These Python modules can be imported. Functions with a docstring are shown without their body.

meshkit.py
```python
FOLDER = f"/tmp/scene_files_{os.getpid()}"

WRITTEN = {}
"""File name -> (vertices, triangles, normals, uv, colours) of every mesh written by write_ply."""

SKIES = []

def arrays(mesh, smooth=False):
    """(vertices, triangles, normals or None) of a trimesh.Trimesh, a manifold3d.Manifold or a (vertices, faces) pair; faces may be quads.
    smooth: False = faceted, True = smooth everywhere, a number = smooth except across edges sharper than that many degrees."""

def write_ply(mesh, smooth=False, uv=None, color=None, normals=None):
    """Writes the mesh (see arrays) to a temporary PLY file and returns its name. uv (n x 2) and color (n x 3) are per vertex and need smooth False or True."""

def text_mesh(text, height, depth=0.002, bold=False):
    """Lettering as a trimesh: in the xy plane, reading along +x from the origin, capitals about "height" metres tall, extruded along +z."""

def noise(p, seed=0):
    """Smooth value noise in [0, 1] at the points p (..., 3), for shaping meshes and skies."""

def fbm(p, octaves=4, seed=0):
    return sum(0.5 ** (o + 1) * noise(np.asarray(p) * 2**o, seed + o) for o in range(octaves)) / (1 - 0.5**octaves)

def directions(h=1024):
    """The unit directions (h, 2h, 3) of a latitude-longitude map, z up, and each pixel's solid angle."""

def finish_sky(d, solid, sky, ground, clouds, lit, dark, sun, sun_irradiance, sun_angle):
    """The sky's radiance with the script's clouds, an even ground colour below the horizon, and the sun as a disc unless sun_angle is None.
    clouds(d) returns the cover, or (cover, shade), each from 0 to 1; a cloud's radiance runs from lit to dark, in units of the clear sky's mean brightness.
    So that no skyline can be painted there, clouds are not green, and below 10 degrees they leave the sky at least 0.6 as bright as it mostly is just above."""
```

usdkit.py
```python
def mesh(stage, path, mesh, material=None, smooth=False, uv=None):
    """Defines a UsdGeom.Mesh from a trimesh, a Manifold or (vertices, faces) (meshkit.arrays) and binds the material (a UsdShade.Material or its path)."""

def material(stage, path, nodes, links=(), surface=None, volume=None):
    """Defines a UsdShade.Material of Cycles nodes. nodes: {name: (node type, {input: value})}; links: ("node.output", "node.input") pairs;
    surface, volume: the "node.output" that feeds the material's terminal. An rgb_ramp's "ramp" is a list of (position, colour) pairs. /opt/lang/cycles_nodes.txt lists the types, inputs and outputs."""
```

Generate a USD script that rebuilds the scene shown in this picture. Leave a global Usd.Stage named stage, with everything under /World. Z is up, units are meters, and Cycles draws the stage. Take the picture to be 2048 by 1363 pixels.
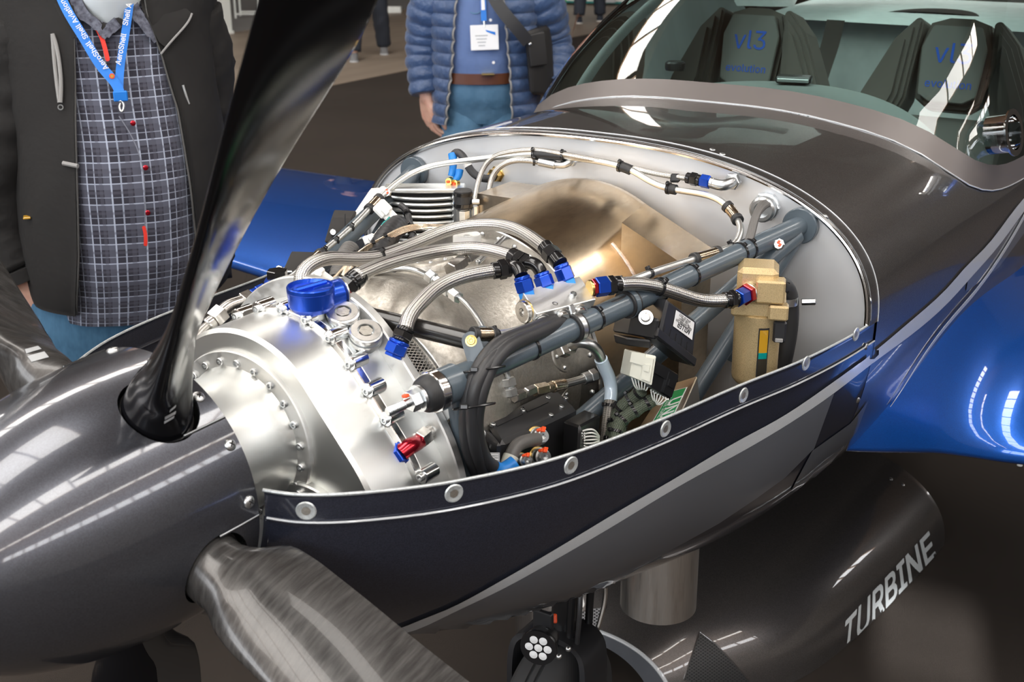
import math, random
import numpy as np, trimesh, shapely.geometry as sg
import manifold3d as m3
from scipy.interpolate import CubicSpline, PchipInterpolator
from pxr import Usd, UsdGeom, UsdLux, UsdShade, Gf, Sdf, Vt
import usdkit, meshkit

stage = Usd.Stage.CreateInMemory()
UsdGeom.SetStageUpAxis(stage, 'Z')
UsdGeom.Xform.Define(stage, '/World'); UsdGeom.Scope.Define(stage, '/World/Looks')
random.seed(7); RNG = np.random.default_rng(7)
PI = math.pi
A = lambda *v: np.array(v, float)

# ---------------------------------------------------------------- camera (x aft, y starboard, z up; metres)
CAM_C = A(-0.91863643, -1.0803419, 1.75047829)
CAM_YAW, CAM_PITCH, CAM_ROLL, CAM_F = math.radians(32.34220622), math.radians(19.99765905), math.radians(-0.07582606), 2531.05
FWD = A(math.cos(CAM_PITCH)*math.cos(CAM_YAW), math.cos(CAM_PITCH)*math.sin(CAM_YAW), -math.sin(CAM_PITCH))
RGT = np.cross(FWD, [0, 0, 1]); RGT /= np.linalg.norm(RGT); UPV = np.cross(RGT, FWD)
RGT, UPV = math.cos(CAM_ROLL)*RGT+math.sin(CAM_ROLL)*UPV, -math.sin(CAM_ROLL)*RGT+math.cos(CAM_ROLL)*UPV
cam = UsdGeom.Camera.Define(stage, '/World/camera')
mt = np.eye(4); mt[0, :3], mt[1, :3], mt[2, :3], mt[3, :3] = RGT, UPV, -FWD, CAM_C
cam.AddTransformOp().Set(Gf.Matrix4d(*mt.ravel().tolist()))
cam.CreateHorizontalApertureAttr(36.0); cam.CreateVerticalApertureAttr(36.0*1363/2048)
cam.CreateFocalLengthAttr(36.0*CAM_F/2048)
cam.CreateFStopAttr(10.0); cam.CreateFocusDistanceAttr(2.0)
cam.CreateExposureAttr(EXPOSURE := 0.0)

# ---------------------------------------------------------------- daylight of the hall: roof lights, window bands, and sky through them
def rect_light(name, c, u, v, w, h, rad, col=(1, 1, 1)):
    """A rectangular light at c, spanned by unit u and v; it shines along -(u x v)."""
    l = UsdLux.RectLight.Define(stage, '/World/' + name)
    u, v = A(*u), A(*v); n = np.cross(u, v)
    m = np.eye(4); m[0, :3], m[1, :3], m[2, :3], m[3, :3] = u, v, n, c
    l.AddTransformOp().Set(Gf.Matrix4d(*m.ravel().tolist()))
    l.CreateWidthAttr(w); l.CreateHeightAttr(h); l.CreateIntensityAttr(rad); l.CreateColorAttr(Gf.Vec3f(*col))
HALL = dict(x0=-10.0, x1=26.0, y0=-11.0, y1=20.0, z=7.5)
dome = UsdLux.DomeLight.Define(stage, '/World/sky_light'); dome.CreateIntensityAttr(0.9); dome.CreateColorAttr(Gf.Vec3f(.80, .88, 1.0))
ROOF_LIGHTS = [(-8.2, .7, -9, 9, 11.0), (-4.0, 1.5, -9, 9, 11.0), (0.9, 2.4, -7.5, 1.5, 7.5), (5.6, 1.3, -9, 9, 11.0)]          # y, width, from x, to x, radiance
for k, (yy, ww, xa, xb, rad) in enumerate(ROOF_LIGHTS):
    rect_light(f'roof_light_{k+1:03d}', ((xa+xb)/2, yy, HALL['z']-.12), (1, 0, 0), (0, 1, 0), xb-xa, ww, rad, (1.0, .97, .92))
rect_light('roof_light_005', (-2.0, 12.5, HALL['z']-.12), (1, 0, 0), (0, 1, 0), 13.0, 2.0, 10.0, (1.0, .97, .92))
rect_light('window_light_001', (HALL['x0']+.12, 1.0, 4.3), (0, -1, 0), (0, 0, 1), 20.0, 3.6, 7.5, (.90, .95, 1.0)) # glazed front, ahead of the nose
rect_light('window_light_002', (4.0, HALL['y0']+.12, 6.3), (1, 0, 0), (0, 0, 1), 24.0, 1.0, 9.0, (.97, .98, 1.0)) # clerestory behind the photographer

SUN = np.array([1.0, .30, -.34]); SUN /= np.linalg.norm(SUN)                    # late sun through one small opening in the front wall
SUN_SPOT = np.array([1.88, -.52, 0.0]); SUN_HOLE = SUN_SPOT-SUN*((SUN_SPOT[0]-HALL['x0'])/SUN[0])
sun = UsdLux.DistantLight.Define(stage, '/World/sun'); sun.CreateAngleAttr(.35); sun.CreateIntensityAttr(3.0); sun.CreateNormalizeAttr(True)
_x = np.cross([0, 0, 1.0], -SUN); _x /= np.linalg.norm(_x); mt = np.eye(4); mt[0, :3], mt[1, :3], mt[2, :3] = _x, np.cross(-SUN, _x), -SUN
sun.AddTransformOp().Set(Gf.Matrix4d(*mt.ravel().tolist()))

# ---------------------------------------------------------------- small tools
def ray(px, py): return FWD+(px-1024)/CAM_F*RGT-(py-681.5)/CAM_F*UPV
def P(px, py, x=None, y=None, z=None):
    """The point seen at pixel (px, py) on the plane x=, y= or z= const."""
    a, v = (0, x) if x is not None else (1, y) if y is not None else (2, z)
    d = ray(px, py); return CAM_C+(v-CAM_C[a])/d[a]*d
def PD(px, py, dist):
    """The point seen at (px, py) at horizontal distance dist."""
    d = ray(px, py); return CAM_C+d*dist/np.linalg.norm(d[:2])
def pix(X):
    d = np.atleast_2d(X)-CAM_C; z = d@FWD
    return np.stack([1024+CAM_F*(d@RGT)/z, 681.5-CAM_F*(d@UPV)/z], 1)
def unit(v): v = np.asarray(v, float); return v/np.linalg.norm(v)
def perp(d):
    d = unit(d); a = np.cross(d, [0, 0, 1.0] if abs(d[2]) < .9 else [1.0, 0, 0]); a = unit(a); return a, np.cross(d, a)
_names = {}
def numbered(parent, name):
    k = (parent, name); n = _names.get(k, 0); _names[k] = n+1
    return f'{parent}/{name}' + (f'_{n:03d}' if n else '')
def tag(prim, label=None, cat=None, group=None, kind=None):
    for k, v in (('label', label), ('category', cat), ('group', group), ('kind', kind)):
        if v: prim.SetCustomDataByKey(k, v)
def thing(name, label, cat, loc=(0, 0, 0), group=None):
    path = numbered('/World', name); x = UsdGeom.Xform.Define(stage, path)
    tag(x.GetPrim(), label, cat, group); _loc[path] = A(*loc); x.AddTranslateOp().Set(Gf.Vec3d(*map(float, loc)))
    return path
_loc = {}
def part(parent, name, mesh, mat, smooth=30, label=None, uv=None, kind=None):
    """One Mesh under a thing (or under a part). Vertices are given in world coordinates."""
    path = numbered(parent, name)
    root = '/'.join(parent.split('/')[:3]); off = _loc.get(root, np.zeros(3))
    if isinstance(mesh, list): mesh = join(mesh)
    v, f, n = meshkit.arrays(mesh, smooth if uv is None else True)
    usdkit_mesh(path, v-off, f, n, mat, uv)
    tag(stage.GetPrimAtPath(path), label, kind=kind)
    return path
def usdkit_mesh(path, v, f, n, mat, uv):
    m = UsdGeom.Mesh.Define(stage, path)
    m.CreatePointsAttr(Vt.Vec3fArray.FromNumpy(v.astype(np.float32)))
    m.CreateFaceVertexCountsAttr(Vt.IntArray.FromNumpy(np.full(len(f), 3, np.int32)))
    m.CreateFaceVertexIndicesAttr(Vt.IntArray.FromNumpy(f.astype(np.int32).ravel()))
    m.CreateSubdivisionSchemeAttr('none')
    if n is not None:
        m.CreateNormalsAttr(Vt.Vec3fArray.FromNumpy(n.astype(np.float32))); m.SetNormalsInterpolation('vertex')
    if uv is not None:
        UsdGeom.PrimvarsAPI(m).CreatePrimvar('st', Sdf.ValueTypeNames.TexCoord2fArray, 'vertex').Set(Vt.Vec2fArray.FromNumpy(np.asarray(uv, np.float32)))
    UsdShade.MaterialBindingAPI.Apply(m.GetPrim()).Bind(UsdShade.Material.Get(stage, mat))
def single(name, label, cat, mesh, mat, smooth=30, group=None, kind=None):
    path = numbered('/World', name)
    if isinstance(mesh, list): mesh = join(mesh)
    v, f, n = meshkit.arrays(mesh, smooth); usdkit_mesh(path, v, f, n, mat, None)
    tag(stage.GetPrimAtPath(path), label, cat, group, kind); return path
def struct(name, mesh, mat, smooth=False, label=None):
    return single(name, label, None, mesh, mat, smooth, kind='structure')

# ---- mesh makers (all return trimesh in world coordinates)
def tm(v, f): return trimesh.Trimesh(np.asarray(v, float), np.asarray(f, int), process=False)
def quads(f): f = np.asarray(f, int).reshape(-1, 4); return np.vstack([f[:, [0, 1, 2]], f[:, [0, 2, 3]]])
def join(ms): return trimesh.util.concatenate([m if isinstance(m, trimesh.Trimesh) else tm(*meshkit.arrays(m)[:2]) for m in ms])
def grid(V, closed_u=False, closed_v=False, flip=False):
    """V (m, n, 3) -> surface."""
    m, n = V.shape[:2]; I = np.arange(m*n).reshape(m, n)
    if closed_u: I = np.vstack([I, I[:1]])
    if closed_v: I = np.hstack([I, I[:, :1]])
    q = np.stack([I[:-1, :-1], I[1:, :-1], I[1:, 1:], I[:-1, 1:]], -1).reshape(-1, 4)
    if flip: q = q[:, ::-1]
    return tm(V.reshape(-1, 3), quads(q))
def lathe(p, d, prof, n=24, ref=None, cap=True):
    """Turn profile [(t, r)] about the line from p along d. n=6 makes hexagons."""
    p, d = np.asarray(p, float), unit(d); a, b = perp(d) if ref is None else (unit(ref-np.dot(ref, d)*d), None)
    if b is None: b = np.cross(d, a)
    ang = np.arange(n)*2*PI/n; c = np.cos(ang)[:, None]*a+np.sin(ang)[:, None]*b
    V, F = [], []
    for t, r in prof: V.append(p+t*d+max(r, 1e-6)*c)
    V = np.array(V); m = grid(V, closed_v=True)
    v, f = list(m.vertices), list(m.faces)
    if cap:
        k = len(v); v += [p+prof[0][0]*d, p+prof[-1][0]*d]; e = (len(prof)-1)*n
        for i in range(n):
            j = (i+1) % n; f += [[k, i, j], [k+1, e+j, e+i]]
    m = tm(v, f)
    if m.volume < 0: m.invert()
    return m
def cyl(p, q, r, n=20, bevel=0.0):
    p, q = np.asarray(p, float), np.asarray(q, float); L = np.linalg.norm(q-p); b = min(bevel, L/2, r*.9)
    return lathe(p, q-p, [(0, r), (L, r)] if not b else [(0, r-b), (b, r), (L-b, r), (L, r-b)], n)
def spline(pts, n=40, bc='natural'):
    pts = np.asarray(pts, float)
    if len(pts) == 2: return pts[0]+(pts[1]-pts[0])*np.linspace(0, 1, n)[:, None]
    t = np.concatenate([[0], np.cumsum(np.linalg.norm(np.diff(pts, axis=0), axis=1)**.6)])
    c = CubicSpline(t, pts, bc_type=bc)(np.linspace(0, t[-1], n*4))
    s = np.concatenate([[0], np.cumsum(np.linalg.norm(np.diff(c, axis=0), axis=1))])
    return np.stack([np.interp(np.linspace(0, s[-1], n), s, c[:, k]) for k in range(3)], 1)
def frames(path):
    t = np.gradient(path, axis=0); t /= np.linalg.norm(t, axis=1, keepdims=True)
    a, _ = perp(t[0]); As = [a]
    for k in range(1, len(path)):
        a = a-np.dot(a, t[k])*t[k]; a = unit(a); As.append(a)
    As = np.array(As); return t, As, np.cross(t, As)
def sweep(path, r, n=12, cap=True, uv=False, flat=None):
    """A tube along a path; r a number or one per point. flat=(ry) squashes one way."""
    path = np.asarray(path, float); t, a, b = frames(path); r = np.broadcast_to(np.asarray(r, float), (len(path),))
    m = n+1 if uv else n
    ang = np.arange(m)*2*PI/n; rb = r if flat is None else r*flat
    V = path[:, None]+np.cos(ang)[None, :, None]*a[:, None]*r[:, None, None]+np.sin(ang)[None, :, None]*b[:, None]*rb[:, None, None]
    g = grid(V, closed_v=not uv, flip=False); v, f = list(g.vertices), list(g.faces)
    U = None
    if uv:
        s = np.concatenate([[0], np.cumsum(np.linalg.norm(np.diff(path, axis=0), axis=1))])
        U = np.stack(np.broadcast_arrays((np.arange(m)/n)[None, :], s[:, None]), -1).reshape(-1, 2)
    if cap:
        k = len(v); v += [path[0], path[-1]]; e = (len(path)-1)*m
        for i in range(n):
            j = (i+1) % m; f += [[k, i, j], [k+1, e+j, e+i]]
        if uv: U = np.vstack([U, [[0, 0], [0, s[-1]]]])
    M = tm(v, f)
    if M.volume < 0: M.invert()
    return (M, U) if uv else M
def tube(pts, r, m=40, n=12): return sweep(spline(pts, m), r, n)
def fr(o, ex, ez):
    """4x4 with x axis ex and z axis ez at o."""
    ez = unit(ez); ex = unit(np.asarray(ex, float)-np.dot(ex, ez)*ez); T = np.eye(4)
    T[:3, 0], T[:3, 1], T[:3, 2], T[:3, 3] = ex, np.cross(ez, ex), ez, o; return T
def hull(pts): return trimesh.convex.convex_hull(np.asarray(pts, float))
def rbox(size, T=np.eye(4), b=0.002, c=(0, 0, 0)):
    """Box with chamfered edges, centred at c of frame T."""
    s = A(*size)/2; b = min(b, *(s*.95)); pts = []
    for sx in (-1, 1):
        for sy in (-1, 1):
            for sz in (-1, 1):
                q = A(sx, sy, sz)
                for k in range(3):
                    e = s-b; e[k] = s[k]; pts.append(q*e)
    m = hull(np.array(pts)+A(*c)); m.apply_transform(T); return m
def prism(poly, T, h, b=0.0):
    """Extrude a 2D polygon (points or shapely) by h along z of frame T; b bevels the +z edge."""
    poly = poly if hasattr(poly, 'area') else sg.Polygon(poly)
    cs = lambda g: m3.CrossSection([np.array(g.exterior.coords)[:-1]]+[np.array(i.coords)[:-1] for i in g.interiors], m3.FillRule.EvenOdd)
    if b:
        ms = [m3.Manifold.extrude(cs(poly), h-b)]
        steps = 3
        for k in range(steps):
            o0 = b*(1-math.cos(PI/2*(k)/steps)) if False else b*k/steps
            ms.append(m3.Manifold.extrude(cs(poly.buffer(-b*(k+.5)/steps)), b/steps).translate([0, 0, h-b+b*k/steps]))
        M = ms[0]
        for q in ms[1:]: M = M+q
    else: M = m3.Manifold.extrude(cs(poly), h)
    m = tm(*meshkit.arrays(M)[:2]); m.apply_transform(T); return m
def bevel_prism(outline, T, h, b):
    """Convex outline (n,2): extruded with a clean chamfer at both ends."""
    o = np.asarray(outline, float); c = o.mean(0); r = np.linalg.norm(o-c, axis=1, keepdims=True); i = c+(o-c)*(1-b/r)
    rings = [(i, 0), (o, b), (o, h-b), (i, h)]
    V = np.array([np.column_stack([q, np.full(len(q), z)]) for q, z in rings]); m = grid(V, closed_v=True)
    n = len(o); v = list(m.vertices)+[[*c, 0], [*c, h]]; k = 4*n; f = list(m.faces)
    for a in range(n):
        d = (a+1) % n; f += [[k, a, d], [k+1, 3*n+d, 3*n+a]]
    m = tm(v, f)
    if m.volume < 0: m.invert()
    m.apply_transform(T); return m
def moved(m, T): m = m.copy(); m.apply_transform(T); return m
def man(m): return m3.Manifold(m3.Mesh(np.asarray(m.vertices, np.float32), np.asarray(m.faces, np.uint32)))
def text(s, h, T, depth=0.0004, bold=False, cx=True):
    m = meshkit.text_mesh(s, h, depth, bold); b = m.bounds
    if cx: m.apply_translation([-(b[0][0]+b[1][0])/2, -h/2, 0])
    m.apply_transform(T); return m
def circle(r, n=32, c=(0, 0)): a = np.arange(n)*2*PI/n; return np.stack([c[0]+r*np.cos(a), c[1]+r*np.sin(a)], 1)
def hull2(circles, n=64): return np.array(sg.MultiPolygon([sg.Polygon(circle(r, n, (x, y))) for x, y, r in circles]).convex_hull.exterior.coords)[:-1]
def cap_screw(p, d, r=.004, h=.004):
    """Socket-head screw standing on p, pointing along d."""
    return lathe(p, d, [(-.0005, r), (h*.8, r), (h, r*.85), (h, r*.55), (h*.45, r*.5)], 12, cap=True)
def dome_screw(p, d, r=.006, h=.003):
    return lathe(p, d, [(-.001, r), (h*.2, r), (h*.6, r*.85), (h*.92, r*.5), (h, r*.15)], 16)
def hexnut(p, d, r, h, ref=None): return lathe(p, d, [(0, r*.9), (h*.12, r), (h*.88, r), (h, r*.9)], 6, ref=ref)

# ---------------------------------------------------------------- materials
def mat(name, col, rough=.5, metal=0.0, coat=0.0, noise=None, bump=None, spec=.5, **kw):
    """A principled material. noise=(scale, second colour, detail[, stretch xyz]) varies the colour; bump=(scale, strength, distance[, stretch])."""
    path = '/World/Looks/' + name
    n = {'p': ('principled_bsdf', dict(base_color=col, roughness=rough, metallic=metal, coat_weight=coat, specular_ior_level=spec, **kw))}
    l = []
    if noise or bump: n['tc'] = ('texture_coordinate', {})
    if noise:
        st = noise[3] if len(noise) > 3 else (1, 1, 1)
        n['mp'] = ('mapping', {'mapping_type': 'point', 'scale': st}); n['nz'] = ('noise_texture', {'scale': noise[0], 'detail': noise[2], 'roughness': .6})
        n['rp'] = ('rgb_ramp', {'ramp': [(.3, col), (.7, noise[1])]})
        l += [('tc.object', 'mp.vector'), ('mp.vector', 'nz.vector'), ('nz.fac', 'rp.fac'), ('rp.color', 'p.base_color')]
        if metal: 
            n['rr'] = ('map_range', {'from_min': .3, 'from_max': .7, 'to_min': rough*.8, 'to_max': min(1, rough*1.25)}); l += [('nz.fac', 'rr.value'), ('rr.result', 'p.roughness')]
    if bump:
        st = bump[3] if len(bump) > 3 else (1, 1, 1)
        n['mb'] = ('mapping', {'mapping_type': 'point', 'scale': st}); n['nb'] = ('noise_texture', {'scale': bump[0], 'detail': 3.0})
        n['bp'] = ('bump', {'strength': bump[1], 'distance': bump[2]})
        l += [('tc.object', 'mb.vector'), ('mb.vector', 'nb.vector'), ('nb.fac', 'bp.height'), ('bp.normal', 'p.normal')]
    usdkit.material(stage, path, n, l, surface='p.BSDF'); return path
def braid_mat(name, c1, c2, rough, metal, nu, nv, bumpd=.0006):
    """Woven wire sleeve from the st coordinates: u round the hose, v along it in metres."""
    path = '/World/Looks/' + name
    n = {'uv': ('uvmap', {'attribute': 'st'}), 's': ('separate_xyz', {}), 'p': ('principled_bsdf', {'metallic': metal, 'roughness': rough, 'base_color': c1}),
         'u': ('math', {'math_type': 'multiply', 'value2': nu*2*PI}), 'v': ('math', {'math_type': 'multiply', 'value2': nv*2*PI}),
         'a': ('math', {'math_type': 'add'}), 'd': ('math', {'math_type': 'subtract'}), 'sa': ('math', {'math_type': 'sine'}), 'sd': ('math', {'math_type': 'sine'}),
         'mx': ('math', {'math_type': 'multiply'}), 'ab': ('map_range', {'from_min': -1, 'from_max': 1, 'to_min': 0, 'to_max': 1}),
         'rp': ('rgb_ramp', {'ramp': [(0.15, c2), (.5, c1), (1, c1)]}), 'bp': ('bump', {'strength': .9, 'distance': bumpd})}
    l = [('uv.UV', 's.vector'), ('s.x', 'u.value1'), ('s.y', 'v.value1'), ('u.value', 'a.value1'), ('v.value', 'a.value2'), ('u.value', 'd.value1'), ('v.value', 'd.value2'),
         ('a.value', 'sa.value1'), ('d.value', 'sd.value1'), ('sa.value', 'mx.value1'), ('sd.value', 'mx.value2'), ('mx.value', 'ab.value'), ('ab.result', 'rp.fac'), ('rp.color', 'p.base_color'),
         ('ab.result', 'bp.height'), ('bp.normal', 'p.normal')]
    usdkit.material(stage, path, n, l, surface='p.BSDF'); return path
def plaid_mat(name, base, bands, rough=.85):
    """Woven check: bands = [(period, offset, width, colour, strength)] along u and v of st (metres)."""
    path = '/World/Looks/' + name
    n = {'uv': ('uvmap', {'attribute': 'st'}), 's': ('separate_xyz', {}), 'p': ('principled_bsdf', {'roughness': rough, 'sheen_weight': .15}), 'c0': ('color', {'value': base})}
    l = [('uv.UV', 's.vector')]; last = 'c0.color'
    for k, (ax, per, off, wid, col, st) in enumerate(bands):
        n[f'a{k}'] = ('math', {'math_type': 'add', 'value2': off}); n[f'm{k}'] = ('math', {'math_type': 'floored_modulo', 'value2': per})
        n[f'l{k}'] = ('math', {'math_type': 'less_than', 'value2': wid}); n[f's{k}'] = ('math', {'math_type': 'multiply', 'value2': st}); n[f'x{k}'] = ('mix_color', {'b': col})
        l += [(f's.{ax}', f'a{k}.value1'), (f'a{k}.value', f'm{k}.value1'), (f'm{k}.value', f'l{k}.value1'), (f'l{k}.value', f's{k}.value1'), (f's{k}.value', f'x{k}.fac'), (last, f'x{k}.a')]
        last = f'x{k}.result'
    l.append((last, 'p.base_color')); usdkit.material(stage, path, n, l, surface='p.BSDF'); return path
def glass_pane(name, tint, ior=1.5, rough=0.0, dim=1.0):
    path = '/World/Looks/' + name
    usdkit.material(stage, path, {'t': ('transparent_bsdf', {'color': tint}), 'g': ('glossy_bsdf', {'color': (1, 1, 1), 'roughness': rough}), 'f': ('fresnel', {'IOR': ior}), 'm': ('mix_closure', {})},
                    [('f.fac', 'm.fac'), ('t.BSDF', 'm.closure1'), ('g.BSDF', 'm.closure2')], surface='m.closure'); return path
def paint(name, col, rough=.35, metal=.75, flake=.35, coat_rough=.015):
    """Metallic lacquer: flake base under a clear glossy coat."""
    path = '/World/Looks/' + name
    dark = tuple(c*(1-flake) for c in col)
    usdkit.material(stage, path, {'tc': ('texture_coordinate', {}), 'v': ('voronoi_texture', {'scale': 900.0}), 'rp': ('rgb_ramp', {'ramp': [(0, dark), (1, col)]}), 'sp': ('separate_color', {}),
        'p': ('principled_bsdf', {'metallic': metal, 'roughness': rough, 'coat_weight': 1.0, 'coat_roughness': coat_rough, 'coat_ior': 1.55})},
        [('tc.object', 'v.vector'), ('v.color', 'sp.color'), ('sp.r', 'rp.fac'), ('rp.color', 'p.base_color')], surface='p.BSDF'); return path
M = {}
M['grey_paint'] = paint('grey_lacquer', (.135, .125, .122), .32, .7)
M['spinner_paint'] = paint('spinner_lacquer', (.10, .105, .125), .30, .8, .2, .06)
M['letter'] = mat('silver_lettering', (.62, .66, .67), .45)
M['band_paint'] = mat('band_paint', (.13, .115, .11), .45, .3)
M['navy_paint'] = paint('dark_lacquer', (.028, .032, .052), .35, .5)
M['silver_paint'] = paint('silver_lacquer', (.50, .52, .54), .40, .1, .05)
M['mid_paint'] = paint('mid_grey_lacquer', (.12, .13, .15), .38, .25, .1)
M['blue_paint'] = paint('blue_lacquer', (.002, .10, .50), .30, .55, .25)
M['alu'] = mat('machined_aluminium', (.80, .81, .79), .38, 1.0, bump=(700, .04, .0003, (.05, 1, 1)))
M['alu_flat'] = mat('milled_aluminium', (.64, .64, .62), .5, 1.0, noise=(60, (.70, .70, .69), 4, (.1, 1, 1)))
M['alu_bright'] = mat('polished_aluminium', (.88, .88, .87), .16, 1.0)
M['firewall'] = mat('firewall_sheet', (.70, .71, .72), .42, .55, noise=(5, (.64, .65, .67), 5), bump=(6, .04, .01))
M['steel'] = mat('steel', (.62, .60, .57), .22, 1.0, noise=(40, (.52, .50, .47), 3))
M['zinc'] = mat('zinc_plated_steel', (.62, .635, .64), .32, 1.0)
M['cast'] = mat('cast_casing', (.60, .57, .52), .46, 1.0, noise=(150, (.44, .41, .36), 8), bump=(300, .35, .001))
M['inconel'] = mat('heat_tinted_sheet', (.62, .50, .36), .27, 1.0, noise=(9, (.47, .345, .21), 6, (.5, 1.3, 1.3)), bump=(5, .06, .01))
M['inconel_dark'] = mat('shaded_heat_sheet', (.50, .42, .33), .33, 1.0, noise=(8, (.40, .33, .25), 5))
M['weld'] = mat('weld_bead', (.66, .54, .45), .35, 1.0, bump=(400, .5, .001))
M['brushed'] = mat('brushed_steel', (.84, .82, .79), .36, 1.0, noise=(14, (.62, .59, .55), 5, (6, 6, .5)))
M['braid'] = braid_mat('steel_braid', (.72, .70, .67), (.10, .09, .085), .30, 1.0, 9, 260)
M['braid_small'] = braid_mat('fine_steel_braid', (.70, .68, .64), (.12, .11, .10), .30, 1.0, 5, 420, .0004)
M['sleeve'] = braid_mat('green_cable_sleeve', (.10, .12, .085), (.012, .016, .010), .75, 0.0, 10, 300)
M['grey_sleeve'] = braid_mat('grey_cable_sleeve', (.42, .39, .35), (.10, .09, .08), .5, .4, 6, 330)
M['blue_ano'] = mat('blue_anodised', (.010, .070, .52), .30, .75, coat=.25)
M['sky_ano'] = mat('light_blue_anodised', (.03, .26, .75), .4, .25)
M['black_ano'] = mat('black_anodised', (.010, .010, .011), .22, .3, coat=.5)
M['red_ano'] = mat('red_anodised', (.50, .012, .030), .2, .85, coat=.6)
M['rubber'] = mat('black_rubber', (.020, .020, .021), .5)
M['cable'] = mat('black_cable', (.028, .028, .030), .45)
M['grey_cable'] = mat('grey_cable_jacket', (.10, .095, .09), .5)
M['plastic'] = mat('black_plastic', (.018, .018, .020), .38, bump=(900, .12, .0004))
M['plastic_gloss'] = mat('black_gloss_plastic', (.012, .012, .013), .2)
M['tube'] = mat('slate_tube_paint', (.075, .098, .118), .33, coat=.25)
M['black_tube'] = mat('black_tube_paint', (.014, .013, .012), .25, coat=.4)
M['white_plastic'] = mat('white_plastic', (.80, .79, .76), .4)
M['cream_plastic'] = mat('cream_plastic', (.60, .60, .52), .45)
M['teal'] = mat('teal_plastic', (.0, .22, .20), .35)
M['blue_rubber'] = mat('blue_rubber', (.010, .20, .62), .45)
M['brass'] = mat('brass', (.75, .52, .18), .25, 1.0)
M['bronze'] = mat('bronze_ferrule', (.62, .52, .40), .22, 1.0, noise=(120, (.50, .40, .28), 2))
M['gold_paint'] = mat('champagne_paint', (.56, .42, .22), .33, .5, noise=(700, (.585, .445, .24), 2))
M['amber'] = mat('amber_window', (.50, .27, .02), .15, coat=.5)
M['dark_oil'] = mat('dark_window', (.035, .030, .022), .12, coat=.5)
M['seal_red'] = mat('red_lacquer_seal', (.85, .09, .02), .4)
M['label'] = mat('label_white', (.80, .80, .80), .5)
M['label_grey'] = mat('label_grey', (.42, .43, .44), .5)
M['ink'] = mat('ink_black', (.02, .02, .02), .6)
M['ink_grey'] = mat('ink_grey', (.30, .30, .31), .5)
M['green_label'] = mat('label_green', (.0, .30, .085), .35)
M['sensor_box'] = mat('satin_steel_box', (.58, .56, .52), .34, 1.0, noise=(8, (.50, .48, .45), 3))
M['shrink'] = mat('clear_shrink_tube', (.62, .74, .86), .22, .1, coat=.5)
M['carbon'] = mat('gloss_black_blade', (.005, .005, .006), .14, spec=.22)
M['carbon_rub'] = mat('worn_black_blade', (.045, .043, .042), .27, .45, coat=.3, noise=(14, (.10, .096, .093), 6, (1.2, 12, 3)))
M['clear_edge'] = mat('clear_edge_tape', (.035, .034, .033), .10, .25, coat=1.0)
M['carpet'] = mat('dark_carpet', (.036, .029, .024), .95, noise=(1.2, (.045, .036, .030), 4), bump=(900, .6, .004), spec=.2)
M['aisle'] = mat('aisle_floor', (.22, .175, .135), .5, noise=(.5, (.32, .26, .205), 6, (.25, 3, 1)), spec=.3)
M['grey_carpet'] = mat('stand_carpet', (.22, .215, .21), .9)
M['booth_white'] = mat('booth_white', (.78, .80, .76), .55)
M['ceil'] = mat('dark_timber_ceiling', (.34, .225, .155), .7, noise=(.6, (.25, .16, .105), 4, (.2, 4, 1)))
M['wall'] = mat('hall_wall', (.30, .28, .26), .8, noise=(.4, (.24, .22, .20), 3))
M['tan_frame'] = mat('tan_timber_frame', (.55, .33, .17), .5)
M['glass'] = glass_pane('windshield_glass', (.74, .89, .87), 1.55)
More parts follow.
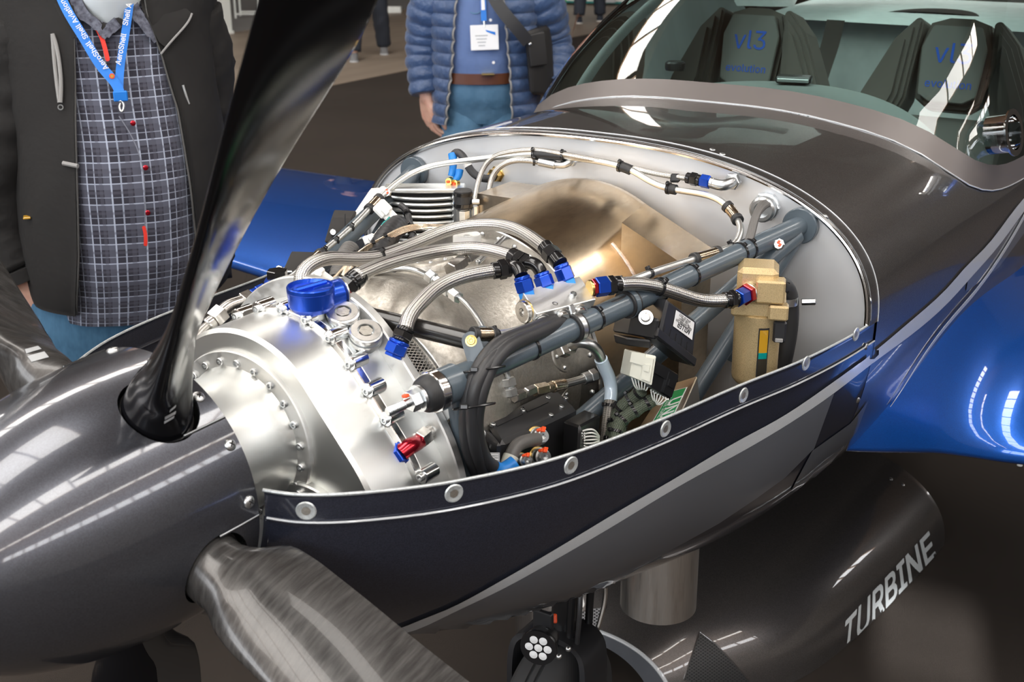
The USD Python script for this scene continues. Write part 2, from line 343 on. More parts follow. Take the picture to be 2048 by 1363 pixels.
M['clear_plastic'] = glass_pane('clear_acrylic', (.82, .86, .88), 1.5)
M['lens'] = glass_pane('lamp_lens', (.95, .95, .97), 1.5)
M['seat'] = mat('seat_leather', (.10, .085, .075), .5, bump=(700, .1, .0006))
M['seat_panel'] = mat('seat_panel_grey', (.17, .165, .155), .6)
M['cabin'] = mat('cabin_lining', (.66, .70, .70), .8, noise=(20, (.58, .62, .62), 4))
M['dash'] = mat('dash_cover', (.24, .26, .255), .75, bump=(800, .1, .0005))
M['cabin_dark'] = mat('cabin_dark', (.05, .048, .045), .6)
M['belt'] = mat('seat_belt', (.03, .022, .018), .7)
M['blue_ink'] = mat('blue_embroidery', (.02, .11, .62), .6)
M['tyre'] = mat('tyre', (.022, .022, .023), .75)
M['chip'] = mat('chipped_edge', (.70, .74, .74), .35, .6, noise=(300, (.42, .44, .45), 3))
M['mesh_dark'] = mat('dark_mesh', (.05, .05, .05), .5, .5)
M['void'] = mat('dark_inside', (.012, .012, .013), .8)
M['skin'] = mat('skin', (.60, .36, .27), .5, noise=(30, (.52, .28, .21), 4), subsurface_weight=.08, subsurface_scale=.01)
M['mask'] = mat('mask_cloth', (.74, .80, .83), .8)
M['black_cloth'] = mat('black_softshell', (.0065, .0056, .0053), .85, bump=(60, .3, .004))
M['charcoal'] = mat('charcoal_cloth', (.022, .020, .019), .85)
M['collar_cloth'] = mat('navy_collar_cloth', (.035, .034, .052), .85, noise=(90, (.13, .14, .18), 2))
M['dark_piping'] = mat('dark_piping', (.06, .058, .056), .6)
M['placket'] = mat('placket_seam', (.16, .17, .21), .8)
M['grey_trim'] = mat('grey_piping', (.24, .235, .23), .6)
M['denim'] = mat('blue_denim', (.028, .090, .165), .85, noise=(45, (.045, .125, .215), 6, (2, 2, .6)), bump=(9, .5, .02))
M['denim_light'] = mat('light_denim', (.06, .15, .25), .85, noise=(14, (.10, .21, .33), 6), bump=(10, .6, .02))
M['lanyard'] = mat('blue_lanyard', (.005, .17, .62), .5)
M['red_cloth'] = mat('red_cloth', (.72, .035, .02), .7)
M['blue_shirt'] = mat('blue_shirt', (.105, .165, .34), .8, bump=(16, .4, .012))
M['puffer'] = mat('navy_puffer', (.022, .050, .125), .42, noise=(12, (.045, .085, .185), 4), bump=(22, .5, .02), sheen_weight=.2)
M['leather'] = mat('brown_leather', (.10, .035, .016), .35)
M['bag'] = mat('black_bag', (.018, .017, .017), .5)
M['dark_trouser'] = mat('dark_trousers', (.028, .034, .048), .85)
M['hair'] = mat('brown_hair', (.05, .03, .018), .6)
M['shoe'] = mat('grey_shoe', (.16, .16, .165), .6)
M['white_sole'] = mat('white_sole', (.75, .72, .67), .6)
M['screen_green'] = mat('green_panel', (.02, .62, .06), .5)
M['plaid'] = plaid_mat('navy_plaid', (.016, .015, .027), [
    ('x', .043, .000, .011, (.085, .09, .125), .6), ('y', .046, .000, .011, (.085, .09, .125), .6),
    ('x', .043, .003, .0027, (.36, .40, .50), .85), ('y', .046, .003, .0026, (.36, .40, .50), .8),
    ('x', .043, .0175, .0022, (.27, .30, .38), .8), ('y', .046, .0185, .0020, (.27, .30, .38), .6),
    ('x', .043, .030, .006, (.06, .06, .085), .5), ('y', .046, .031, .006, (.06, .06, .085), .5)])

# ---------------------------------------------------------------- the hall
def slab(x0, x1, y0, y1, z0, z1): m = trimesh.creation.box([x1-x0, y1-y0, z1-z0]); m.apply_translation([(x0+x1)/2, (y0+y1)/2, (z0+z1)/2]); return m
H = HALL
struct('floor', slab(H['x0'], H['x1'], H['y0'], H['y1'], -.1, 0), M['carpet'], label='dark brown exhibition carpet')
struct('floor_aisle', slab(H['x0'], H['x1'], 6.5, 10.3, 0, .004), M['aisle'], label='lighter streaky aisle floor')
struct('floor_stand', slab(H['x0'], H['x1'], 10.3, H['y1'], 0, .006), M['grey_carpet'])
struct('ceiling', slab(H['x0'], H['x1'], H['y0'], H['y1'], H['z'], H['z']+.2), M['ceil'])
hy, hz = SUN_HOLE[1], SUN_HOLE[2]; X0, X1 = H['x0']-.02, H['x0']
struct('wall_front', [slab(X0, X1, H['y0'], hy-.13, 0, H['z']), slab(X0, X1, hy+.13, H['y1'], 0, H['z']), slab(X0, X1, hy-.13, hy+.13, 0, hz-.07), slab(X0, X1, hy-.13, hy+.13, hz+.07, H['z'])], M['wall'])
struct('wall_back', slab(H['x1'], H['x1']+.2, H['y0'], H['y1'], 0, H['z']), M['wall'])
struct('wall_right', slab(H['x0'], H['x1'], H['y0']-.2, H['y0'], 0, H['z']), M['wall'])
struct('wall_left', slab(H['x0'], H['x1'], H['y1'], H['y1']+.2, 0, H['z']), M['wall'])
for k, (yy, ww, xa, xb, rad) in enumerate(ROOF_LIGHTS):           # timber curbs and bars round each roof light
    fm = [slab(xa-.2, xb+.2, yy+s*ww/2-.09, yy+s*ww/2+.09, H['z']-.22, H['z']) for s in (-1, 1)]
    fm += [slab(x-.05, x+.05, yy-ww/2, yy+ww/2, H['z']-.2, H['z']) for x in np.arange(xa, xb+.3, 1.5)]
    struct(f'window_{k+1}', fm, M['tan_frame'])
fm = [slab(H['x0'], H['x0']+.25, y-.06, y+.06, 2.5, 6.1) for y in np.arange(-9, 11.1, 2.0)]+[slab(H['x0'], H['x0']+.25, -9, 11, z-.07, z+.07) for z in (2.5, 4.3, 6.1)]
struct('window_8', fm, M['tan_frame'])
fm = [slab(x-.06, x+.06, H['y0'], H['y0']+.25, 5.8, 6.8) for x in np.arange(-8, 16.1, 1.2)]+[slab(-8, 16, H['y0'], H['y0']+.25, z-.10, z+.10) for z in (5.75, 6.85)]
struct('window_9', fm, M['tan_frame'])

# ---------------------------------------------------------------- airframe lines
ZA = 1.085                                             # height of the propeller axis
W_ = PchipInterpolator([0, .004, .008, .013, .020, .035, .065, .14, .286, .465, .662, .82, 1.04, 1.25, 1.6, 2.2, 3.0, 4.0, 5.6], [.160, .172, .187, .202, .216, .238, .27, .33, .40, .44, .47, .50, .527, .540, .553, .575, .56, .40, .16])
ZT = PchipInterpolator([0, .3, 1.04, 2.2, 5.6], [1.113, 1.10, 1.062, 1.05, 1.10])
ZB = PchipInterpolator([0, .02, .3, .65, 1.05, 1.6, 2.2, 3.0, 4.0, 5.6], [.920, .897, .745, .633, .551, .505, .48, .48, .62, .95])
HT = PchipInterpolator([1.05, 2.6, 3.3, 4.0, 5.6], [.262, .272, .30, .27, .16])
def low_y(x, z, n=2.2):
    s = np.clip((ZT(x)-z)/(ZT(x)-ZB(x)), 0, 1); return W_(x)*(1-s**n)**(1/n)
def deck_z(x, y, n=2.4):
    w = W_(x)+.004; return ZT(x)+HT(x)*(1-np.clip(np.abs(y)/w, 0, 1)**n)**(1/n)
def body_ring(x, n=72, grow=0.0, nu=2.4, nl=2.2):
    a = np.arange(n)*2*PI/n; c, s = np.cos(a), np.sin(a); w = W_(x)+grow
    e = np.where(s >= 0, 2/nu, 2/nl); h = np.where(s >= 0, HT(max(x, 1.05))+grow, ZT(x)-ZB(x)+grow)
    return np.stack([np.full(n, x), -w*np.sign(c)*np.abs(c)**e, ZT(x)+np.sign(s)*h*np.abs(s)**e], 1)
def solidify(V, t, closed_v=False, flip=False):
    """Grid surface V (m, n, 3) given thickness t inwards."""
    du, dv = np.gradient(V, axis=0), np.gradient(V, axis=1); nn = np.cross(du, dv); nn /= np.maximum(np.linalg.norm(nn, axis=2, keepdims=True), 1e-9)
    if flip: nn = -nn
    V2 = V-t*nn; m, n = V.shape[:2]; a, b = grid(V, flip=flip), grid(V2, flip=not flip); k = m*n; I = np.arange(k).reshape(m, n)
    rim = np.concatenate([I[0, :], I[1:, -1], I[-1, -2::-1], I[-2:0:-1, 0]]); q = []
    for i in range(len(rim)):
        p_, r_ = rim[i], rim[(i+1) % len(rim)]; q.append([p_, p_+k, r_+k, r_] if not flip else [r_, r_+k, p_+k, p_])
    s = tm(np.vstack([V.reshape(-1, 3), V2.reshape(-1, 3)]), np.vstack([a.faces, b.faces+k, quads(q)]))
    return s
SKINS = []                                               # surfaces that carry paint work and fasteners
def shoot(px, skins=None):
    """Where the sight lines through pixels px (n, 2) meet the painted skins: points and normals (nan when they miss)."""
    px = np.atleast_2d(np.asarray(px, float)); out = np.full((len(px), 3), np.nan); nrm = out.copy(); best = np.full(len(px), np.inf)
    lo, hi = px.min(0)-2, px.max(0)+2
    D = FWD+((px[:, :1]-1024)/CAM_F)*RGT-((px[:, 1:]-681.5)/CAM_F)*UPV
    for m in (skins or SKINS):
        T = m.vertices[m.faces]; Q = pix(T.reshape(-1, 3)).reshape(-1, 3, 2); N = np.cross(T[:, 1]-T[:, 0], T[:, 2]-T[:, 0])
        ok = (Q.max(1) >= lo).all(1) & (Q.min(1) <= hi).all(1) & (((T[:, 0]-CAM_C)*N).sum(1) < 0) & (((T.mean(1)-CAM_C)@FWD) > .3); vn = m.vertex_normals; F = np.asarray(m.faces)[ok]
        for t3, q, n_, f3 in zip(T[ok], Q[ok], N[ok], F):
            a, b, c = q; den = (b[1]-c[1])*(a[0]-c[0])+(c[0]-b[0])*(a[1]-c[1])
            if abs(den) < 1e-9: continue
            l1 = ((b[1]-c[1])*(px[:, 0]-c[0])+(c[0]-b[0])*(px[:, 1]-c[1]))/den; l2 = ((c[1]-a[1])*(px[:, 0]-c[0])+(a[0]-c[0])*(px[:, 1]-c[1]))/den
            k = np.nonzero((l1 >= -1e-4) & (l2 >= -1e-4) & (1-l1-l2 >= -1e-4))[0]
            if len(k) == 0: continue
            dist = ((t3[0]-CAM_C)@n_)/(D[k]@n_); g = dist < best[k]; k, dist = k[g], dist[g]
            best[k] = dist; out[k] = CAM_C+D[k]*dist[:, None]; nn_ = unit(vn[f3].sum(0)); nrm[k] = nn_ if nn_@n_ > 0 else -nn_
    return out, nrm
def wrap(flat2d, faces, to_px, off=.0008, skins=None):
    """Lay a flat shape onto the skins: its 2D points go through to_px to sight lines and from there onto the surface."""
    Pn, N = shoot(to_px(flat2d), skins); ok = ~np.isnan(Pn[:, 0]); f = faces[ok[faces].all(1)]
    if len(f) == 0: return None
    Pn = np.where(np.isnan(Pn), 0, Pn+off*N); m = tm(Pn, f); m.remove_unreferenced_vertices()
    L = np.linalg.norm(m.vertices[m.edges_unique[:, 0]]-m.vertices[m.edges_unique[:, 1]], axis=1)
    fe = L[m.faces_unique_edges].max(1); m.update_faces(fe < .10); m.remove_unreferenced_vertices()
    if ((m.triangles_center-CAM_C)*m.face_normals).sum() > 0: m.invert()
    return m
def fine(poly, edge):
    """Triangles of a polygon cut along a square net so that none is larger than edge."""
    x0, y0, x1, y1 = poly.bounds; V, F, seen = [], [], {}
    for gx in np.arange(x0, x1, edge):
        for gy in np.arange(y0, y1, edge):
            c = poly.intersection(sg.box(gx, gy, gx+edge, gy+edge))
            for g in getattr(c, 'geoms', [c]):
                if g.geom_type != 'Polygon' or g.area < 1e-9: continue
                tv, tf = trimesh.creation.triangulate_polygon(g, engine='earcut'); ids = []
                for v in tv:
                    key = (round(v[0], 3), round(v[1], 3)); ids.append(seen.setdefault(key, len(V)))
                    if ids[-1] == len(V): V.append(v)
                F += [[ids[i] for i in t] for t in tf]
    return np.array(V), np.array(F)
def decal(parent, name, pts, m, edge=14, off=.0008, label=None, skins=None):
    poly = sg.Polygon(pts).buffer(0); V, F = fine(poly, min(edge, 9)); w = wrap(V, F, lambda q: q, off+.0008, skins)
    if w is not None: part(parent, name, w, m, True, label)
def line_strip(pts, w0, w1=None):
    """Pixel polygon of a line with pixel width w0 (to w1)."""
    pts = np.asarray(pts, float); s = spline(np.column_stack([pts, np.zeros(len(pts))]), 40)[:, :2]; t = np.gradient(s, axis=0); t /= np.linalg.norm(t, axis=1, keepdims=True)
    n = np.stack([-t[:, 1], t[:, 0]], 1); w = np.linspace(w0, w0 if w1 is None else w1, len(s))[:, None]/2
    return np.vstack([s+n*w, (s-n*w)[::-1]])

# ---------------------------------------------------------------- airplane
plane = thing('airplane', 'grey and blue single-engine airplane with its upper engine cowling taken off', 'airplane', (1.06, 0, 0))
base_port = A((1.53, 0), (1.533, -.07), (1.543, -.14), (1.556, -.27), (1.575, -.34), (1.605, -.43), (1.625, -.48), (1.66, -.513), (1.71, -.532), (1.78, -.545), (1.88, -.555), (2.06, -.565), (2.4, -.574), (2.9, -.556), (3.3, -.50)).reshape(-1, 2)
bp = spline(np.column_stack([base_port, np.zeros(len(base_port))]), 40)[:, :2]
bp[:, 1] = np.maximum(bp[:, 1], -(W_(bp[:, 0])+.001)); base = np.vstack([bp[::-1], bp[1:]*A(1, -1)])
BASE = np.column_stack([base, deck_z(base[:, 0], base[:, 1])])
cut = sg.Polygon(base).buffer(-.012)
xs_ = np.unique(np.concatenate([[1.084, 1.0845, 1.09], np.linspace(1.1, 3.4, 64), np.linspace(3.45, 5.6, 26)]))
FV = np.array([body_ring(x, 180) for x in xs_]); fus = grid(FV, closed_v=True)
if fus.volume < 0: fus.invert()
tc = fus.triangles_center
from shapely import contains_xy, union_all
hole = contains_xy(cut, tc[:, 0], tc[:, 1]) & (tc[:, 2] > 1.055)
fus.update_faces(~hole); fus.remove_unreferenced_vertices()
part(plane, 'fuselage', fus, M['grey_paint'], True); SKINS.append(fus)
lip = np.array([body_ring(x, 180, -.003)[0:91] for x in (1.052, 1.06, 1.07, 1.084, 1.086)])
lipm = solidify(lip, .003, flip=True); 
part(plane, 'flange', lipm, M['grey_paint'], True, 'joggled edge that carries the upper cowling'); SKINS.append(lipm)
rim = body_ring(1.054, 180, -.007)[0:91]; part(plane, 'edge_rim', sweep(rim, .0042, 8), M['alu_bright'], 40, 'bright rolled edge round the firewall')
seam = body_ring(1.0855, 180, .0002)[0:91]; part(plane, 'seam_edge', sweep(seam, .0012, 6), M['silver_paint'])
ring = body_ring(1.062, 180, -.006)[:, 1:]
part(plane, 'firewall', prism(np.column_stack([ring[:, 0], ring[:, 1]]), fr((1.060, 0, 0), (0, 1, 0), (1, 0, 0)), .004), M['firewall'], 30, 'bare metal firewall sheet')
# lower cowl with its screwed-on flange strip
xc_ = np.concatenate([[.004, .0055, .007, .009, .0115, .015, .02, .027, .036, .048, .065], np.linspace(.09, 1.05, 44), [1.082]])
FL = .034
low, strip = [], []
for x in xc_:
    zt, zb = float(ZT(x)), float(ZB(x)); zc = zt-FL; s0 = (FL/(zt-zb)); t0 = math.asin(s0**(2.2/2)); th = np.linspace(t0, PI-t0, 90)
    low.append(np.stack([np.full(90, x), -W_(x)*np.sign(np.cos(th))*np.abs(np.cos(th))**(2/2.2), zt-(zt-zb)*np.sin(th)**(2/2.2)], 1))
    zz = np.linspace(zt, zc-.004, 7); strip.append(np.stack([np.full(7, x), -(low_y(x, zz)-.0028), zz], 1))
low, strip = np.array(low), np.array(strip)
fc = low[0]*A(1, .95, 1)+A(.004, 0, 0); fc[:, 2] = ZA-.01+(low[0][:, 2]-ZA+.01)*.95; low = np.concatenate([[fc], low])
cowl = solidify(low, .003, flip=True)
def outward(m, V):
    q = (V.shape[0]-1)*(V.shape[1]-1)*2; c = m.triangles_center[:q]
    if (m.face_normals[:q, 1]*np.sign(c[:, 1])).mean() < 0: m.invert()
outward(cowl, low)
part(plane, 'lower_cowl', cowl, M['navy_paint'], True, 'dark lower half of the engine cowling')
SKINS.append(cowl)
for sgn in (1, -1):
    st = strip*A(1, sgn, 1); fm = solidify(st, .003, flip=sgn > 0)
    outward(fm, st)
    part(plane, 'cowl_flange', fm, M['navy_paint'], True)
    if sgn == 1: SKINS.append(fm)
    e = st[:, 0]+A(0, sgn*.0015, 0); part(plane, 'cowl_edge', sweep(e, .0022, 6), M['chip'], True, 'worn bright top edge of the lower cowl')
    e = low[1:, 0 if sgn == 1 else -1]+A(0, 0, .0002); part(plane, 'crease_edge', sweep(e, .0015, 6), M['silver_paint'])
# windshield and canopy
nb = len(BASE)
Tx = np.maximum(2.55, BASE[:, 0]+.15); Ttop = np.stack([Tx, np.zeros(nb), 1.70-.2*np.clip(Tx-2.9, 0, 9)**2], 1)
Ct = np.stack([BASE[:, 0]+.46*(Tx-BASE[:, 0]), BASE[:, 1]*.98, np.full(nb, 1.615)], 1)
vv = np.linspace(0, 1, 40)[:, None, None]
CAN = (1-vv)**2*BASE+2*vv*(1-vv)*Ct+vv**2*Ttop                # (v, u, 3)
seg = np.concatenate([np.zeros((1, nb)), np.cumsum(np.linalg.norm(np.diff(CAN, axis=0), axis=2), axis=0)])
def canopy_at(u, s):                                       # point at arc length s above the base curve
    return np.array([np.interp(s, seg[:, u], CAN[:, u, k]) for k in range(3)])
bandw = .058
band = np.array([[canopy_at(u, s)+A(0, 0, .0012) for u in range(nb)] for s in np.linspace(-.0, bandw, 6)])
bm = grid(band); 
if bm.face_normals[:, 2].mean() < 0: bm.invert()
part(plane, 'windshield_band', bm, M['band_paint'], True, 'matt brown-grey painted band along the foot of the windshield'); SKINS.append(bm)
glassV = np.array([[canopy_at(u, bandw+(seg[-1, u]-bandw)*s) for u in range(nb)] for s in np.linspace(0, 1, 30)])
gm = grid(glassV)
if gm.face_normals[:, 2].mean() < 0: gm.invert()
part(plane, 'windshield', gm, M['glass'], True, 'tinted bubble windshield')
e = BASE+A(0, 0, .0006); part(plane, 'windshield_seam', sweep(e, .0016, 6), M['silver_paint'])
# wings with root fairings
def airfoil(n=36):
    t = np.linspace(0, PI, n); x = .5*(1-np.cos(t)); y = 5*(.2969*np.sqrt(x)-.126*x-.3516*x**2+.2843*x**3-.1036*x**4); return x, y
ax_, ay_ = airfoil()
def wing(sg_):
    rows = []
    for y, le, te, zc, top, bot in [(.40, 1.22, 3.02, .75, .30, .05), (.48, 1.30, 3.0, .735, .27, .06), (.53, 1.385, 2.98, .715, .235, .065), (.57, 1.455, 2.96, .695, .18, .06), (.62, 1.505, 2.93, .678, .135, .056),
                                    (.69, 1.54, 2.90, .668, .108, .052), (.80, 1.565, 2.86, .668, .094, .05), (1.1, 1.60, 2.80, .678, .088, .046), (1.6, 1.64, 2.72, .70, .082, .044), (2.4, 1.69, 2.60, .73, .074, .04), (3.3, 1.74, 2.46, .77, .060, .034), (4.1, 1.82, 2.28, .81, .042, .025), (4.2, 1.9, 2.2, .82, .01, .01)]:
        c = te-le; k = max(c, 1e-3)
        up = np.stack([le+ax_*c, np.full(36, -sg_*y), zc+ay_*2*top], 1); dn = np.stack([le+ax_*c, np.full(36, -sg_*y), zc-ay_*2*bot], 1)
        rows.append(np.vstack([up[::-1], dn[1:-1]]))
    R = np.array(rows); ys = np.abs(R[:, 0, 1]); yn = np.concatenate([np.linspace(.40, 1.1, 40), np.linspace(1.15, 4.2, 30)])
    R = PchipInterpolator(ys, R, axis=0)(yn); m = grid(R, closed_v=True)
    e = R[-1]; 
    if m.face_normals[m.triangles_center[:, 2] > m.vertices[:, 2].mean()+.02][:, 2].mean() < 0: m.invert()
    return m
for sgn in (1, -1):
    w = wing(sgn); part(plane, 'wing', w, M['blue_paint'], True, 'gloss metallic blue wing with a faired root')
    if sgn == 1: SKINS.append(w); WING = w
q = P(2041, 920, z=.60); part(plane, 'vent_pipe', cyl(q+A(0, 0, .05), q-A(0, 0, .012), .006, 10), M['white_plastic'])
# exhaust stub
ex = P(1316, 1208, y=-.17); part(plane, 'exhaust_pipe', lathe((ex[0], ex[1], ex[2]), (0, 0, 1), [(.02, .066), (0, .0715), (0, .074), (.26, .074)], 48), M['brushed'], 40, 'brushed steel exhaust stub below the belly')
# paint stripes
za8 = lambda L: [(1000+a/1.954, 880+b/1.954) for a, b in L]
zb8 = lambda L: [(1560+a/1.947, 300+b/1.947) for a, b in L]
upA = [(737, 1268), (795, 1252), (848, 1231), (900, 1210)]+za8([(0, 540), (200, 425), (450, 275), (700, 130), (920, 0)])+zb8([(0, 1035), (200, 900), (350, 790), (500, 665), (640, 540), (720, 450), (800, 370), (900, 240), (950, 180)])
loA = [(753, 1270), (822, 1257), (900, 1222)]+za8([(0, 575), (200, 465), (450, 320), (700, 170), (1000, 5)])+zb8([(200, 945), (350, 830), (500, 720), (640, 600), (750, 480), (830, 390), (950, 230)])
sk = lambda L, n=60: spline(np.column_stack([np.array(L), np.zeros(len(L))]), n)[:, :2]
uA, lA = sk(upA), sk(loA)
decal(plane, 'silver_stripe', np.vstack([uA, lA[::-1]]), M['silver_paint'], 14, .0026, 'light silver sweep stripe')
dk_edge = za8([(380, 640), (450, 545), (650, 430), (850, 320), (1000, 220), (1110, 140), (1215, 35)])
decal(plane, 'grey_band', np.vstack([lA[:2], lA[2:34], [(1665, 785), (1624, 898)], dk_edge[::-1], [(1190, 1215), (1060, 1250), (900, 1285), (760, 1285)]]), M['mid_paint'], 14, .0022, 'mid grey band under the silver stripe')
decal(plane, 'grey_check', [(1623, 900), (1700, 845), (1735, 800), (1712, 862), (1660, 925), (1592, 985), (1565, 1010), (1591, 960)], M['mid_paint'], 10, .0009)
decal(plane, 'grey_check', zb8([(735, 455), (830, 395), (950, 240), (950, 320), (850, 455), (722, 550)]), M['mid_paint'], 10, .0009)
C_ = zb8([(952, 245), (840, 425), (640, 677), (440, 965), (270, 1188), (180, 1262)])
Cp, Cn = shoot(np.array([(2048, 425), (1991, 521), (1940, 590), (1889, 649), (1830, 730), (1786, 798), (1748, 848)]), [fus])
Cs = spline(Cp+Cn*.001, 50); Vc = np.array([[q+A(0, 0, k*.0065) for k in (-1, 1)] for q in Cs]); Vc[..., 1] = -np.array([[low_y(a[0], min(a[2], float(ZT(a[0]))-1e-3))+.004 for a in r] for r in Vc]); part(plane, 'silver_stripe', solidify(Vc, .0008), M['silver_paint'], 40, 'thin silver line along the wing root')
# fasteners
def on_skin(px, py, skins=None):
    a, b = shoot([(px, py), (px+5, py), (px, py+5)], skins)
    if np.isnan(a).any(): return a[0], b[0]
    n = np.cross(a[1]-a[0], a[2]-a[0]); n = unit(n); n = n if n@(CAM_C-a[0]) > 0 else -n
    return a[0], (n if np.linalg.norm(a[1:]-a[0], axis=1).max() < .03 else b[0])
for px, py in [(612, 1021), (908, 986), (1142, 930), (1331, 857), (1487, 790), (1612, 726), (1712, 668)]:
    a, b = on_skin(px, py)
    if np.isnan(a[0]): continue
    s = part(plane, 'fastener_hole', lathe(a, b, [(.0003, .0001), (.0003, .0062), (.0011, .0080), (.0014, .0105), (0, .0118)], 20), M['chip'], 40, 'bright worn fastener dimple'); part(s, 'hole', lathe(a+b*.0004, b, [(0, .0001), (.0003, .0052), (.0004, .0001)], 16), M['cast'])
for px, py in [(1733, 693), (1715, 800), (1684, 893), (1630, 970), (1562, 1027), (1652, 432), (1445, 308), (1425, 299), (1205, 273), (985, 270), (1690, 478), (1741, 600), (1060, 268)]:
    a, b = on_skin(px, py)
    if np.isnan(a[0]): continue
    part(plane, 'screw', dome_screw(a, b, .0055, .0022), M['zinc'], 40)

# ---------------------------------------------------------------- propeller and spinner
RS, LS = .163, .36
prop = thing('propeller', 'feathered five-blade propeller with black blades and a polished grey spinner', 'propeller', (-.06, 0, ZA))
PHI = [math.radians(34+72*k) for k in range(5)]; XB = -.062
bdir = lambda ph: A(0, -math.sin(ph), math.cos(ph))
tdir = lambda ph: A(0, math.cos(ph), math.sin(ph))          # towards smaller angle
xx = np.concatenate([[0, .004], np.linspace(.02, .98, 44), [.995, .9999]])
outer = [(-x*LS, RS*(1-x**2.5)**(1/1.7)) for x in xx]
sp = lathe((0, 0, ZA), (1, 0, 0), [(t, max(r, .0005)) for t, r in outer[::-1]]+[(0, RS-.004), (-.02, RS-.005), (-.2, .10), (-.3, .03)], 128)
SP = man(sp)
for ph in PHI:
    c = A(XB, 0, ZA)+bdir(ph)*.09; SP = SP-man(cyl(c, c+bdir(ph)*.12, .0445, 40))
sv, sf = meshkit.arrays(SP)[:2]; spm = tm(sv, sf)
sm = trimesh.graph.smooth_shade(spm, angle=math.radians(25), facet_minarea=None)
v, f, n = meshkit.arrays(sm, True); r = np.hypot(v[:, 1], v[:, 2]-ZA); rr = RS*(1-np.clip(-v[:, 0]/LS, 0, .9999)**2.5)**(1/1.7)
dr = np.gradient(RS*(1-np.linspace(0, .9999, 400)**2.5)**(1/1.7), np.linspace(0, .9999, 400)*LS); sl = np.interp(-v[:, 0], np.linspace(0, .9999, 400)*LS, dr)
an = np.stack([sl, v[:, 1]/np.maximum(r, 1e-6), (v[:, 2]-ZA)/np.maximum(r, 1e-6)], 1); an /= np.linalg.norm(an, axis=1, keepdims=True)
on = (np.abs(r-rr) < 4e-4) & ((n*an).sum(1) > .6); n[on] = an[on]
pth = numbered(prop, 'spinner'); usdkit_mesh(pth, v-_loc[prop], f, n, M['spinner_paint'], None)
part(prop, 'back_plate', cyl((-.014, 0, ZA), (-.006, 0, ZA), RS-.0045, 64), M['alu'])
part(prop, 'hub', cyl((XB-.05, 0, ZA), (XB+.05, 0, ZA), .085, 40, .008), M['void'])
def rs_at(x): return RS*(1-np.clip(-x/LS, 0, 1)**2.5)**(1/1.7)
def on_spin(x, ph): return A(x, 0, ZA)+bdir(ph)*rs_at(x)
for k, ph in enumerate(PHI):
    for dp, xs0 in ((.26, -.06), (-.26, -.06)):                       # joints of the filler plate behind each blade
        L = [on_spin(x, ph+dp) for x in np.linspace(xs0, -.001, 8)]; part(prop, 'joint', sweep(np.array(L), .0011, 6), M['void'])
        L = [on_spin(x, ph+dp-.008) for x in np.linspace(xs0, -.001, 8)]; part(prop, 'joint_edge', sweep(np.array(L), .0009, 6), M['silver_paint'])
    for dp in (.05, .44, .86):
        q = on_spin(-.013, ph+dp); s = part(prop, 'screw', dome_screw(q, q-A(-.013, 0, ZA), .0075, .0035), M['zinc'], 40)
        d_ = unit(q-A(-.013, 0, ZA)); t_ = tdir(ph+dp)
        for e in (t_+A(1, 0, 0), t_-A(1, 0, 0)): part(s, 'slot', rbox((.007, .0014, .001), fr(q+d_*.0034, e, d_), .0002), M['void'])
def blade(ph, name='blade'):
    Ud, Td = bdir(ph), -tdir(ph); rows = []
    R = np.array([.085, .12, .15, .168, .185, .21, .24, .28, .33, .40, .48, .56, .64, .72, .78, .81])
    chord = np.interp(R, [.085, .165, .18, .195, .21, .24, .30, .44, .60, .70, .78, .81], [.078, .078, .081, .098, .122, .133, .138, .146, .160, .150, .115, .04])
    thick = np.interp(R, [.085, .16, .18, .21, .25, .32, .45, .6, .81], [.078, .078, .070, .046, .030, .021, .016, .012, .006])
    blend = np.interp(R, [.16, .25], [0, 1]); blend = blend*blend*(3-2*blend)
    tw = np.radians(np.interp(R, [.085, .2, .30, .44, .55, .62, .81], [-30, -28, -25, -18, -10, -4, 8]))
    off = np.interp(R, [.17, .21, .26, .42, .52, .62, .81], [0, .013, .014, .014, .018, .022, .01])
    a = np.arange(64)*2*PI/64
    for r_, c, t, bl, w, o in zip(R, chord, thick, blend, tw, off):
        ca, sa = np.cos(a), np.sin(a); xa = .5*(1-ca)                         # 0 at leading edge
        ya = 5*t*(.2969*np.sqrt(xa)-.126*xa-.3516*xa**2+.2843*xa**3-.1036*xa**4)*np.sign(sa)+.25*t*np.sin(PI*xa)
        ex = (xa-.5)*c; el = (-.5*ca*c, .5*sa*t)
        px_ = (1-bl)*el[0]+bl*ex+o; py_ = (1-bl)*el[1]+bl*ya
        cd = math.cos(w)*A(1, 0, 0)+math.sin(w)*Td; nd = np.cross(Ud, cd)
        rows.append(A(XB-max(0, r_-.14)*.12, 0, ZA)+Ud*r_+px_[:, None]*cd+py_[:, None]*nd)
    Rw = PchipInterpolator(R, np.array(rows), axis=0)(np.linspace(R[0], R[-1], 70))
    m = grid(Rw, closed_v=True); k = len(m.vertices); v = np.vstack([m.vertices, Rw[0].mean(0), Rw[-1].mean(0)]); f = list(m.faces); e = 69*64
    for i in range(64): j = (i+1) % 64; f += [[k, i, j], [k+1, e+j, e+i]]
    m = tm(v, f); 
    if m.volume < 0: m.invert()
    return m, Rw
BLADES = []
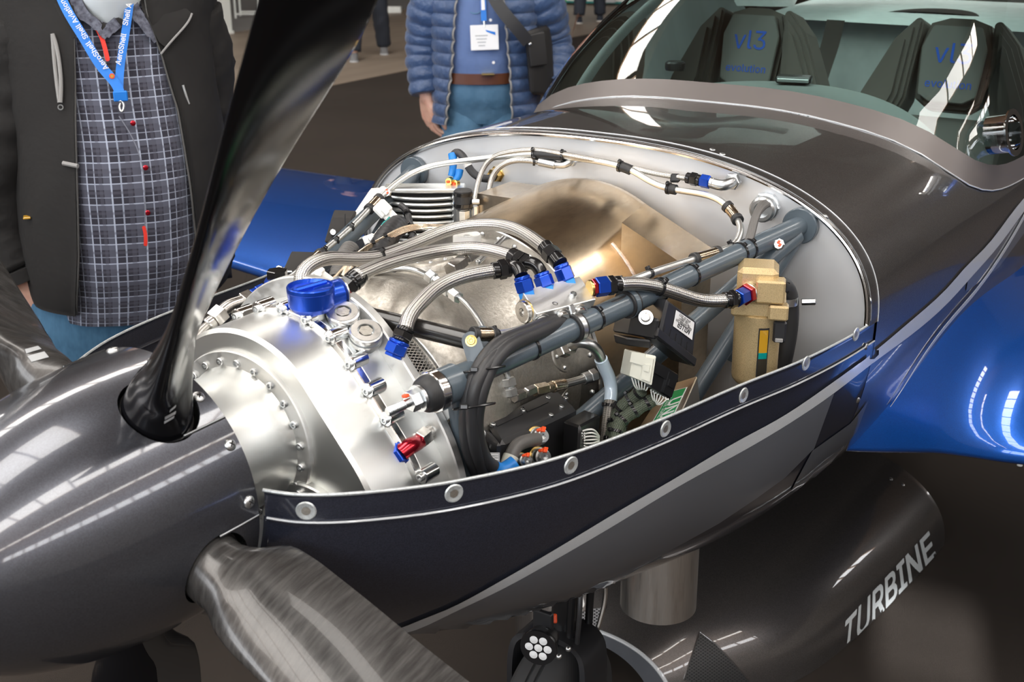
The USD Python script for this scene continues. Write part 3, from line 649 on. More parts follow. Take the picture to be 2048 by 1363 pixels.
for k, ph in enumerate(PHI):
    m, Rw = blade(ph)
    bpth = part(prop, 'blade', m, M['carbon'] if k in (0, 2, 3) else M['carbon_rub'], 60, ['glossy black blade standing up beside the gearbox', 'scuffed blade reaching out below the cowling side', None, None, 'glossy blade at the far side of the spinner'][k])
    BLADES.append((bpth, m))
    c = A(XB, 0, ZA)+bdir(ph)*.140; part(bpth, 'root_collar', lathe(c, bdir(ph), [(0, .040), (.006, .042), (.012, .0405)], 40), M['plastic_gloss'])
    # glossy erosion strip: wide at the root, narrow outboard, on the face that looks to the engine
    seg_ = Rw[8:66]; W2 = np.linspace(0, 1, len(seg_))
    if k != 1:
        V = []
        for q, f in zip(seg_, W2):
            a0 = PI-np.interp(f, [0, .3, .6, .9, 1], [1.5, 1.35, .95, .5, .4]); idx_ = np.linspace(a0, PI+.3, 9)*64/(2*PI); lo = np.floor(idx_).astype(int); fr2 = (idx_-lo)[:, None]; V.append(q[lo % 64]*(1-fr2)+q[(lo+1) % 64]*fr2)
        V = np.array(V); cen = seg_.mean(1); V = V+.0007*(V-cen[:, None])/np.linalg.norm(V-cen[:, None], axis=2, keepdims=True); g = grid(V)
        part(bpth, 'erosion_strip', g, M['clear_edge'], True, 'glossy erosion strip along the blade edge')

for k_, quads_ in ((0, [[(338, 818), (350, 808), (349, 813), (337, 823)], [(329, 831), (350, 820), (349, 826), (329, 837)], [(328, 840), (347, 829), (346, 834), (328, 845)]]), (4, [[(49, 699), (75, 693), (82, 699), (52, 707)], [(54, 712), (88, 704), (97, 715), (63, 724)]])):
    for q in quads_: decal(BLADES[k_][0], 'print_label', q, M['label_grey'], 8, .0006, None, [BLADES[k_][1]])
def px_text(parent, name, s, bl, br, tr, tl, m, skins, off=.001, bold=False):
    tx = meshkit.text_mesh(s, 1.0, .01, bold); bb = tx.bounds; fl = tx.submesh([np.nonzero(tx.face_normals[:, 2] > .9)[0]], append=True); pg = union_all([sg.Polygon(fl.vertices[t][:, :2]) for t in fl.faces]).buffer(.004); V, F = fine(pg, .2); Lx = bb[1][0]-bb[0][0]; bl, br, tr, tl = A(*bl), A(*br), A(*tr), A(*tl)
    def to(q): u = ((q[:, 0]-bb[0][0])/Lx)[:, None]; v = q[:, 1][:, None]; return (bl*(1-u)+br*u)*(1-v)+(tl*(1-u)+tr*u)*v
    w = wrap(V, F, to, off, skins)
    if w is not None: part(parent, name, w, m, True)
# ---------------------------------------------------------------- reduction gearbox
gb = thing('reduction_gearbox', 'machined bare aluminium reduction gearbox bolted behind the spinner', 'gearbox', (.148, 0, ZA))
T0 = lambda x: fr((x, 0, 0), (0, 1, 0), (1, 0, 0))          # 2D (y, z) -> world at x
def clip_low(o, z=.90):
    g = sg.Polygon(o).intersection(sg.box(-1, z, 1, 2)); L = np.array(g.exterior.segmentize(.012).coords)[:-1]; return L
circ_out = lambda d=0.0: clip_low(hull2([(0, ZA, .141+d), (0, .95, .226+d)], 160))
Tn = lambda x: T0(x)
part(gb, 'front_housing', bevel_prism(circ_out(), Tn(.149), .083, .005), M['alu'], 30, 'front half of the housing with a bright chamfered rim')
part(gb, 'face_ring', lathe((.142, 0, ZA), (1, 0, 0), [(.0, .113), (.0015, .1145), (.008, .1145)], 96), M['alu_flat'], 30)
part(gb, 'shaft_cover', lathe((0, 0, ZA), (1, 0, 0), [(-.004, .104), (.02, .100), (.06, .094), (.10, .0905), (.125, .090), (.136, .092), (.1425, .0945), (.1435, .096), (.1440, .109), (.1452, .1100), (.150, .1100)], 96), M['alu'], 30, 'domed cover round the propeller shaft')
for k in range(22):
    th = math.radians(2+k*360/22)
    q = A(.1438, -.1007*math.sin(th), ZA+.1007*math.cos(th)); part(gb, 'cover_screw', cap_screw(q, (-1, 0, 0), .0052, .0055), M['zinc'], 30)
def outline_at(th, d):                       # point on the housing outline at angle th from the top towards port, grown by d
    o = circ_out(d); c = A(0, 1.03); a = np.arctan2(-(o[:, 0]), o[:, 1]-c[1]); k = np.argsort(a); y = np.interp(th, a[k], o[k, 0]); z = np.interp(th, a[k], o[k, 1]); return A(y, z)
part(gb, 'parting_flange', bevel_prism(circ_out(.006), Tn(.2315), .012, .0012), M['alu_bright'], 30)
part(gb, 'rear_housing', bevel_prism(circ_out(.005), Tn(.243), .052, .002), M['alu'], 30)
bl_ = [(.08, 1.207), (.041, 1.224), (-.001, 1.230), (-.042, 1.224), (-.08, 1.207), (-.111, 1.178), (-.138, 1.147), (-.165, 1.114), (-.218, 1.048)]
bl_ += [(.111, 1.178), (.138, 1.147), (.165, 1.114), (.192, 1.082)]
for y, z in bl_:
    b = part(gb, 'boss', lathe((.2295, y, z), (1, 0, 0), [(0, .0085), (.001, .0100), (.027, .0100), (.028, .0092)], 20), M['alu_bright'], 30)
    part(b, 'boss_screw', cap_screw((.2297, y, z), (-1, 0, 0), .0052, .0045), M['zinc'], 30)
part(gb, 'rear_cover', bevel_prism(clip_low(hull2([(-.0, 1.09, .168), (0, .97, .243)], 160)), Tn(.288), .016, .002), M['alu_flat'], 30)
for k, (px, py) in enumerate([(686, 622), (732, 660)]):
    q = P(px, py, x=.268); d = unit(A(-.04, q[1]*.8, .16+q[2]*0)); d = unit(A(-.05, -.045-.02*k, .16))
    p_ = part(gb, 'plug', lathe(q-d*.028, d, [(0, .016), (.010, .016), (.0105, .0215), (.0135, .0220), (.0165, .0215), (.0168, .019), (.020, .019), (.0205, .0215), (.024, .0220), (.027, .0215), (.0282, .0195), (.0282, .0105), (.022, .010)], 40), M['zinc'], 30, 'large screw plug with a hexagon socket')
    part(p_, 'plug_face', lathe(q+d*.0, d, [(0, .0112), (.0006, .0190), (.0007, .0112)], 40, cap=False), M['brushed'])
    part(p_, 'socket', lathe(q-d*.004, d, [(0, .0085), (.0038, .0092)], 6), M['cast'])
# pinion cover low on the face
pc = A(.149, -.105, .968)
pcp = part(gb, 'pinion_cover', lathe(pc, (-1, 0, 0), [(0, .078), (.009, .078), (.011, .076), (.0115, .055), (.006, .050), (.006, .03), (.014, .028)], 64), M['alu'], 30, 'round pinion cover')
for th in np.radians([-38, 6, 50, 94, 138, 182, 226, 270]):
    q = pc+A(-.0115, .066*math.sin(th), .066*math.cos(th)); part(pcp, 'cover_screw', cap_screw(q, (-1, 0, 0), .005, .005), M['zinc'])
# oil filler with its blue cap
q0 = P(622, 590, x=.25)
cap = thing('oil_filler', 'blue anodised oil filler cap with side outlet on top of the gearbox', 'filler cap', q0)
part(cap, 'body', lathe(q0-A(0, 0, .020), (0, 0, 1), [(0, .024), (.004, .0275), (.007, .0295), (.020, .030), (.026, .0305)], 48), M['blue_ano'], 30)
part(cap, 'lid', lathe(q0+A(0, 0, .006), (0, 0, 1), [(0, .0302), (.001, .0308), (.006, .0308), (.0075, .0298), (.0075, .0280), (.003, .0265), (.003, .0001)], 48), M['blue_ano'], 30)
wing_dir = unit(A(.8, -.15, 0)); part(cap, 'grip_rib', rbox((.052, .008, .008), fr(q0+A(0, 0, .0110), wing_dir, (0, 0, 1)), .002), M['blue_ano'])
od = unit(A(.95, -.28, .05))
part(cap, 'outlet', cyl(q0-A(0, 0, .008), q0-A(0, 0, .008)+od*.044, .0185, 32, .002), M['blue_ano'])
part(cap, 'washer', cyl(q0-A(0, 0, .008)+od*.044, q0-A(0, 0, .008)+od*.0465, .0215, 32), M['zinc'])
CAP_OUT, CAP_DIR = q0-A(0, 0, .008)+od*.0465, od
part(cap, 'neck', cyl(q0-A(0, 0, .048), q0-A(0, 0, .019), .018, 32), M['alu'])

# ---------------------------------------------------------------- turbine core and heat exchanger
ZE = 1.015
eng = thing('turbine_engine', 'turbine engine core with cast intake bell and bronze-tinted exhaust shell', 'engine', (.62, 0, ZE))
part(eng, 'intake_bell', lathe((0, 0, ZE), (1, 0, 0), [(.385, .145), (.372, .158), (.370, .172), (.378, .188), (.395, .200), (.420, .207), (.450, .206), (.480, .200), (.505, .192), (.515, .188)], 96, cap=False), M['cast'], 30, 'rounded cast intake bell')
part(eng, 'bell_inner', lathe((0, 0, ZE), (1, 0, 0), [(.42, .100), (.40, .130), (.385, .145)], 96, cap=False), M['cast'], 30)
part(eng, 'compressor_casing', lathe((0, 0, ZE), (1, 0, 0), [(.500, .188), (.52, .180), (.56, .178), (.60, .181), (.63, .188), (.66, .193), (.685, .194), (.690, .194)], 96, cap=False), M['cast'], 30, 'rough cast compressor casing')
part(eng, 'flange', lathe((0, 0, ZE), (1, 0, 0), [(.684, .190), (.684, .224), (.686, .2255), (.694, .2255), (.695, .19)], 96, cap=False), M['steel'], 30)
for k in range(44):
    th = 2*PI*k/44+.05; q = A(.684, -.213*math.sin(th), ZE+.213*math.cos(th)); part(eng, 'flange_screw', dome_screw(q, (-1, 0, 0), .0042, .0032), M['zinc'], 40)
# bosses around the casing
for th, x, r in [(math.radians(-8), .60, .030), (math.radians(72), .655, .030), (math.radians(98), .655, .030)]:
    c = A(x, -.180*math.sin(th), ZE+.180*math.cos(th)); d = A(0, -math.sin(th), math.cos(th))
    b = part(eng, 'port_boss', lathe(c-d*.01, d, [(0, r*1.25), (.014, r*1.15), (.018, r*1.05), (.019, r*.98), (.019, r*.6), (.012, r*.55)], 40), M['cast'], 30)
    for j in range(6):
        a_, b_ = perp(d); t = 2*PI*j/6; q = c+d*.009+(a_*math.cos(t)+b_*math.sin(t))*r*.82; part(b, 'boss_screw', dome_screw(q, d, .0035, .003), M['zinc'])
nk = A(.60, .0, ZE+.186)
part(eng, 'white_ring', lathe(P(934, 470, z=1.235)-A(0, 0, .02), (0, 0, 1), [(0, .022), (.018, .022), (.022, .0205), (.022, .016), (.014, .015)], 32), M['white_plastic'], 30, 'white ring collar on the casing top')
part(eng, 'ring_bore', lathe(P(934, 470, z=1.235)-A(0, 0, .006), (0, 0, 1), [(0, .0155), (.002, .014), (.002, .006), (.006, .005)], 24), M['alu'])
# exhaust shell: half-round top, straight sides
def shell_ring(x, r, zc=None, n=40, zb=.66):
    zc = 1.018+.016*(x-.7)/.33; yc = -.018*(x-.7)/.33
    a = np.linspace(0, PI, n); top = np.stack([np.full(n, x), yc-r*np.cos(a), zc+r*np.sin(a)], 1)
    s = np.linspace(zc-.01, zb, 10); L = np.stack([np.full(10, x), np.full(10, yc-r), s], 1); R = np.stack([np.full(10, x), np.full(10, yc+r), s], 1)
    return np.vstack([L[::-1], top, R])
shell = np.array([shell_ring(x, r) for x, r in [(.694, .190), (.694, .205), (.697, .211), (.705, .213), (.80, .216), (.90, .219), (1.00, .222), (1.018, .220), (1.032, .212), (1.040, .20), (1.042, .18), (1.043, .10)]])
shm = grid(shell); 
if shm.face_normals[:, 2].mean() < 0: shm.invert()
part(eng, 'exhaust_shell', shm, M['inconel'], 30, 'bronze-tinted sheet metal shell over the heat exchanger')
for sgn in (1, -1):                                              # rectangular ducts welded on both sides of the shell
    B = [A(.86, -.165, 1.229), A(.972, -.15, 1.236), A(.972, -.277, 1.176), A(.86, -.277, 1.176)]
    if sgn == -1: B = [A(.91, .045, 1.228), A(1.02, .045, 1.228), A(1.02, .150, 1.228), A(.91, .150, 1.228)]
    B2 = [A(b[0], b[1], .70) for b in B]
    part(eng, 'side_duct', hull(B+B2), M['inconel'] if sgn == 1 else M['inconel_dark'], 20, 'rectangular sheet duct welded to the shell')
    if sgn == 1:
        th_ = np.radians(np.linspace(40, 92, 30)); w = np.stack([np.full(30, .858), -.0087-.2178*np.sin(th_), 1.0258+.2178*np.cos(th_)], 1); part(eng, 'weld_seam', sweep(w, .0035*(1+.15*np.sin(np.arange(30)*2.4)), 8), M['weld'])
# gauze screen and grey shroud between gearbox and intake
part(eng, 'intake_screen', lathe((0, 0, ZE), (1, 0, 0), [(.306, .172), (.33, .174), (.376, .172)], 72, cap=False), M['void'], 30)
scr = []
for k in range(90):
    th = math.radians(-20+k*1.65)
    for s_ in (1, -1):
        L = [A(x, -(.180)*math.sin(th+s_*(x-.315)*2.6), ZE+(.180)*math.cos(th+s_*(x-.315)*2.6)) for x in np.linspace(.305, .375, 6)]; scr.append(sweep(np.array(L), .0009, 5))
part(eng, 'wire_screen', join(scr), M['steel'], True, 'crimped wire mesh of the intake', kind='stuff')
part(eng, 'front_shroud', lathe((0, 0, ZE), (1, 0, 0), [(.30, .12), (.30, .183), (.306, .185), (.308, .12)], 72, cap=False), M['steel'], 30)
part(eng, 'screen_ring', lathe((0, 0, ZE), (1, 0, 0), [(.375, .170), (.375, .186), (.380, .187), (.384, .170)], 72, cap=False), M['zinc'], 30)
for th in np.radians([10, 24, 60, 72, 84, 96]):
    q = A(.374, -.179*math.sin(th), ZE+.179*math.cos(th)); part(eng, 'ring_screw', cap_screw(q, (-1, 0, 0), .0045, .004), M['zinc'])
q = P(745, 622, x=.40); part(eng, 'bell_screw', cap_screw(q, (-.6, -.3, .7), .007, .006), M['zinc'])

# ---------------------------------------------------------------- tools for pipes, hoses and boxes
def way(L, n=48):
    """Waypoints (px, py, horizontal distance) -> smooth path."""
    return spline([PD(*q) for q in L], n)
def chain(parent, p, q, items, n=20):
    """Fittings one after another from p to q: (share of length, radius, 'hex' or 'round', material, part name)."""
    p, q = np.asarray(p, float), np.asarray(q, float); L = np.linalg.norm(q-p); d = unit(q-p); tot = sum(i[0] for i in items); t = 0
    for s, r, kind, m, nm in items:
        l = L*s/tot; a = p+d*t; c = min(.0012, l*.2)
        part(parent, nm, lathe(a, d, [(0, r-c), (c, r), (l-c, r), (l, r-c)], 6 if kind == 'hex' else n, ref=A(0, .2, 1)), M[m], 25); t += l
def tie(parent, p, d, r, m='plastic_gloss'):
    """A cable tie: strap and lock."""
    d = unit(d); a, b = perp(d); k = part(parent, 'cable_tie', lathe(p-d*.0022, d, [(0, r), (0, r+.0014), (.0044, r+.0014), (.0044, r)], 20, cap=False), M[m], 30)
    s = unit(.5*a+.8*b if b[2] > 0 else .5*a-.8*b); part(k, 'tie_lock', rbox((.0055, .007, .005), fr(p+s*(r+.003), d, s), .0008), M[m])
def tie_on(parent, path, f, r, m='plastic_gloss'):
    k = int(f*(len(path)-1)); k = min(max(k, 1), len(path)-2); tie(parent, path[k], path[k+1]-path[k-1], r, m)
def hose(name, label, cat, L, r, m='braid', group=None, n=70, pname='braided_hose', loc=None):
    pth = way(L, n); t = thing(name, label, cat, pth[0] if loc is None else loc, group); mesh, U = sweep(pth, r, 16, uv=True); part(t, pname, mesh, M[m], True, uv=U); return t, pth
def octa(b): return [A(b, 0, 0), A(-b, 0, 0), A(0, b, 0), A(0, -b, 0), A(0, 0, b), A(0, 0, -b)]
def qbox(c4, vec, b=.002):
    """A block from four corners of one face and the vector to the opposite face."""
    c = np.array(list(c4)+[q+vec for q in c4]); m = c.mean(0); L = []
    for q in c:
        q2 = q-unit(q-m)*b*1.4; L += [q2+o for o in octa(b)]
    return hull(L)
def face_frame(c4, u, v, off=0.0):
    """A frame on the quad face c4 (corners in order): at share u along its first edge and v along the other."""
    a, b, c, d = c4; o = a+(b-a)*u+(d-a)*v+(a-b-d+c)*u*v; n = unit(np.cross(b-a, d-a))
    if np.dot(n, CAM_C-o) < 0: n = -n
    return fr(o+n*off, b-a, n), n
def planar(px4, d3):
    """Four corners on one plane: three by distance, the fourth where its sight line meets that plane."""
    a, b, c = [PD(*p, d) for p, d in zip((px4[0], px4[1], px4[3]), d3)]; n = np.cross(b-a, c-a); r = ray(*px4[2]); return [a, b, CAM_C+r*((a-CAM_C)@n)/(r@n), c]
def patch(c4, u0, u1, v0, v1, off, t=.0006):
    """A thin plate (label, plinth) on a share of the face c4."""
    T, n = face_frame(c4, 0, 0); a, b, c, d = c4; g = lambda u, v: a+(b-a)*u+(d-a)*v+(a-b-d+c)*u*v
    q = [g(u0, v0), g(u1, v0), g(u1, v1), g(u0, v1)]; return hull([x+n*off for x in q]+[x+n*(off+t) for x in q]), [x+n*(off+t) for x in q]
BL = [(.30, .0088, 'round', 'black_ano', 'ferrule'), (.30, .0112, 'hex', 'black_ano', 'socket_nut'), (.14, .0092, 'round', 'black_ano', 'neck')]

# ---------------------------------------------------------------- engine mount
mount = thing('engine_mount', 'slate grey welded tube engine mount with round pads on the firewall', 'engine mount', (1.05, 0, 1.2))
PF, PB = A(.285, -.2215, 1.154), A(1.056, -.397, 1.2135); SF, SB = PD(548, 615, 1.93), A(1.056, .395, 1.2115)
R1 = .0165
part(mount, 'upper_tube', cyl(PF, PB, R1, 28), M['tube'], 30, 'long upper tube on the near side'); part(mount, 'upper_tube', cyl(SF, SB, R1, 28), M['tube'], 30)
for b in (PB, SB): part(mount, 'firewall_pad', cyl(b+A(-.010, 0, 0), b+A(.003, 0, 0), .030, 36, .0015), M['tube'], 30)
lowP, lowS = A(.36, -.215, .90), A(.36, .215, .90)
def tb(a, b, r, nm='brace_tube'): part(mount, nm, cyl(a, b, r, 24), M['tube'], 30)
e1 = PD(1385, 640, 1.90); d1 = e1-PB; tb(PB+A(-.02, 0, -.012), PB+d1*2.75, .0150)
e2 = PD(1430, 722, 1.98); tb(PB+A(-.012, .003, -.014), PB+(e2-PB)*1.55, .0150)
tb(PB+A(-.006, .010, -.012), PD(1546, 556, 2.10)+(PD(1546, 556, 2.10)-PB)*1.6, .013)
tb(SB+A(-.015, 0, -.015), lowS, .015); tb(SB+A(-.012, -.004, -.012), A(.80, .36, .86), .013)
tb(PF+A(.02, 0, 0), lowP, .0155, 'front_post'); tb(SF+A(.02, 0, 0), lowS, .0155, 'front_post'); tb(lowP, A(1.05, -.36, .80), .015, 'lower_tube'); tb(lowS, A(1.05, .36, .80), .015, 'lower_tube')
part(mount, 'post_sleeve', lathe(PD(905, 868, 1.56), unit(PF-lowP), [(0, .021), (.004, .0225), (.012, .0225), (.013, .020), (.020, .0205)], 28), M['rubber'])
part(mount, 'post_band', lathe(PD(905, 858, 1.56), unit(PF-lowP), [(0, .0205), (.0045, .0205)], 28), M['zinc'])
# front bush of the near side
td = unit(PB-PF); bc = PF-td*.004
bush = part(mount, 'bush_housing', lathe(bc-td*.012, td, [(0, .020), (.002, .0245), (.030, .0245), (.032, .020), (.060, .0185)], 36), M['tube'], 30)
part(bush, 'bush_band', lathe(bc-td*.024, td, [(0, .0262), (.001, .0272), (.012, .0272), (.013, .0262)], 36), M['alu_bright'])
part(bush, 'rubber_bush', lathe(bc-td*.042, td, [(0, .012), (.002, .0185), (.007, .0222), (.014, .0240), (.020, .0245), (.034, .0245)], 36), M['rubber'], 40)
part(bush, 'washer', lathe(bc-td*.0455, td, [(0, .0175), (.004, .0175)], 28), M['zinc'])
part(bush, 'lock_nut', hexnut(bc-td*.0592, td, .0135, .014), M['zinc'], 20)
part(bush, 'stud', lathe(bc-td*.094, td, [(0, .0045), (.002, .0062)]+[(.002+.0012*k, .0062-.0008*(k % 2)) for k in range(1, 22)]+[(.06, .006)], 16), M['zinc'], 30)
part(bush, 'seal_mark', rbox((.007, .009, .004), fr(bc-td*.062+unit(A(.1, .3, 1))*.0095, td, (0, .3, 1)), .001), M['seal_red'])
lc = P(860, 797, x=.300)
lug = thing('mount_lug', 'light grey rounded lug plate behind the rubber mount bush', 'mount plate', lc)
lo = np.array(sg.MultiPolygon([sg.Polygon(circle(.036, 40, (lc[1], lc[2]))), sg.Polygon(circle(.03, 24, (-.12, 1.10)))]).convex_hull.exterior.coords)[:-1]
part(lug, 'plate', bevel_prism(lo, Tn(.3045), .006, .001), M['alu_flat'], 30)
# bracket with bolt, and the black strut that it holds
bk = PD(945, 690, 1.515); T_ = fr(bk, unit(A(1, -.25, .0)), unit(CAM_C-bk))
br = part(mount, 'strut_bracket', prism(np.array(sg.MultiPolygon([sg.Polygon(circle(.0120, 24, (0, .006))), sg.box(-.0125, -.036, .0125, -.01)]).convex_hull.exterior.coords)[:-1], T_, .003, .0008), M['tube'], 30)
part(mount, 'strut_bracket', moved(prism(np.array(sg.MultiPolygon([sg.Polygon(circle(.0120, 24, (.016, .009))), sg.box(.004, -.036, .028, -.01)]).convex_hull.exterior.coords)[:-1], T_, .003, .0008), trimesh.transformations.translation_matrix(-T_[:3, 2]*.036)), M['tube'], 30)
ctr = T_[:3, 3]+T_[:3, 1]*.006
part(br, 'bracket_bolt', lathe(ctr+T_[:3, 2]*.003, T_[:3, 2], [(0, .0075), (.0012, .0075), (.0013, .0055), (.005, .0053), (.0055, .0045), (.0055, .0026), (.003, .002)], 24), M['brass'], 25)
s0 = PD(720, 628, 1.60); strut = thing('strut', 'black glossy strut tube running from the gearbox plugs to the bracket', 'strut', s0)
part(strut, 'strut_tube', cyl(s0, ctr-T_[:3, 2]*.016, .0125, 24, .002), M['black_tube'], 30)
q = s0+.62*(ctr-s0)
# tube clamps along the near tube
def clamp(px, py, mm, label):
    u = (PD(px, py, 1.7)-PF)@td; best = min(np.linspace(0, 1, 400), key=lambda f: np.linalg.norm(pix(PF+f*(PB-PF))[0]-A(px, py))); c = PF+best*(PB-PF)
    k = part(mount, 'tube_clamp', lathe(c-td*.008, td, [(0, R1), (0, R1+.004), (.016, R1+.004), (.016, R1)], 28, cap=False), M['rubber'], 30, label)
    part(k, 'clamp_band', lathe(c-td*.004, td, [(0, R1+.004), (0, R1+.0052), (.008, R1+.0052), (.008, R1+.004)], 28, cap=False), M[mm], 30)
    part(k, 'clamp_ear', rbox((.010, .012, .014), fr(c+unit(A(.0, .35, 1))*(R1+.009), td, (0, .35, 1)), .0015), M[mm])
clamp(1150, 655, 'zinc', 'rubber-lined tube clamp under the block'); clamp(1258, 607, 'tube', 'dark tube clamp above the black control box')
for px, py in [(1062, 695), (1192, 637), (1322, 578), (1382, 552), (1497, 498), (1478, 505)]:
    f = min(np.linspace(0, 1, 400), key=lambda f: np.linalg.norm(pix(PF+f*(PB-PF))[0]-A(px, py))); tie(mount, PF+f*(PB-PF), td, R1)
for b, (px, py) in ((PB, (1558, 474)), (SB, (772, 372))):
    d_ = 2.01 if b is PB else 2.30; c = PD(px, py, d_); k = part(mount, 'sealed_bolt', lathe(c-A(0, 0, .012), unit(CAM_C-c), [(0, .010), (.006, .010), (.007, .0085), (.016, .0085), (.017, .007)], 8), M['zinc'], 25)
    for e in range(3): part(k, 'seal_mark', rbox((.006, .004, .003), fr(c-A(0, 0, .012)+unit(CAM_C-c)*.0165+A(.002*(e-1), .003*(e-1), .004*(e % 2)), (1, .2, 0), unit(CAM_C-c)), .0008), M['seal_red'])

# ---------------------------------------------------------------- distribution block with its hoses
c4 = [P(1043, 582, z=1.222), P(1160, 553, z=1.222), P(1192, 598, z=1.203), P(1072, 628, z=1.203)]
blk = thing('distribution_block', 'brushed aluminium distribution block clamped on the mount tube, three blue fittings on its back', 'manifold', np.mean(c4, 0))
bn = unit(np.cross(c4[1]-c4[0], c4[3]-c4[0])); bn = bn if bn[2] > 0 else -bn; ex_ = unit(c4[1]-c4[0]); ey_ = unit(c4[3]-c4[0])
part(blk, 'block', qbox(c4, -bn*.024, .0012), M['alu_flat'], 20)
lp = np.mean([c4[0], c4[3]], 0)-bn*.012
part(blk, 'end_plug', lathe(lp+ey_*.003, -ex_, [(0, .0145), (.002, .0150), (.0022, .0165), (.004, .0165), (.0042, .0155), (.009, .0150), (.010, .0135), (.010, .006), (.006, .005)], 32), M['steel'], 30, 'large hexagon-socket end plug'); part(blk, 'plug_seal', lathe(lp+ey_*.003-ex_*.0022, -ex_, [(0, .0172), (.0015, .0172)], 32), M['brass'])
for u in (.12, .45, .74):
    c = c4[3]+(c4[2]-c4[3])*u-bn*.014; k = part(blk, 'side_plug', lathe(c, ey_, [(0, .0125), (.003, .0125), (.0032, .0105), (.0085, .0102), (.0095, .009), (.0095, .0045), (.006, .004)], 32), M['steel'], 30)
    part(k, 'plug_seal', lathe(c+ey_*.0025, ey_, [(0, .0130), (.0014, .0130)], 32), M['zinc'])
T_, n_ = face_frame(c4, .68, .70); part(blk, 'block_screw', cap_screw(T_[:3, 3], n_, .0052, .007), M['zinc'])
T_, n_ = face_frame(c4, .36, .80); part(blk, 'block_screw', cap_screw(T_[:3, 3], n_, .0045, .001), M['zinc'])
T_, n_ = face_frame(c4, .90, .12, .0003); part(blk, 'marking', text('4596', .006, fr(T_[:3, 3], -ex_, n_), .0002), M['ink'], False)
BK = []
for u, q in ((.12, PD(1043, 552, 1.662)), (.46, PD(1082, 545, 1.688)), (.84, PD(1121, 528, 1.715))):
    p = c4[0]+(c4[1]-c4[0])*u+ey_*.010-bn*.013; BK.append((p, q)); L_ = np.linalg.norm(q-p)
    chain(blk, p, q, [(.40, .0122, 'hex', 'sky_ano', 'adapter'), (.46, .0134, 'hex', 'blue_ano', 'blue_nut'), (.14, .0112, 'round', 'blue_ano', 'nut_collar')])
hg = 'steel braided hoses over the engine'
# hose A, longest
t, pth = hose('braided_hose', 'longest steel braided hose, arching over the engine top to the rearmost blue fitting', 'hose', [(602, 575, 1.63), (605, 545, 1.64), (640, 520, 1.66), (690, 517, 1.70), (750, 514, 1.75), (790, 502, 1.79), (850, 478, 1.84), (910, 456, 1.87), (965, 449, 1.87), (1015, 453, 1.84), (1055, 470, 1.80), (1092, 497, 1.745)], .0098)
tie_on(t, pth, .34, .0102)
chain(t, PD(1088, 492, 1.75), PD(1121, 528, 1.715), [(.28, .0118, 'round', 'black_ano', 'ferrule'), (.36, .0140, 'hex', 'black_ano', 'socket_nut'), (.36, .0118, 'round', 'black_ano', 'neck')])
# hose B
t, pth = hose('braided_hose', 'steel braided hose from the blue filler cap to the middle blue fitting', 'hose', [(712, 552, 1.605), (760, 531, 1.65), (830, 511, 1.72), (890, 500, 1.76), (945, 496, 1.77), (990, 502, 1.75), (1028, 513, 1.72)], .0098)
chain(t, CAP_OUT, PD(722, 547, 1.618), [(.12, .0165, 'hex', 'red_ano', 'red_adapter'), (.30, .0150, 'hex', 'black_ano', 'socket_nut'), (.10, .0135, 'round', 'black_ano', 'neck'), (.30, .0142, 'round', 'black_ano', 'ferrule'), (.18, .0132, 'round', 'black_ano', 'ferrule_end')])
chain(t, PD(1022, 510, 1.722), PD(1056, 527, 1.698), [(.4, .0118, 'round', 'black_ano', 'ferrule'), (.34, .0138, 'hex', 'black_ano', 'socket_nut'), (.26, .0122, 'hex', 'black_ano', 'neck')])
part(t, 'elbow', sweep(spline([PD(1053, 525, 1.70), PD(1070, 529, 1.694), PD(1082, 545, 1.688)], 14), .0095, 14), M['black_ano'])
# hose C
t, pth = hose('braided_hose', 'short steel braided hose curving down to the blue and black fitting beside the gearbox', 'hose', [(810, 660, 1.530), (818, 635, 1.545), (842, 604, 1.575), (875, 575, 1.615), (925, 553, 1.645), (990, 541, 1.675)], .0102)
chain(t, PD(984, 542, 1.672), PD(1022, 535, 1.682), [(.35, .0120, 'round', 'black_ano', 'ferrule'), (.4, .0142, 'hex', 'black_ano', 'socket_nut'), (.25, .0125, 'hex', 'black_ano', 'neck')])
part(t, 'elbow', sweep(spline([PD(1018, 535, 1.682), PD(1033, 535, 1.675), PD(1043, 552, 1.662)], 14), .0095, 14), M['black_ano'])
chain(t, PD(812, 655, 1.530), PD(800, 682, 1.522), [(.3, .0122, 'round', 'black_ano', 'ferrule'), (.5, .0145, 'hex', 'black_ano', 'socket_nut'), (.2, .012, 'round', 'black_ano', 'neck')])
chain(t, PD(800, 681, 1.522), PD(786, 714, 1.515), [(.2, .0138, 'round', 'blue_ano', 'nut_collar'), (.6, .0150, 'hex', 'blue_ano', 'blue_nut'), (.2, .0125, 'hex', 'blue_ano', 'adapter')])
# hose D to the fuel filter
t, pth = hose('braided_hose', 'steel braided hose from the end of the block to the gold fuel filter', 'hose', [(1238, 568, 1.71), (1270, 567, 1.73), (1315, 574, 1.755), (1360, 588, 1.78), (1405, 600, 1.805), (1455, 600, 1.825)], .0102)
tie_on(t, pth, .38, .0106)
chain(t, PD(1178, 576, 1.690), PD(1240, 568, 1.713), [(.10, .0118, 'round', 'brass', 'seat_washer'), (.12, .0125, 'hex', 'red_ano', 'red_adapter'), (.40, .0142, 'hex', 'blue_ano', 'blue_nut'), (.22, .0142, 'hex', 'black_ano', 'socket_nut'), (.2, .0125, 'round', 'black_ano', 'ferrule')])
chain(t, PD(1448, 600, 1.822), PD(1474, 597, 1.835), [(.4, .0125, 'round', 'black_ano', 'ferrule'), (.4, .0142, 'hex', 'black_ano', 'socket_nut'), (.2, .012, 'round', 'black_ano', 'neck')])

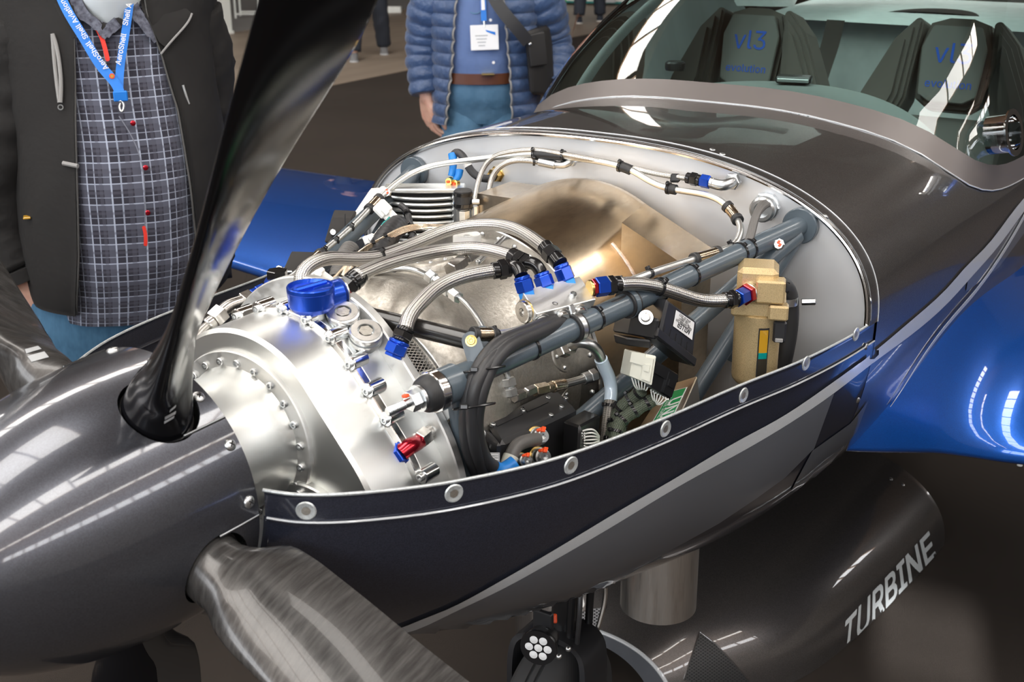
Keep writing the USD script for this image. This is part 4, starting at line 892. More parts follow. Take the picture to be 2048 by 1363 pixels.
# ---------------------------------------------------------------- fuel filter
fa = PD(1507, 760, 1.905); ft = PD(1520, 590, 1.905); fz = unit(A(.0, .0, 1)); fx = fa.copy()
fil = thing('fuel_filter', 'champagne coloured fuel filter with amber sight window hanging in front of the firewall', 'filter', fa)
fb = A(fa[0], fa[1], fa[2]); Hh = (ft-fa)[2]
part(fil, 'bowl', lathe(fb, (0, 0, 1), [(-.004, .004), (-.003, .018), (.0, .030), (.006, .0345), (.012, .0355), (.115, .0362), (.117, .034)], 48), M['gold_paint'], 35, 'cylindrical metal bowl guard')
fd = unit(A(CAM_C[0]-fb[0], CAM_C[1]-fb[1], 0)); fr_ = np.cross((0, 0, 1), fd)            # toward the viewer, and to the right
fright = -fr_ if np.dot(fr_, RGT) < 0 else fr_
wd = unit(fd*.95+fright*.30); wp = fb+wd*.0355
def bent(z0, z1, half, rr, mm, nm, off=.0):
    a0 = math.atan2(wd[1], wd[0]); V = np.array([[A(fb[0], fb[1], 0)+A(math.cos(a0+s), math.sin(a0+s), 0)*(rr+off)+A(0, 0, z) for s in np.linspace(-half, half, 7)] for z in np.linspace(z0, z1, 3)])
    m = grid(V); 
    if ((m.triangles_center-fb)*m.face_normals)[:, :2].sum() < 0: m.invert()
    part(fil, nm, m, M[mm], True)
bent(fb[2]+.012, fb[2]+.100, .23, .0362, 'void', 'window_frame', .0006); bent(fb[2]+.060, fb[2]+.097, .18, .0362, 'amber', 'sight_window', .0012); bent(fb[2]+.050, fb[2]+.060, .18, .0362, 'teal', 'float', .0012); bent(fb[2]+.015, fb[2]+.050, .18, .0362, 'dark_oil', 'sight_window', .0012)
HF = fr(A(fb[0], fb[1], fb[2]+.117), fright, (0, 0, 1))
part(fil, 'collar', rbox((.082, .072, .026), HF, .004, (0, 0, .012)), M['gold_paint'], 25)
part(fil, 'head', rbox((.062, .066, .052), HF, .008, (-.004, 0, .050)), M['gold_paint'], 25)
part(fil, 'head_boss', rbox((.044, .030, .036), HF, .003, (.016, -.032, .044)), M['gold_paint'], 25)
part(fil, 'collar_lug', rbox((.030, .024, .024), HF, .003, (.030, -.036, .012)), M['gold_paint'], 25)
part(fil, 'latch', rbox((.020, .012, .034), HF, .003, (.034, -.036, -.020)), M['plastic'], 25, 'black safety latch'); part(fil, 'latch_slide', rbox((.012, .004, .006), HF, .001, (.034, -.043, -.032)), M['grey_trim'])
part(fil, 'drain', cyl(fb-A(0, 0, .020), fb, .006, 16, .001), M['brass'])
ip = PD(1474, 597, 1.835); iq = PD(1502, 584, 1.872)
chain(fil, ip, iq, [(.5, .0135, 'hex', 'blue_ano', 'blue_adapter'), (.24, .0165, 'hex', 'red_ano', 'red_nut'), (.2, .0150, 'round', 'zinc', 'washer')])
hp = PD(1566, 585, 1.96)
oh = thing('rubber_hose', 'black rubber hose with worm clamp standing behind the gold filter', 'hose', hp)
hp2 = way([(1556, 572, 1.95), (1570, 578, 1.965), (1577, 605, 1.97), (1572, 680, 1.97), (1555, 760, 1.965), (1545, 830, 1.95)], 30); part(oh, 'hose', sweep(hp2, .0165, 18), M['rubber'])
chain(oh, PD(1534, 570, 1.93), PD(1566, 574, 1.958), [(.5, .014, 'hex', 'black_ano', 'elbow_nut'), (.5, .016, 'hex', 'black_ano', 'elbow')])
cp = PD(1573, 600, 1.965); part(oh, 'worm_clamp', lathe(cp-A(0, 0, .006), (0, 0, 1), [(0, .0165), (0, .0180), (.012, .0180), (.012, .0165)], 28, cap=False), M['zinc'], 30); part(oh, 'clamp_screw', cyl(cp+fright*.012+A(0, -.012, 0), cp+fright*.034+A(0, -.012, .002), .0055, 12, .001), M['zinc'])
# ---------------------------------------------------------------- black control box with connectors
e4 = planar([(1332, 600), (1394, 642), (1383, 730), (1314, 676)], (1.72, 1.775, 1.700)); ev = PD(1294, 594, 1.80)-e4[0]
ecu = thing('control_box', 'black ribbed control box with white label hanging below the mount tube', 'control unit', np.mean(e4, 0))
part(ecu, 'case', qbox(e4, ev, .004), M['plastic'], 20)
s4 = [PD(1262, 627, 1.72), PD(1322, 652, 1.685), PD(1318, 690, 1.69), PD(1252, 682, 1.72)]
part(ecu, 'side_flange', qbox([PD(1263, 625, 1.735), PD(1318, 640, 1.70), PD(1313, 676, 1.70), PD(1254, 668, 1.735)], ev*.8, .003), M['plastic'], 20)
dv_ = unit(e4[3]-e4[0]); rc = [e4[3], e4[2], e4[2]+ev, e4[3]+ev]; rm_ = np.mean(rc, 0); part(ecu, 'base_rim', qbox([rm_+(q-rm_)*1.14-dv_*.012 for q in rc], dv_*.010, .002), M['plastic'], 20)
part(ecu, 'side_rim', qbox([PD(1252, 676, 1.735), PD(1300, 682, 1.70), PD(1302, 694, 1.70), PD(1255, 690, 1.735)], ev*.7, .002), M['plastic'], 20)
for k in range(5):
    u = .10+.17*k; m, q = patch(e4, u, u+.09, .58, .96, -.0005, .003); part(ecu, 'rib', m, M['plastic'], 20)
lab, l4 = patch(e4, .34, .80, -.0, .43, .0005, .0006); lab, l4 = patch(e4, .30, .88, .08, .48, .0022, .0006)
lp_ = part(ecu, 'label_plate', lab, M['label'], False, 'white printed label')
T_, n_ = face_frame(l4, .5, .72, .0002); Tf = fr(T_[:3, 3], -(l4[1]-l4[0]), n_); part(lp_, 'print', text('MILLER', .0068, Tf, .0002, True), M['ink'], False)
for k, s in enumerate(['Super Controller 200', 'PN: 02-30022', 'S/N: 0087', 'IP44 10-2021']):
    T_, n_ = face_frame(l4, .48, .52-.13*k, .0002); part(lp_, 'print', text(s, .0032, fr(T_[:3, 3], -(l4[1]-l4[0]), n_), .0002), M['ink'], False)
bp_ = PD(1292, 634, 1.705); bd = unit(CAM_C-bp_); bd = unit(bd+A(-.3, 0, 0)); part(ecu, 'fixing_bolt', lathe(bp_, bd, [(0, .0105), (.0015, .0105), (.0016, .0068), (.007, .0066), (.0075, .0055), (.0075, .0032), (.004, .003)], 24), M['steel'], 25)
def connector(nm, label, quad, vec, m, wires, wd_=1.70, latch=True):
    t = thing(nm, label, 'connector', np.mean(quad, 0)); part(t, 'housing', qbox(quad, vec, .0015), M[m], 20)
    if latch:
        mm, q = patch(quad, .55, .95, .1, .9, .0, .004); part(t, 'latch', mm, M[m], 20)
        mm, q2 = patch(q, .2, .8, .3, .6, 0, .0016); part(t, 'latch_tab', mm, M[m], 20)
    mm, q = patch(quad, -.04, .56, .0, .42, 0, .003); part(t, 'shroud', mm, M[m], 20)
    return t
cg = connector('wire_connector', 'pale grey multi-pin connector plugged into the underside of the black control box', [PD(1267, 703, 1.70), PD(1312, 712, 1.685), PD(1303, 770, 1.675), PD(1258, 752, 1.69)], ev*.5, 'cream_plastic', 0)
ck = connector('wire_connector', 'black multi-pin connector plugged in beside the pale grey one', [PD(1312, 722, 1.69), PD(1357, 748, 1.715), PD(1340, 800, 1.705), PD(1300, 775, 1.68)], ev*.5, 'plastic_gloss', 0)
for k in range(6):
    f = k/5; a = PD(1263+34*f, 753+16*f, 1.70); b = PD(1277+12*f, 779-2*f, 1.71); part(cg, 'wire', sweep(spline([a, (a+b)/2+A(-.004, -.002, -.003), b], 10), .0012, 6), M['white_plastic'])
    a = PD(1302+32*f, 781+16*f, 1.70); b = PD(1312-8*f, 798+2*f, 1.715); part(ck, 'wire', sweep(spline([a, (a+b)/2+A(-.004, -.002, -.006), b], 10), .0012, 6), M['white_plastic'])
for k in range(8):
    f = k/7; part(ck, 'pin_seal', trimesh.creation.icosphere(1, .0016).apply_translation(PD(1302+34*f, 780+18*f, 1.70)), M['white_plastic'])
# ---------------------------------------------------------------- igniter box
u4 = planar([(1334, 770), (1394, 752), (1322, 915), (1238, 918)], (1.84, 1.81, 1.68))
uv_ = PD(1424, 800, 1.865)-u4[1]; uv_ = A(.045, .010, -.075)
ign = thing('ignition_box', 'satin steel ignition box with green label standing behind the cowl edge', 'ignition box', np.mean(u4, 0))
part(ign, 'case', qbox(u4, uv_, .0015), M['sensor_box'], 20)
lab, g4 = patch(u4, .30, .84, .13, 1.3, .0004, .0005); part(ign, 'label_frame', lab, M['label'], False); lab, g4 = patch(u4, .33, .81, .14, 1.3, .0008, .0005); gl = part(ign, 'green_label', lab, M['green_label'], False, 'green maker label')
T_, n_ = face_frame(g4, .62, .36, .0002); dn = unit(g4[3]-g4[0]); part(gl, 'print', text('UNISON', .022, fr(T_[:3, 3], dn, n_), .0002, True), M['label'], False)
T_, n_ = face_frame(g4, .22, .36, .0002); part(gl, 'print', text('VIEE IGNITION EXCITER', .0075, fr(T_[:3, 3], dn, n_), .0002), M['label'], False)
sd4 = [u4[1], u4[1]+uv_, u4[2]+uv_, u4[2]]; lab, x4 = patch(sd4, .35, .8, .26, .7, .0004, .0005); wl = part(ign, 'white_label', lab, M['label'], False); lab, x5 = patch(x4, .12, .88, .08, .92, .0002, .0003); part(wl, 'label_border', lab, M['ink'], False); lab, x6 = patch(x5, .1, .9, .04, .96, .0002, .0003); part(wl, 'label_field', lab, M['label'], False)
T_, n_ = face_frame(x6, .5, .3, .0002); part(wl, 'print', text('EX', .016, fr(T_[:3, 3], unit(x6[3]-x6[0]), n_), .0002, True), M['ink'], False)
for u, v in [(.10, .80), (.08, .10)]:
    T_, n_ = face_frame(u4, u, v); part(ign, 'box_screw', cap_screw(T_[:3, 3], n_, .004, .003), M['zinc'])

# ---------------------------------------------------------------- black power box
k4 = planar([(1113, 778), (1152, 812), (1000, 885), (974, 843)], (1.78, 1.735, 1.60))
inv = thing('power_box', 'black cast power box with red-sealed terminal bolts, low beside the turbine', 'power unit', np.mean(k4, 0))
kv = A(0, 0, -.13); part(inv, 'case', qbox(k4, kv, .006), M['plastic'], 25)
f4 = [k4[2], k4[1], k4[1]+kv, k4[2]+kv]
T_, n_ = face_frame(k4, .5, .5)
for u0, u1 in ((.06, .40), (.46, .76)):
    m, q = patch([k4[3], k4[0], k4[1], k4[2]], u0, u1, .12, .40, 0, .003); part(inv, 'cover_strip', m, M['plastic'], 20)
for u, v in [(.03, .25), (.43, .25), (.80, .22), (.84, .80), (.97, .55), (.66, .92)]:
    T2, n2 = face_frame([k4[3], k4[0], k4[1], k4[2]], u, v); part(inv, 'case_screw', cap_screw(T2[:3, 3], n2, .0042, .004), M['zinc'])
lf = [PD(957, 868, 1.57), PD(1000, 890, 1.53), PD(1000, 930, 1.53), PD(957, 908, 1.57)]; part(inv, 'side_ear', qbox(lf, A(.03, .03, 0), .004), M['plastic'], 25)
for px, py, d in [(961, 868, 1.555), (965, 899, 1.55)]:
    c = PD(px, py, d); part(inv, 'ear_screw', cap_screw(c, unit(CAM_C-c), .0075, .006), M['zinc'])
m, q = patch(f4, .66, .70, .05, 1, 0, .004); part(inv, 'front_rib', m, M['plastic'], 20)
m, q = patch(f4, .68, .80, .30, .95, .002, .0012); pl = part(inv, 'name_plate', m, M['plastic_gloss'], False, 'small black plate with a punched number')
T2, n2 = face_frame(q, .45, .55, .0002); part(pl, 'print', text('11S', .010, fr(T2[:3, 3], q[3]-q[0], n2), .0002, True), M['label'], False)
T2, n2 = face_frame(q, .4, .12, .0002); part(pl, 'ring', lathe(T2[:3, 3], n2, [(0, .0042), (.0004, .0042), (.0004, .0025)], 20, cap=False), M['label'])
c = PD(983, 918, 1.525); m = rbox((.022, .018, .001), fr(c, RGT, unit(CAM_C-c)), .0003); lb_ = part(inv, 'label', m, M['label_grey'], False)
for k in range(5): part(lb_, 'print', rbox((.018, .0012, .0004), fr(c+UPV*(.006-.003*k)+unit(CAM_C-c)*.0006, RGT, unit(CAM_C-c)), .0001), M['label'], False)
TERM = []
for px, py, d in [(1080, 872, 1.60), (1084, 913, 1.575), (1049, 920, 1.535)]:
    c = PD(px, py, d); dd = unit(A(-.45, -.8, .35)); r = .0115 if px > 1060 else .0085
    k = part(inv, 'terminal', lathe(c-dd*.012, dd, [(0, r*1.1), (.006, r*1.1), (.007, r), (.015, r), (.0155, r*.8), (.022, r*.78), (.023, r*.7), (.023, r*.35), (.017, r*.3)], 24), M['zinc'], 25)
    part(k, 'terminal_washer', cyl(c-dd*.014, c-dd*.011, r*1.25, 24), M['brass']); TERM.append(c)
    for e in range(3): part(k, 'seal_mark', rbox((r*.9, r*.5, .003), fr(c+dd*(.002+.004*e)+A(.001*e, .001, r*.85), A(.8, .3*(e-1), 0), A(-.2, -.2, 1)), .0008), M['seal_red'])
pc_ = way([(1074, 878, 1.585), (1052, 882, 1.565), (1032, 893, 1.548), (1021, 914, 1.535), (1013, 935, 1.53), (1006, 956, 1.53)], 30)
pcab = thing('power_cable', 'grey ribbed power cable with pale sleeve going from the top terminal down behind the cowl', 'cable', pc_[0]); part(pcab, 'cable', sweep(pc_, .0095, 14), M['grey_cable']); part(pcab, 'pale_sleeve', sweep(pc_[19:], .0108, 14), M['cream_plastic'], 30, 'pale sleeve'); part(pcab, 'cable_lug', sweep(pc_[:4], .0075, 12), M['cable'])
cc4 = [PD(1127, 842, 1.66), PD(1158, 852, 1.635), PD(1155, 905, 1.62), PD(1126, 905, 1.645)]
c3_ = thing('wire_connector', 'black rectangular multi-pin connector with white wires on the power box', 'connector', np.mean(cc4, 0)); part(c3_, 'housing', qbox(cc4, PD(1180, 835, 1.69)-cc4[0]+A(.02, .02, .0), .003), M['plastic_gloss'], 20)
cf = [PD(1160, 852, 1.64), PD(1182, 842, 1.67), PD(1180, 890, 1.655), PD(1158, 902, 1.63)]; part(c3_, 'face', qbox(cf, A(.004, .012, 0), .002), M['plastic_gloss'], 20)
for k in range(6):
    a = PD(1164+2*(k % 2), 862+6*k, 1.640); b = PD(1198, 872+2*k, 1.66); part(c3_, 'wire', sweep(spline([a, PD(1182, 858+7*k, 1.638), b], 14), .0014, 6), M['white_plastic'])
for k in range(14): part(c3_, 'pin_seal', trimesh.creation.icosphere(1, .0013).apply_translation(PD(1164+5*(k % 2), 866+5*(k//2), 1.636)), M['white_plastic'])
# ---------------------------------------------------------------- cables and pipes
cg_ = 'black cables strapped to the near mount tube'
def cable(name, label, cat, L, r, m, group=None, ties=(), n=60):
    p_ = way(L, n); t = thing(name, label, cat, p_[0], group); part(t, 'jacket', sweep(p_, r, 14), M[m], True)
    for f in ties: tie_on(t, p_, f, r)
    return t, p_
t1, p1 = cable('black_cable', 'innermost thick black cable looping down in front of the mount tube', 'cable', [(1150, 622, 1.70), (1095, 645, 1.62), (1040, 668, 1.56), (992, 692, 1.515), (958, 735, 1.485), (938, 790, 1.47), (932, 850, 1.475), (940, 905, 1.49), (955, 945, 1.51), (975, 1000, 1.55)], .0098, 'cable')
t2, p2 = cable('black_cable', 'outermost black cable of the loop, ending in a blue sleeve', 'cable', [(1160, 626, 1.70), (1105, 652, 1.615), (1050, 676, 1.555), (1008, 700, 1.51), (978, 740, 1.48), (960, 790, 1.465), (952, 845, 1.47), (960, 895, 1.485), (978, 928, 1.50), (1000, 940, 1.51)], .0100, 'cable')
part(t2, 'blue_sleeve', sweep(way([(988, 936, 1.503), (1002, 941, 1.508), (1018, 934, 1.515), (1030, 925, 1.52)], 16), .0108, 14), M['blue_rubber'], 30, 'bright blue sleeve'); 
t3, p3 = cable('black_cable', 'middle black cable lying between the other two of the loop', 'cable', [(1130, 640, 1.665), (1070, 664, 1.585), (1018, 690, 1.525), (980, 722, 1.487), (952, 770, 1.462), (944, 830, 1.462), (950, 890, 1.475), (966, 940, 1.50), (990, 1000, 1.54)], .0085, 'cable')
for px, py, d in [(968, 738, 1.470), (948, 812, 1.452)]:
    c = PD(px, py, d+.012); g = part(t3, 'bundle_tie', sweep(np.array([c+RGT*.026*math.cos(a)+FWD*.014*math.sin(a)+UPV*.004*math.cos(a) for a in np.linspace(0, 2*PI, 40)]), .0016, 6, cap=False), M['plastic_gloss']); part(g, 'tie_lock', rbox((.010, .006, .005), fr(c-RGT*.012-FWD*.015, RGT, -FWD), .001), M['plastic_gloss'])
tc_, tp = cable('black_cable', 'thin black cable over the tube behind the block, tied near its clamp', 'cable', [(1010, 672, 1.55), (1060, 655, 1.60), (1130, 640, 1.66), (1190, 622, 1.685), (1225, 607, 1.70), (1262, 590, 1.735)], .0045, 'cable')
# detector line round the bay
D_ = [(566, 566, 1.97), (600, 541, 2.01), (650, 500, 2.09), (700, 457, 2.17), (745, 411, 2.25), (775, 381, 2.29), (812, 353, 2.33), (855, 334, 2.345), (915, 323, 2.315), (985, 315, 2.285), (1070, 308, 2.245), (1140, 314, 2.215), (1240, 332, 2.165), (1275, 347, 2.15), (1310, 367, 2.13), (1345, 378, 2.115), (1395, 386, 2.09), (1435, 398, 2.065), (1458, 416, 2.05), (1476, 441, 2.02), (1481, 462, 1.99), (1470, 488, 1.955), (1448, 500, 1.925), (1412, 511, 1.885), (1350, 530, 1.82), (1290, 550, 1.76), (1240, 568, 1.74), (1185, 585, 1.765), (1130, 610, 1.745), (1080, 640, 1.67), (1035, 660, 1.60), (990, 668, 1.545), (950, 668, 1.525)]
dp_ = way(D_, 260); det = thing('detector_line', 'slim satin metal tube running round the firewall and back along the near mount tube', 'pipe', dp_[100]); part(det, 'tube', sweep(dp_, .0056, 12), M['alu'])
def idx(px, py): return int(np.argmin(np.linalg.norm(pix(dp_)-A(px, py), axis=1)))
def on_line(a, b, r, m, nm): i, j = sorted((idx(*a), idx(*b))); return part(det, nm, sweep(dp_[i:j+1], r, 16), M[m], 30)
for a, b in [((612, 532), (640, 509)), ((740, 416), (760, 396)), ((1455, 413), (1474, 438)), ((1392, 517), (1436, 504)), ((940, 669), (985, 668)), ]:
    k = on_line(a, b, .0090, 'bronze', 'joint_sleeve'); i, j = sorted((idx(*a), idx(*b)))
    for e in (i, j): d = dp_[min(e+1, len(dp_)-1)]-dp_[e-1]; part(k, 'end_boot', lathe(dp_[e]-unit(d)*.004, d, [(0, .0092), (.001, .0102), (.008, .0102), (.009, .0092)], 18), M['rubber'])
for a, b in [((1066, 308), (1128, 312)), ((1240, 332), (1262, 341)), ((1346, 362) if False else (1340, 377), (1350, 379))]:
    i, j = sorted((idx(*a), idx(*b))); k = on_line(a, b, .0088, 'rubber', 'rubber_sleeve')
    for e in ((i, j) if j-i > 4 else (i,)): tie(k, dp_[e], dp_[e+1]-dp_[e], .0090)
for px, py in [(700, 457), (672, 481), (647, 502), (1462, 493), (1300, 547), (990, 668), (1250, 565)]:
    e = idx(px, py); tie(det, dp_[e], dp_[e+1]-dp_[e-1], .0058)
# two brown-silver hoses across the firewall
t, p_ = hose('thin_hose', 'thin silver hose climbing behind the shell and across the firewall to a blue fitting', 'hose', [(950, 400, 2.26), (960, 352, 2.285), (982, 318, 2.285), (1025, 303, 2.265), (1070, 300, 2.245), (1130, 309, 2.215), (1240, 330, 2.17), (1310, 346, 2.145), (1382, 357, 2.115)], .0050, 'braid_small')
chain(t, PD(1373, 355, 2.12), PD(1402, 361, 2.108), [(.3, .0095, 'round', 'black_ano', 'ferrule'), (.45, .0115, 'hex', 'black_ano', 'socket_nut'), (.25, .0098, 'round', 'black_ano', 'neck')])
chain(t, PD(1402, 361, 2.108), PD(1428, 366, 2.098), [(.7, .0115, 'hex', 'blue_ano', 'blue_nut'), (.3, .0095, 'round', 'zinc', 'adapter')])
el = spline([PD(1425, 366, 2.10), PD(1448, 370, 2.092), PD(1458, 366, 2.10), PD(1470, 360, 2.14)], 14); part(t, 'elbow', sweep(el, .0095, 14), M['zinc']); part(t, 'bulkhead_nut', hexnut(PD(1462, 364, 2.115), A(1, 0, 0), .0145, .012), M['zinc'], 20)
part(t, 'spacer', rbox((.016, .014, .014), fr(PD(1350, 356, 2.128), RGT, UPV), .002), M['rubber'])
t, p_ = hose('thin_hose', 'second thin silver hose, bending along the firewall to the elbow under the black sleeve', 'hose', [(975, 420, 2.24), (982, 362, 2.275), (1000, 333, 2.27), (1035, 320, 2.255), (1075, 323, 2.24), (1090, 326, 2.232)], .0055, 'braid_small')
chain(t, PD(1078, 323, 2.238), PD(1112, 330, 2.222), [(1, .0078, 'round', 'zinc', 'crimp_ferrule')])
part(t, 'elbow', sweep(spline([PD(1110, 329, 2.223), PD(1130, 329, 2.215), PD(1143, 322, 2.22), PD(1160, 318, 2.25)], 16), .0062, 12), M['zinc']); part(t, 'elbow_nut', hexnut(PD(1140, 323, 2.218), unit(PD(1160, 318, 2.25)-PD(1140, 323, 2.218)), .0095, .012), M['zinc'], 20); tie(t, PD(1068, 322, 2.24), RGT, .007)
# blue booted battery cable on the firewall
p_ = way([(906, 312, 2.36), (912, 305, 2.36), (925, 312, 2.35), (938, 335, 2.34), (955, 352, 2.335), (975, 357, 2.33), (988, 352, 2.35)], 40)
t = thing('black_cable', 'black cable with bright blue terminal boots on the firewall top left', 'cable', p_[0]); part(t, 'jacket', sweep(p_, .0075, 14), M['cable'])
for L in ([(905, 308, 2.36), (906, 335, 2.345), (902, 352, 2.34)], [(918, 340, 2.345), (916, 352, 2.34), (908, 362, 2.338)]): part(t, 'blue_boot', sweep(spline([PD(*q) for q in L], 16), np.linspace(.0085, .006, 16), 14), M['blue_rubber'])
for px, py in [(900, 362), (912, 366)]: c = PD(px, py, 2.335); k = part(t, 'ring_terminal', cyl(c-A(.006, 0, 0), c+A(.004, 0, 0), .0075, 14, .001), M['brass']); part(k, 'seal_mark', rbox((.006, .005, .004), fr(c-A(.007, 0, 0), (0, 1, 0), (-1, 0, 0)), .001), M['seal_red'])
part(t, 'white_marker', sweep(p_[12:17], .0079, 14), M['white_plastic']); gl_ = PD(988, 350, 2.35); part(t, 'cable_gland', lathe(gl_+A(.02, 0, 0), (-1, 0, 0), [(0, .016), (.01, .016), (.011, .013), (.025, .0125)], 6), M['brass'], 25)
# gland with grey cables at the right
gl_ = P(1530, 413, x=1.05); t = thing('cable_gland', 'nickel cable gland with a bundle of grey cables on the firewall right side', 'cable gland', gl_)
part(t, 'body', lathe(gl_+A(.01, 0, 0), (-1, -.12, 0), [(0, .023), (.012, .023), (.013, .0205), (.024, .0205), (.025, .022), (.034, .0215), (.038, .018), (.038, .013), (.028, .012)], 20), M['zinc'], 30); part(t, 'lock_nut', hexnut(gl_+A(.004, 0, 0), A(-1, -.12, 0), .025, .009), M['zinc'], 20)
for k in range(3):
    p_ = way([(1530+3*k, 405+2*k, 2.07), (1522+4*k, 408+2*k, 2.045), (1512+3*k, 425, 2.02), (1502+3*k, 455, 1.99), (1494+3*k, 482, 1.965), (1480+3*k, 497, 1.945), (1440, 520-2*k, 1.90)], 30); part(t, 'grey_cable', sweep(p_, .0048, 10), M['grey_cable'])
# small steel pressure lines on the engine
def pipe(label, L, r, ends=(), m='zinc', name='pressure_line', n=40):
    p_ = way(L, n); t = thing(name, label, 'pipe', p_[0]); part(t, 'tube', sweep(p_, r, 10), M[m], True)
    for a, b, rr, mm in ends: chain(t, PD(*a), PD(*b), [(.45, rr, 'hex', mm, 'union_nut'), (.1, rr*.75, 'round', mm, 'collar'), (.45, rr*.92, 'hex', mm, 'fitting_body')])
    return t
pipe('thin steel line from behind the filler hoses to the hexagon union under the middle hose', [(745, 546, 1.74), (790, 537, 1.74), (830, 540, 1.735), (862, 555, 1.72), (875, 565, 1.71)], .0040, [((855, 548, 1.722), (882, 570, 1.705), .0095, 'zinc')])
pipe('thin steel line running down the casing from the union to the ferrule by the bracket', [(893, 580, 1.70), (915, 592, 1.675), (940, 615, 1.65), (960, 645, 1.62), (972, 668, 1.60)], .0040, [((888, 574, 1.70), (918, 596, 1.67), .0095, 'zinc')])
pipe('short steel line dropping to an elbow union above the power box', [(1005, 700, 1.66), (1012, 735, 1.66), (1018, 765, 1.66), (1022, 800, 1.66)], .0042, [((1015, 755, 1.655), (1022, 792, 1.65), .0115, 'zinc'), ((1028, 795, 1.65), (1068, 778, 1.69), .0085, 'steel')])
t, p_ = hose('thin_hose', 'short silver hose going right from the elbow union to the casing port', 'hose', [(1062, 782, 1.69), (1110, 772, 1.73), (1150, 762, 1.77), (1190, 750, 1.80)], .0062, 'braid_small')
chain(t, PD(1068, 781, 1.69), PD(1128, 768, 1.742), [(.4, .0095, 'hex', 'bronze', 'union_nut'), (.2, .0075, 'round', 'bronze', 'collar'), (.4, .0090, 'round', 'bronze', 'ferrule')]); chain(t, PD(1166, 758, 1.785), PD(1192, 748, 1.80), [(.5, .0092, 'round', 'zinc', 'ferrule'), (.5, .0105, 'hex', 'zinc', 'union_nut')])
pipe('thin steel line on top of the casing by the white ring', [(955, 525, 1.80), (985, 497, 1.86), (1005, 478, 1.90), (1014, 470, 1.915)], .0042, [((900, 540, 1.74), (955, 500, 1.80), .0115, 'steel'), ((1006, 474, 1.91), (1020, 476, 1.915), .0095, 'zinc')])
pipe('bent steel drop line near the rear flange top', [(1018, 472, 1.915), (1028, 476, 1.91), (1030, 492, 1.90), (1031, 508, 1.89)], .0055, [], 'zinc')
# drain tube in clear shrink sleeve
p_ = way([(1140, 692, 1.745), (1158, 684, 1.73), (1180, 688, 1.73), (1196, 704, 1.735), (1206, 728, 1.745), (1217, 752, 1.755), (1222, 776, 1.755), (1221, 800, 1.745), (1216, 840, 1.73), (1210, 890, 1.715)], 60)
t = thing('drain_tube', 'bent steel tube in a pale blue shrink sleeve with grey braid below, beside the flange', 'pipe', p_[0]); part(t, 'tube', sweep(p_[:24], .0085, 14), M['zinc']); part(t, 'shrink_sleeve', sweep(p_[20:42], .0100, 14), M['shrink'], 30, 'pale blue translucent sleeve'); mesh, U = sweep(p_[40:], .0092, 14, uv=True); part(t, 'braid', mesh, M['grey_sleeve'], uv=U); tie_on(t, p_, .74, .0097)
chain(t, PD(1122, 700, 1.755), PD(1146, 690, 1.742), [(.5, .013, 'hex', 'steel', 'union_nut'), (.5, .0115, 'hex', 'steel', 'fitting_body')])
# green sleeved looms
def loom(label, L, r, k=6):
    p_ = way(L, 60); t = thing('wiring_loom', label, 'cable', p_[0]); rr = r*(1+.10*np.abs(np.sin(np.linspace(0, k*PI, 60)))); mesh, U = sweep(p_, rr, 14, uv=True); part(t, 'sleeve', mesh, M['sleeve'], uv=U)
    for f in np.linspace(.12, .9, k): tie_on(t, p_, f, r*1.04)
loom('green sleeved wiring loom leaving the pale grey connector', [(1284, 780, 1.715), (1266, 795, 1.72), (1250, 808, 1.72), (1240, 822, 1.72)], .0092, 3)
loom('green sleeved wiring loom leaving the black connector, tied along its length', [(1310, 797, 1.715), (1290, 808, 1.71), (1265, 824, 1.705), (1240, 845, 1.695), (1230, 875, 1.68), (1222, 910, 1.67)], .0092, 5)
loom('wide green sleeved wiring loom beside the grey braided drain', [(1248, 815, 1.735), (1238, 838, 1.72), (1232, 860, 1.705), (1226, 890, 1.69)], .0135, 3)
# oil line with red elbow on the gearbox face
bb = P(768, 931, x=.236); t = thing('oil_line', 'oil line with blue nut, red elbow and yellow hose low on the gearbox face', 'hose', bb); ob = unit(A(-.55, -.8, .25))
part(t, 'boss', lathe(bb+A(0, -.005, -.004)-ob*.012, ob, [(0, .0125), (.016, .0125), (.020, .0105), (.030, .0100)], 24), M['alu_bright'], 30)
chain(t, PD(775, 922, 1.46), PD(806, 903, 1.455), [(.3, .010, 'round', 'alu_bright', 'collar'), (.7, .0145, 'hex', 'blue_ano', 'blue_nut')])
part(t, 'red_elbow', sweep(spline([PD(802, 906, 1.455), PD(818, 893, 1.462), PD(832, 886, 1.475), PD(845, 876, 1.485)], 20), np.linspace(.0118, .0100, 20), 16), M['red_ano'], 30, 'polished red elbow')
chain(t, PD(838, 881, 1.48), PD(890, 838, 1.525), [(.28, .0125, 'hex', 'steel', 'union_nut'), (.16, .0085, 'round', 'steel', 'collar'), (.5, .0070, 'round', 'zinc', 'ferrule')]); part(t, 'yellow_hose', sweep(spline([PD(870, 853, 1.51), PD(895, 832, 1.53), PD(920, 815, 1.55)], 16), .0072, 12), M['brass'], 30)
rp_ = PD(895, 888, 1.56); rt = thing('red_cap', 'small red anodised cap peeping out behind the gearbox edge', 'cap', rp_); part(rt, 'cap', lathe(rp_, unit(A(.9, -.5, .1)), [(0, .006), (.002, .0095), (.022, .0095), (.024, .008)], 20), M['red_ano'], 30)
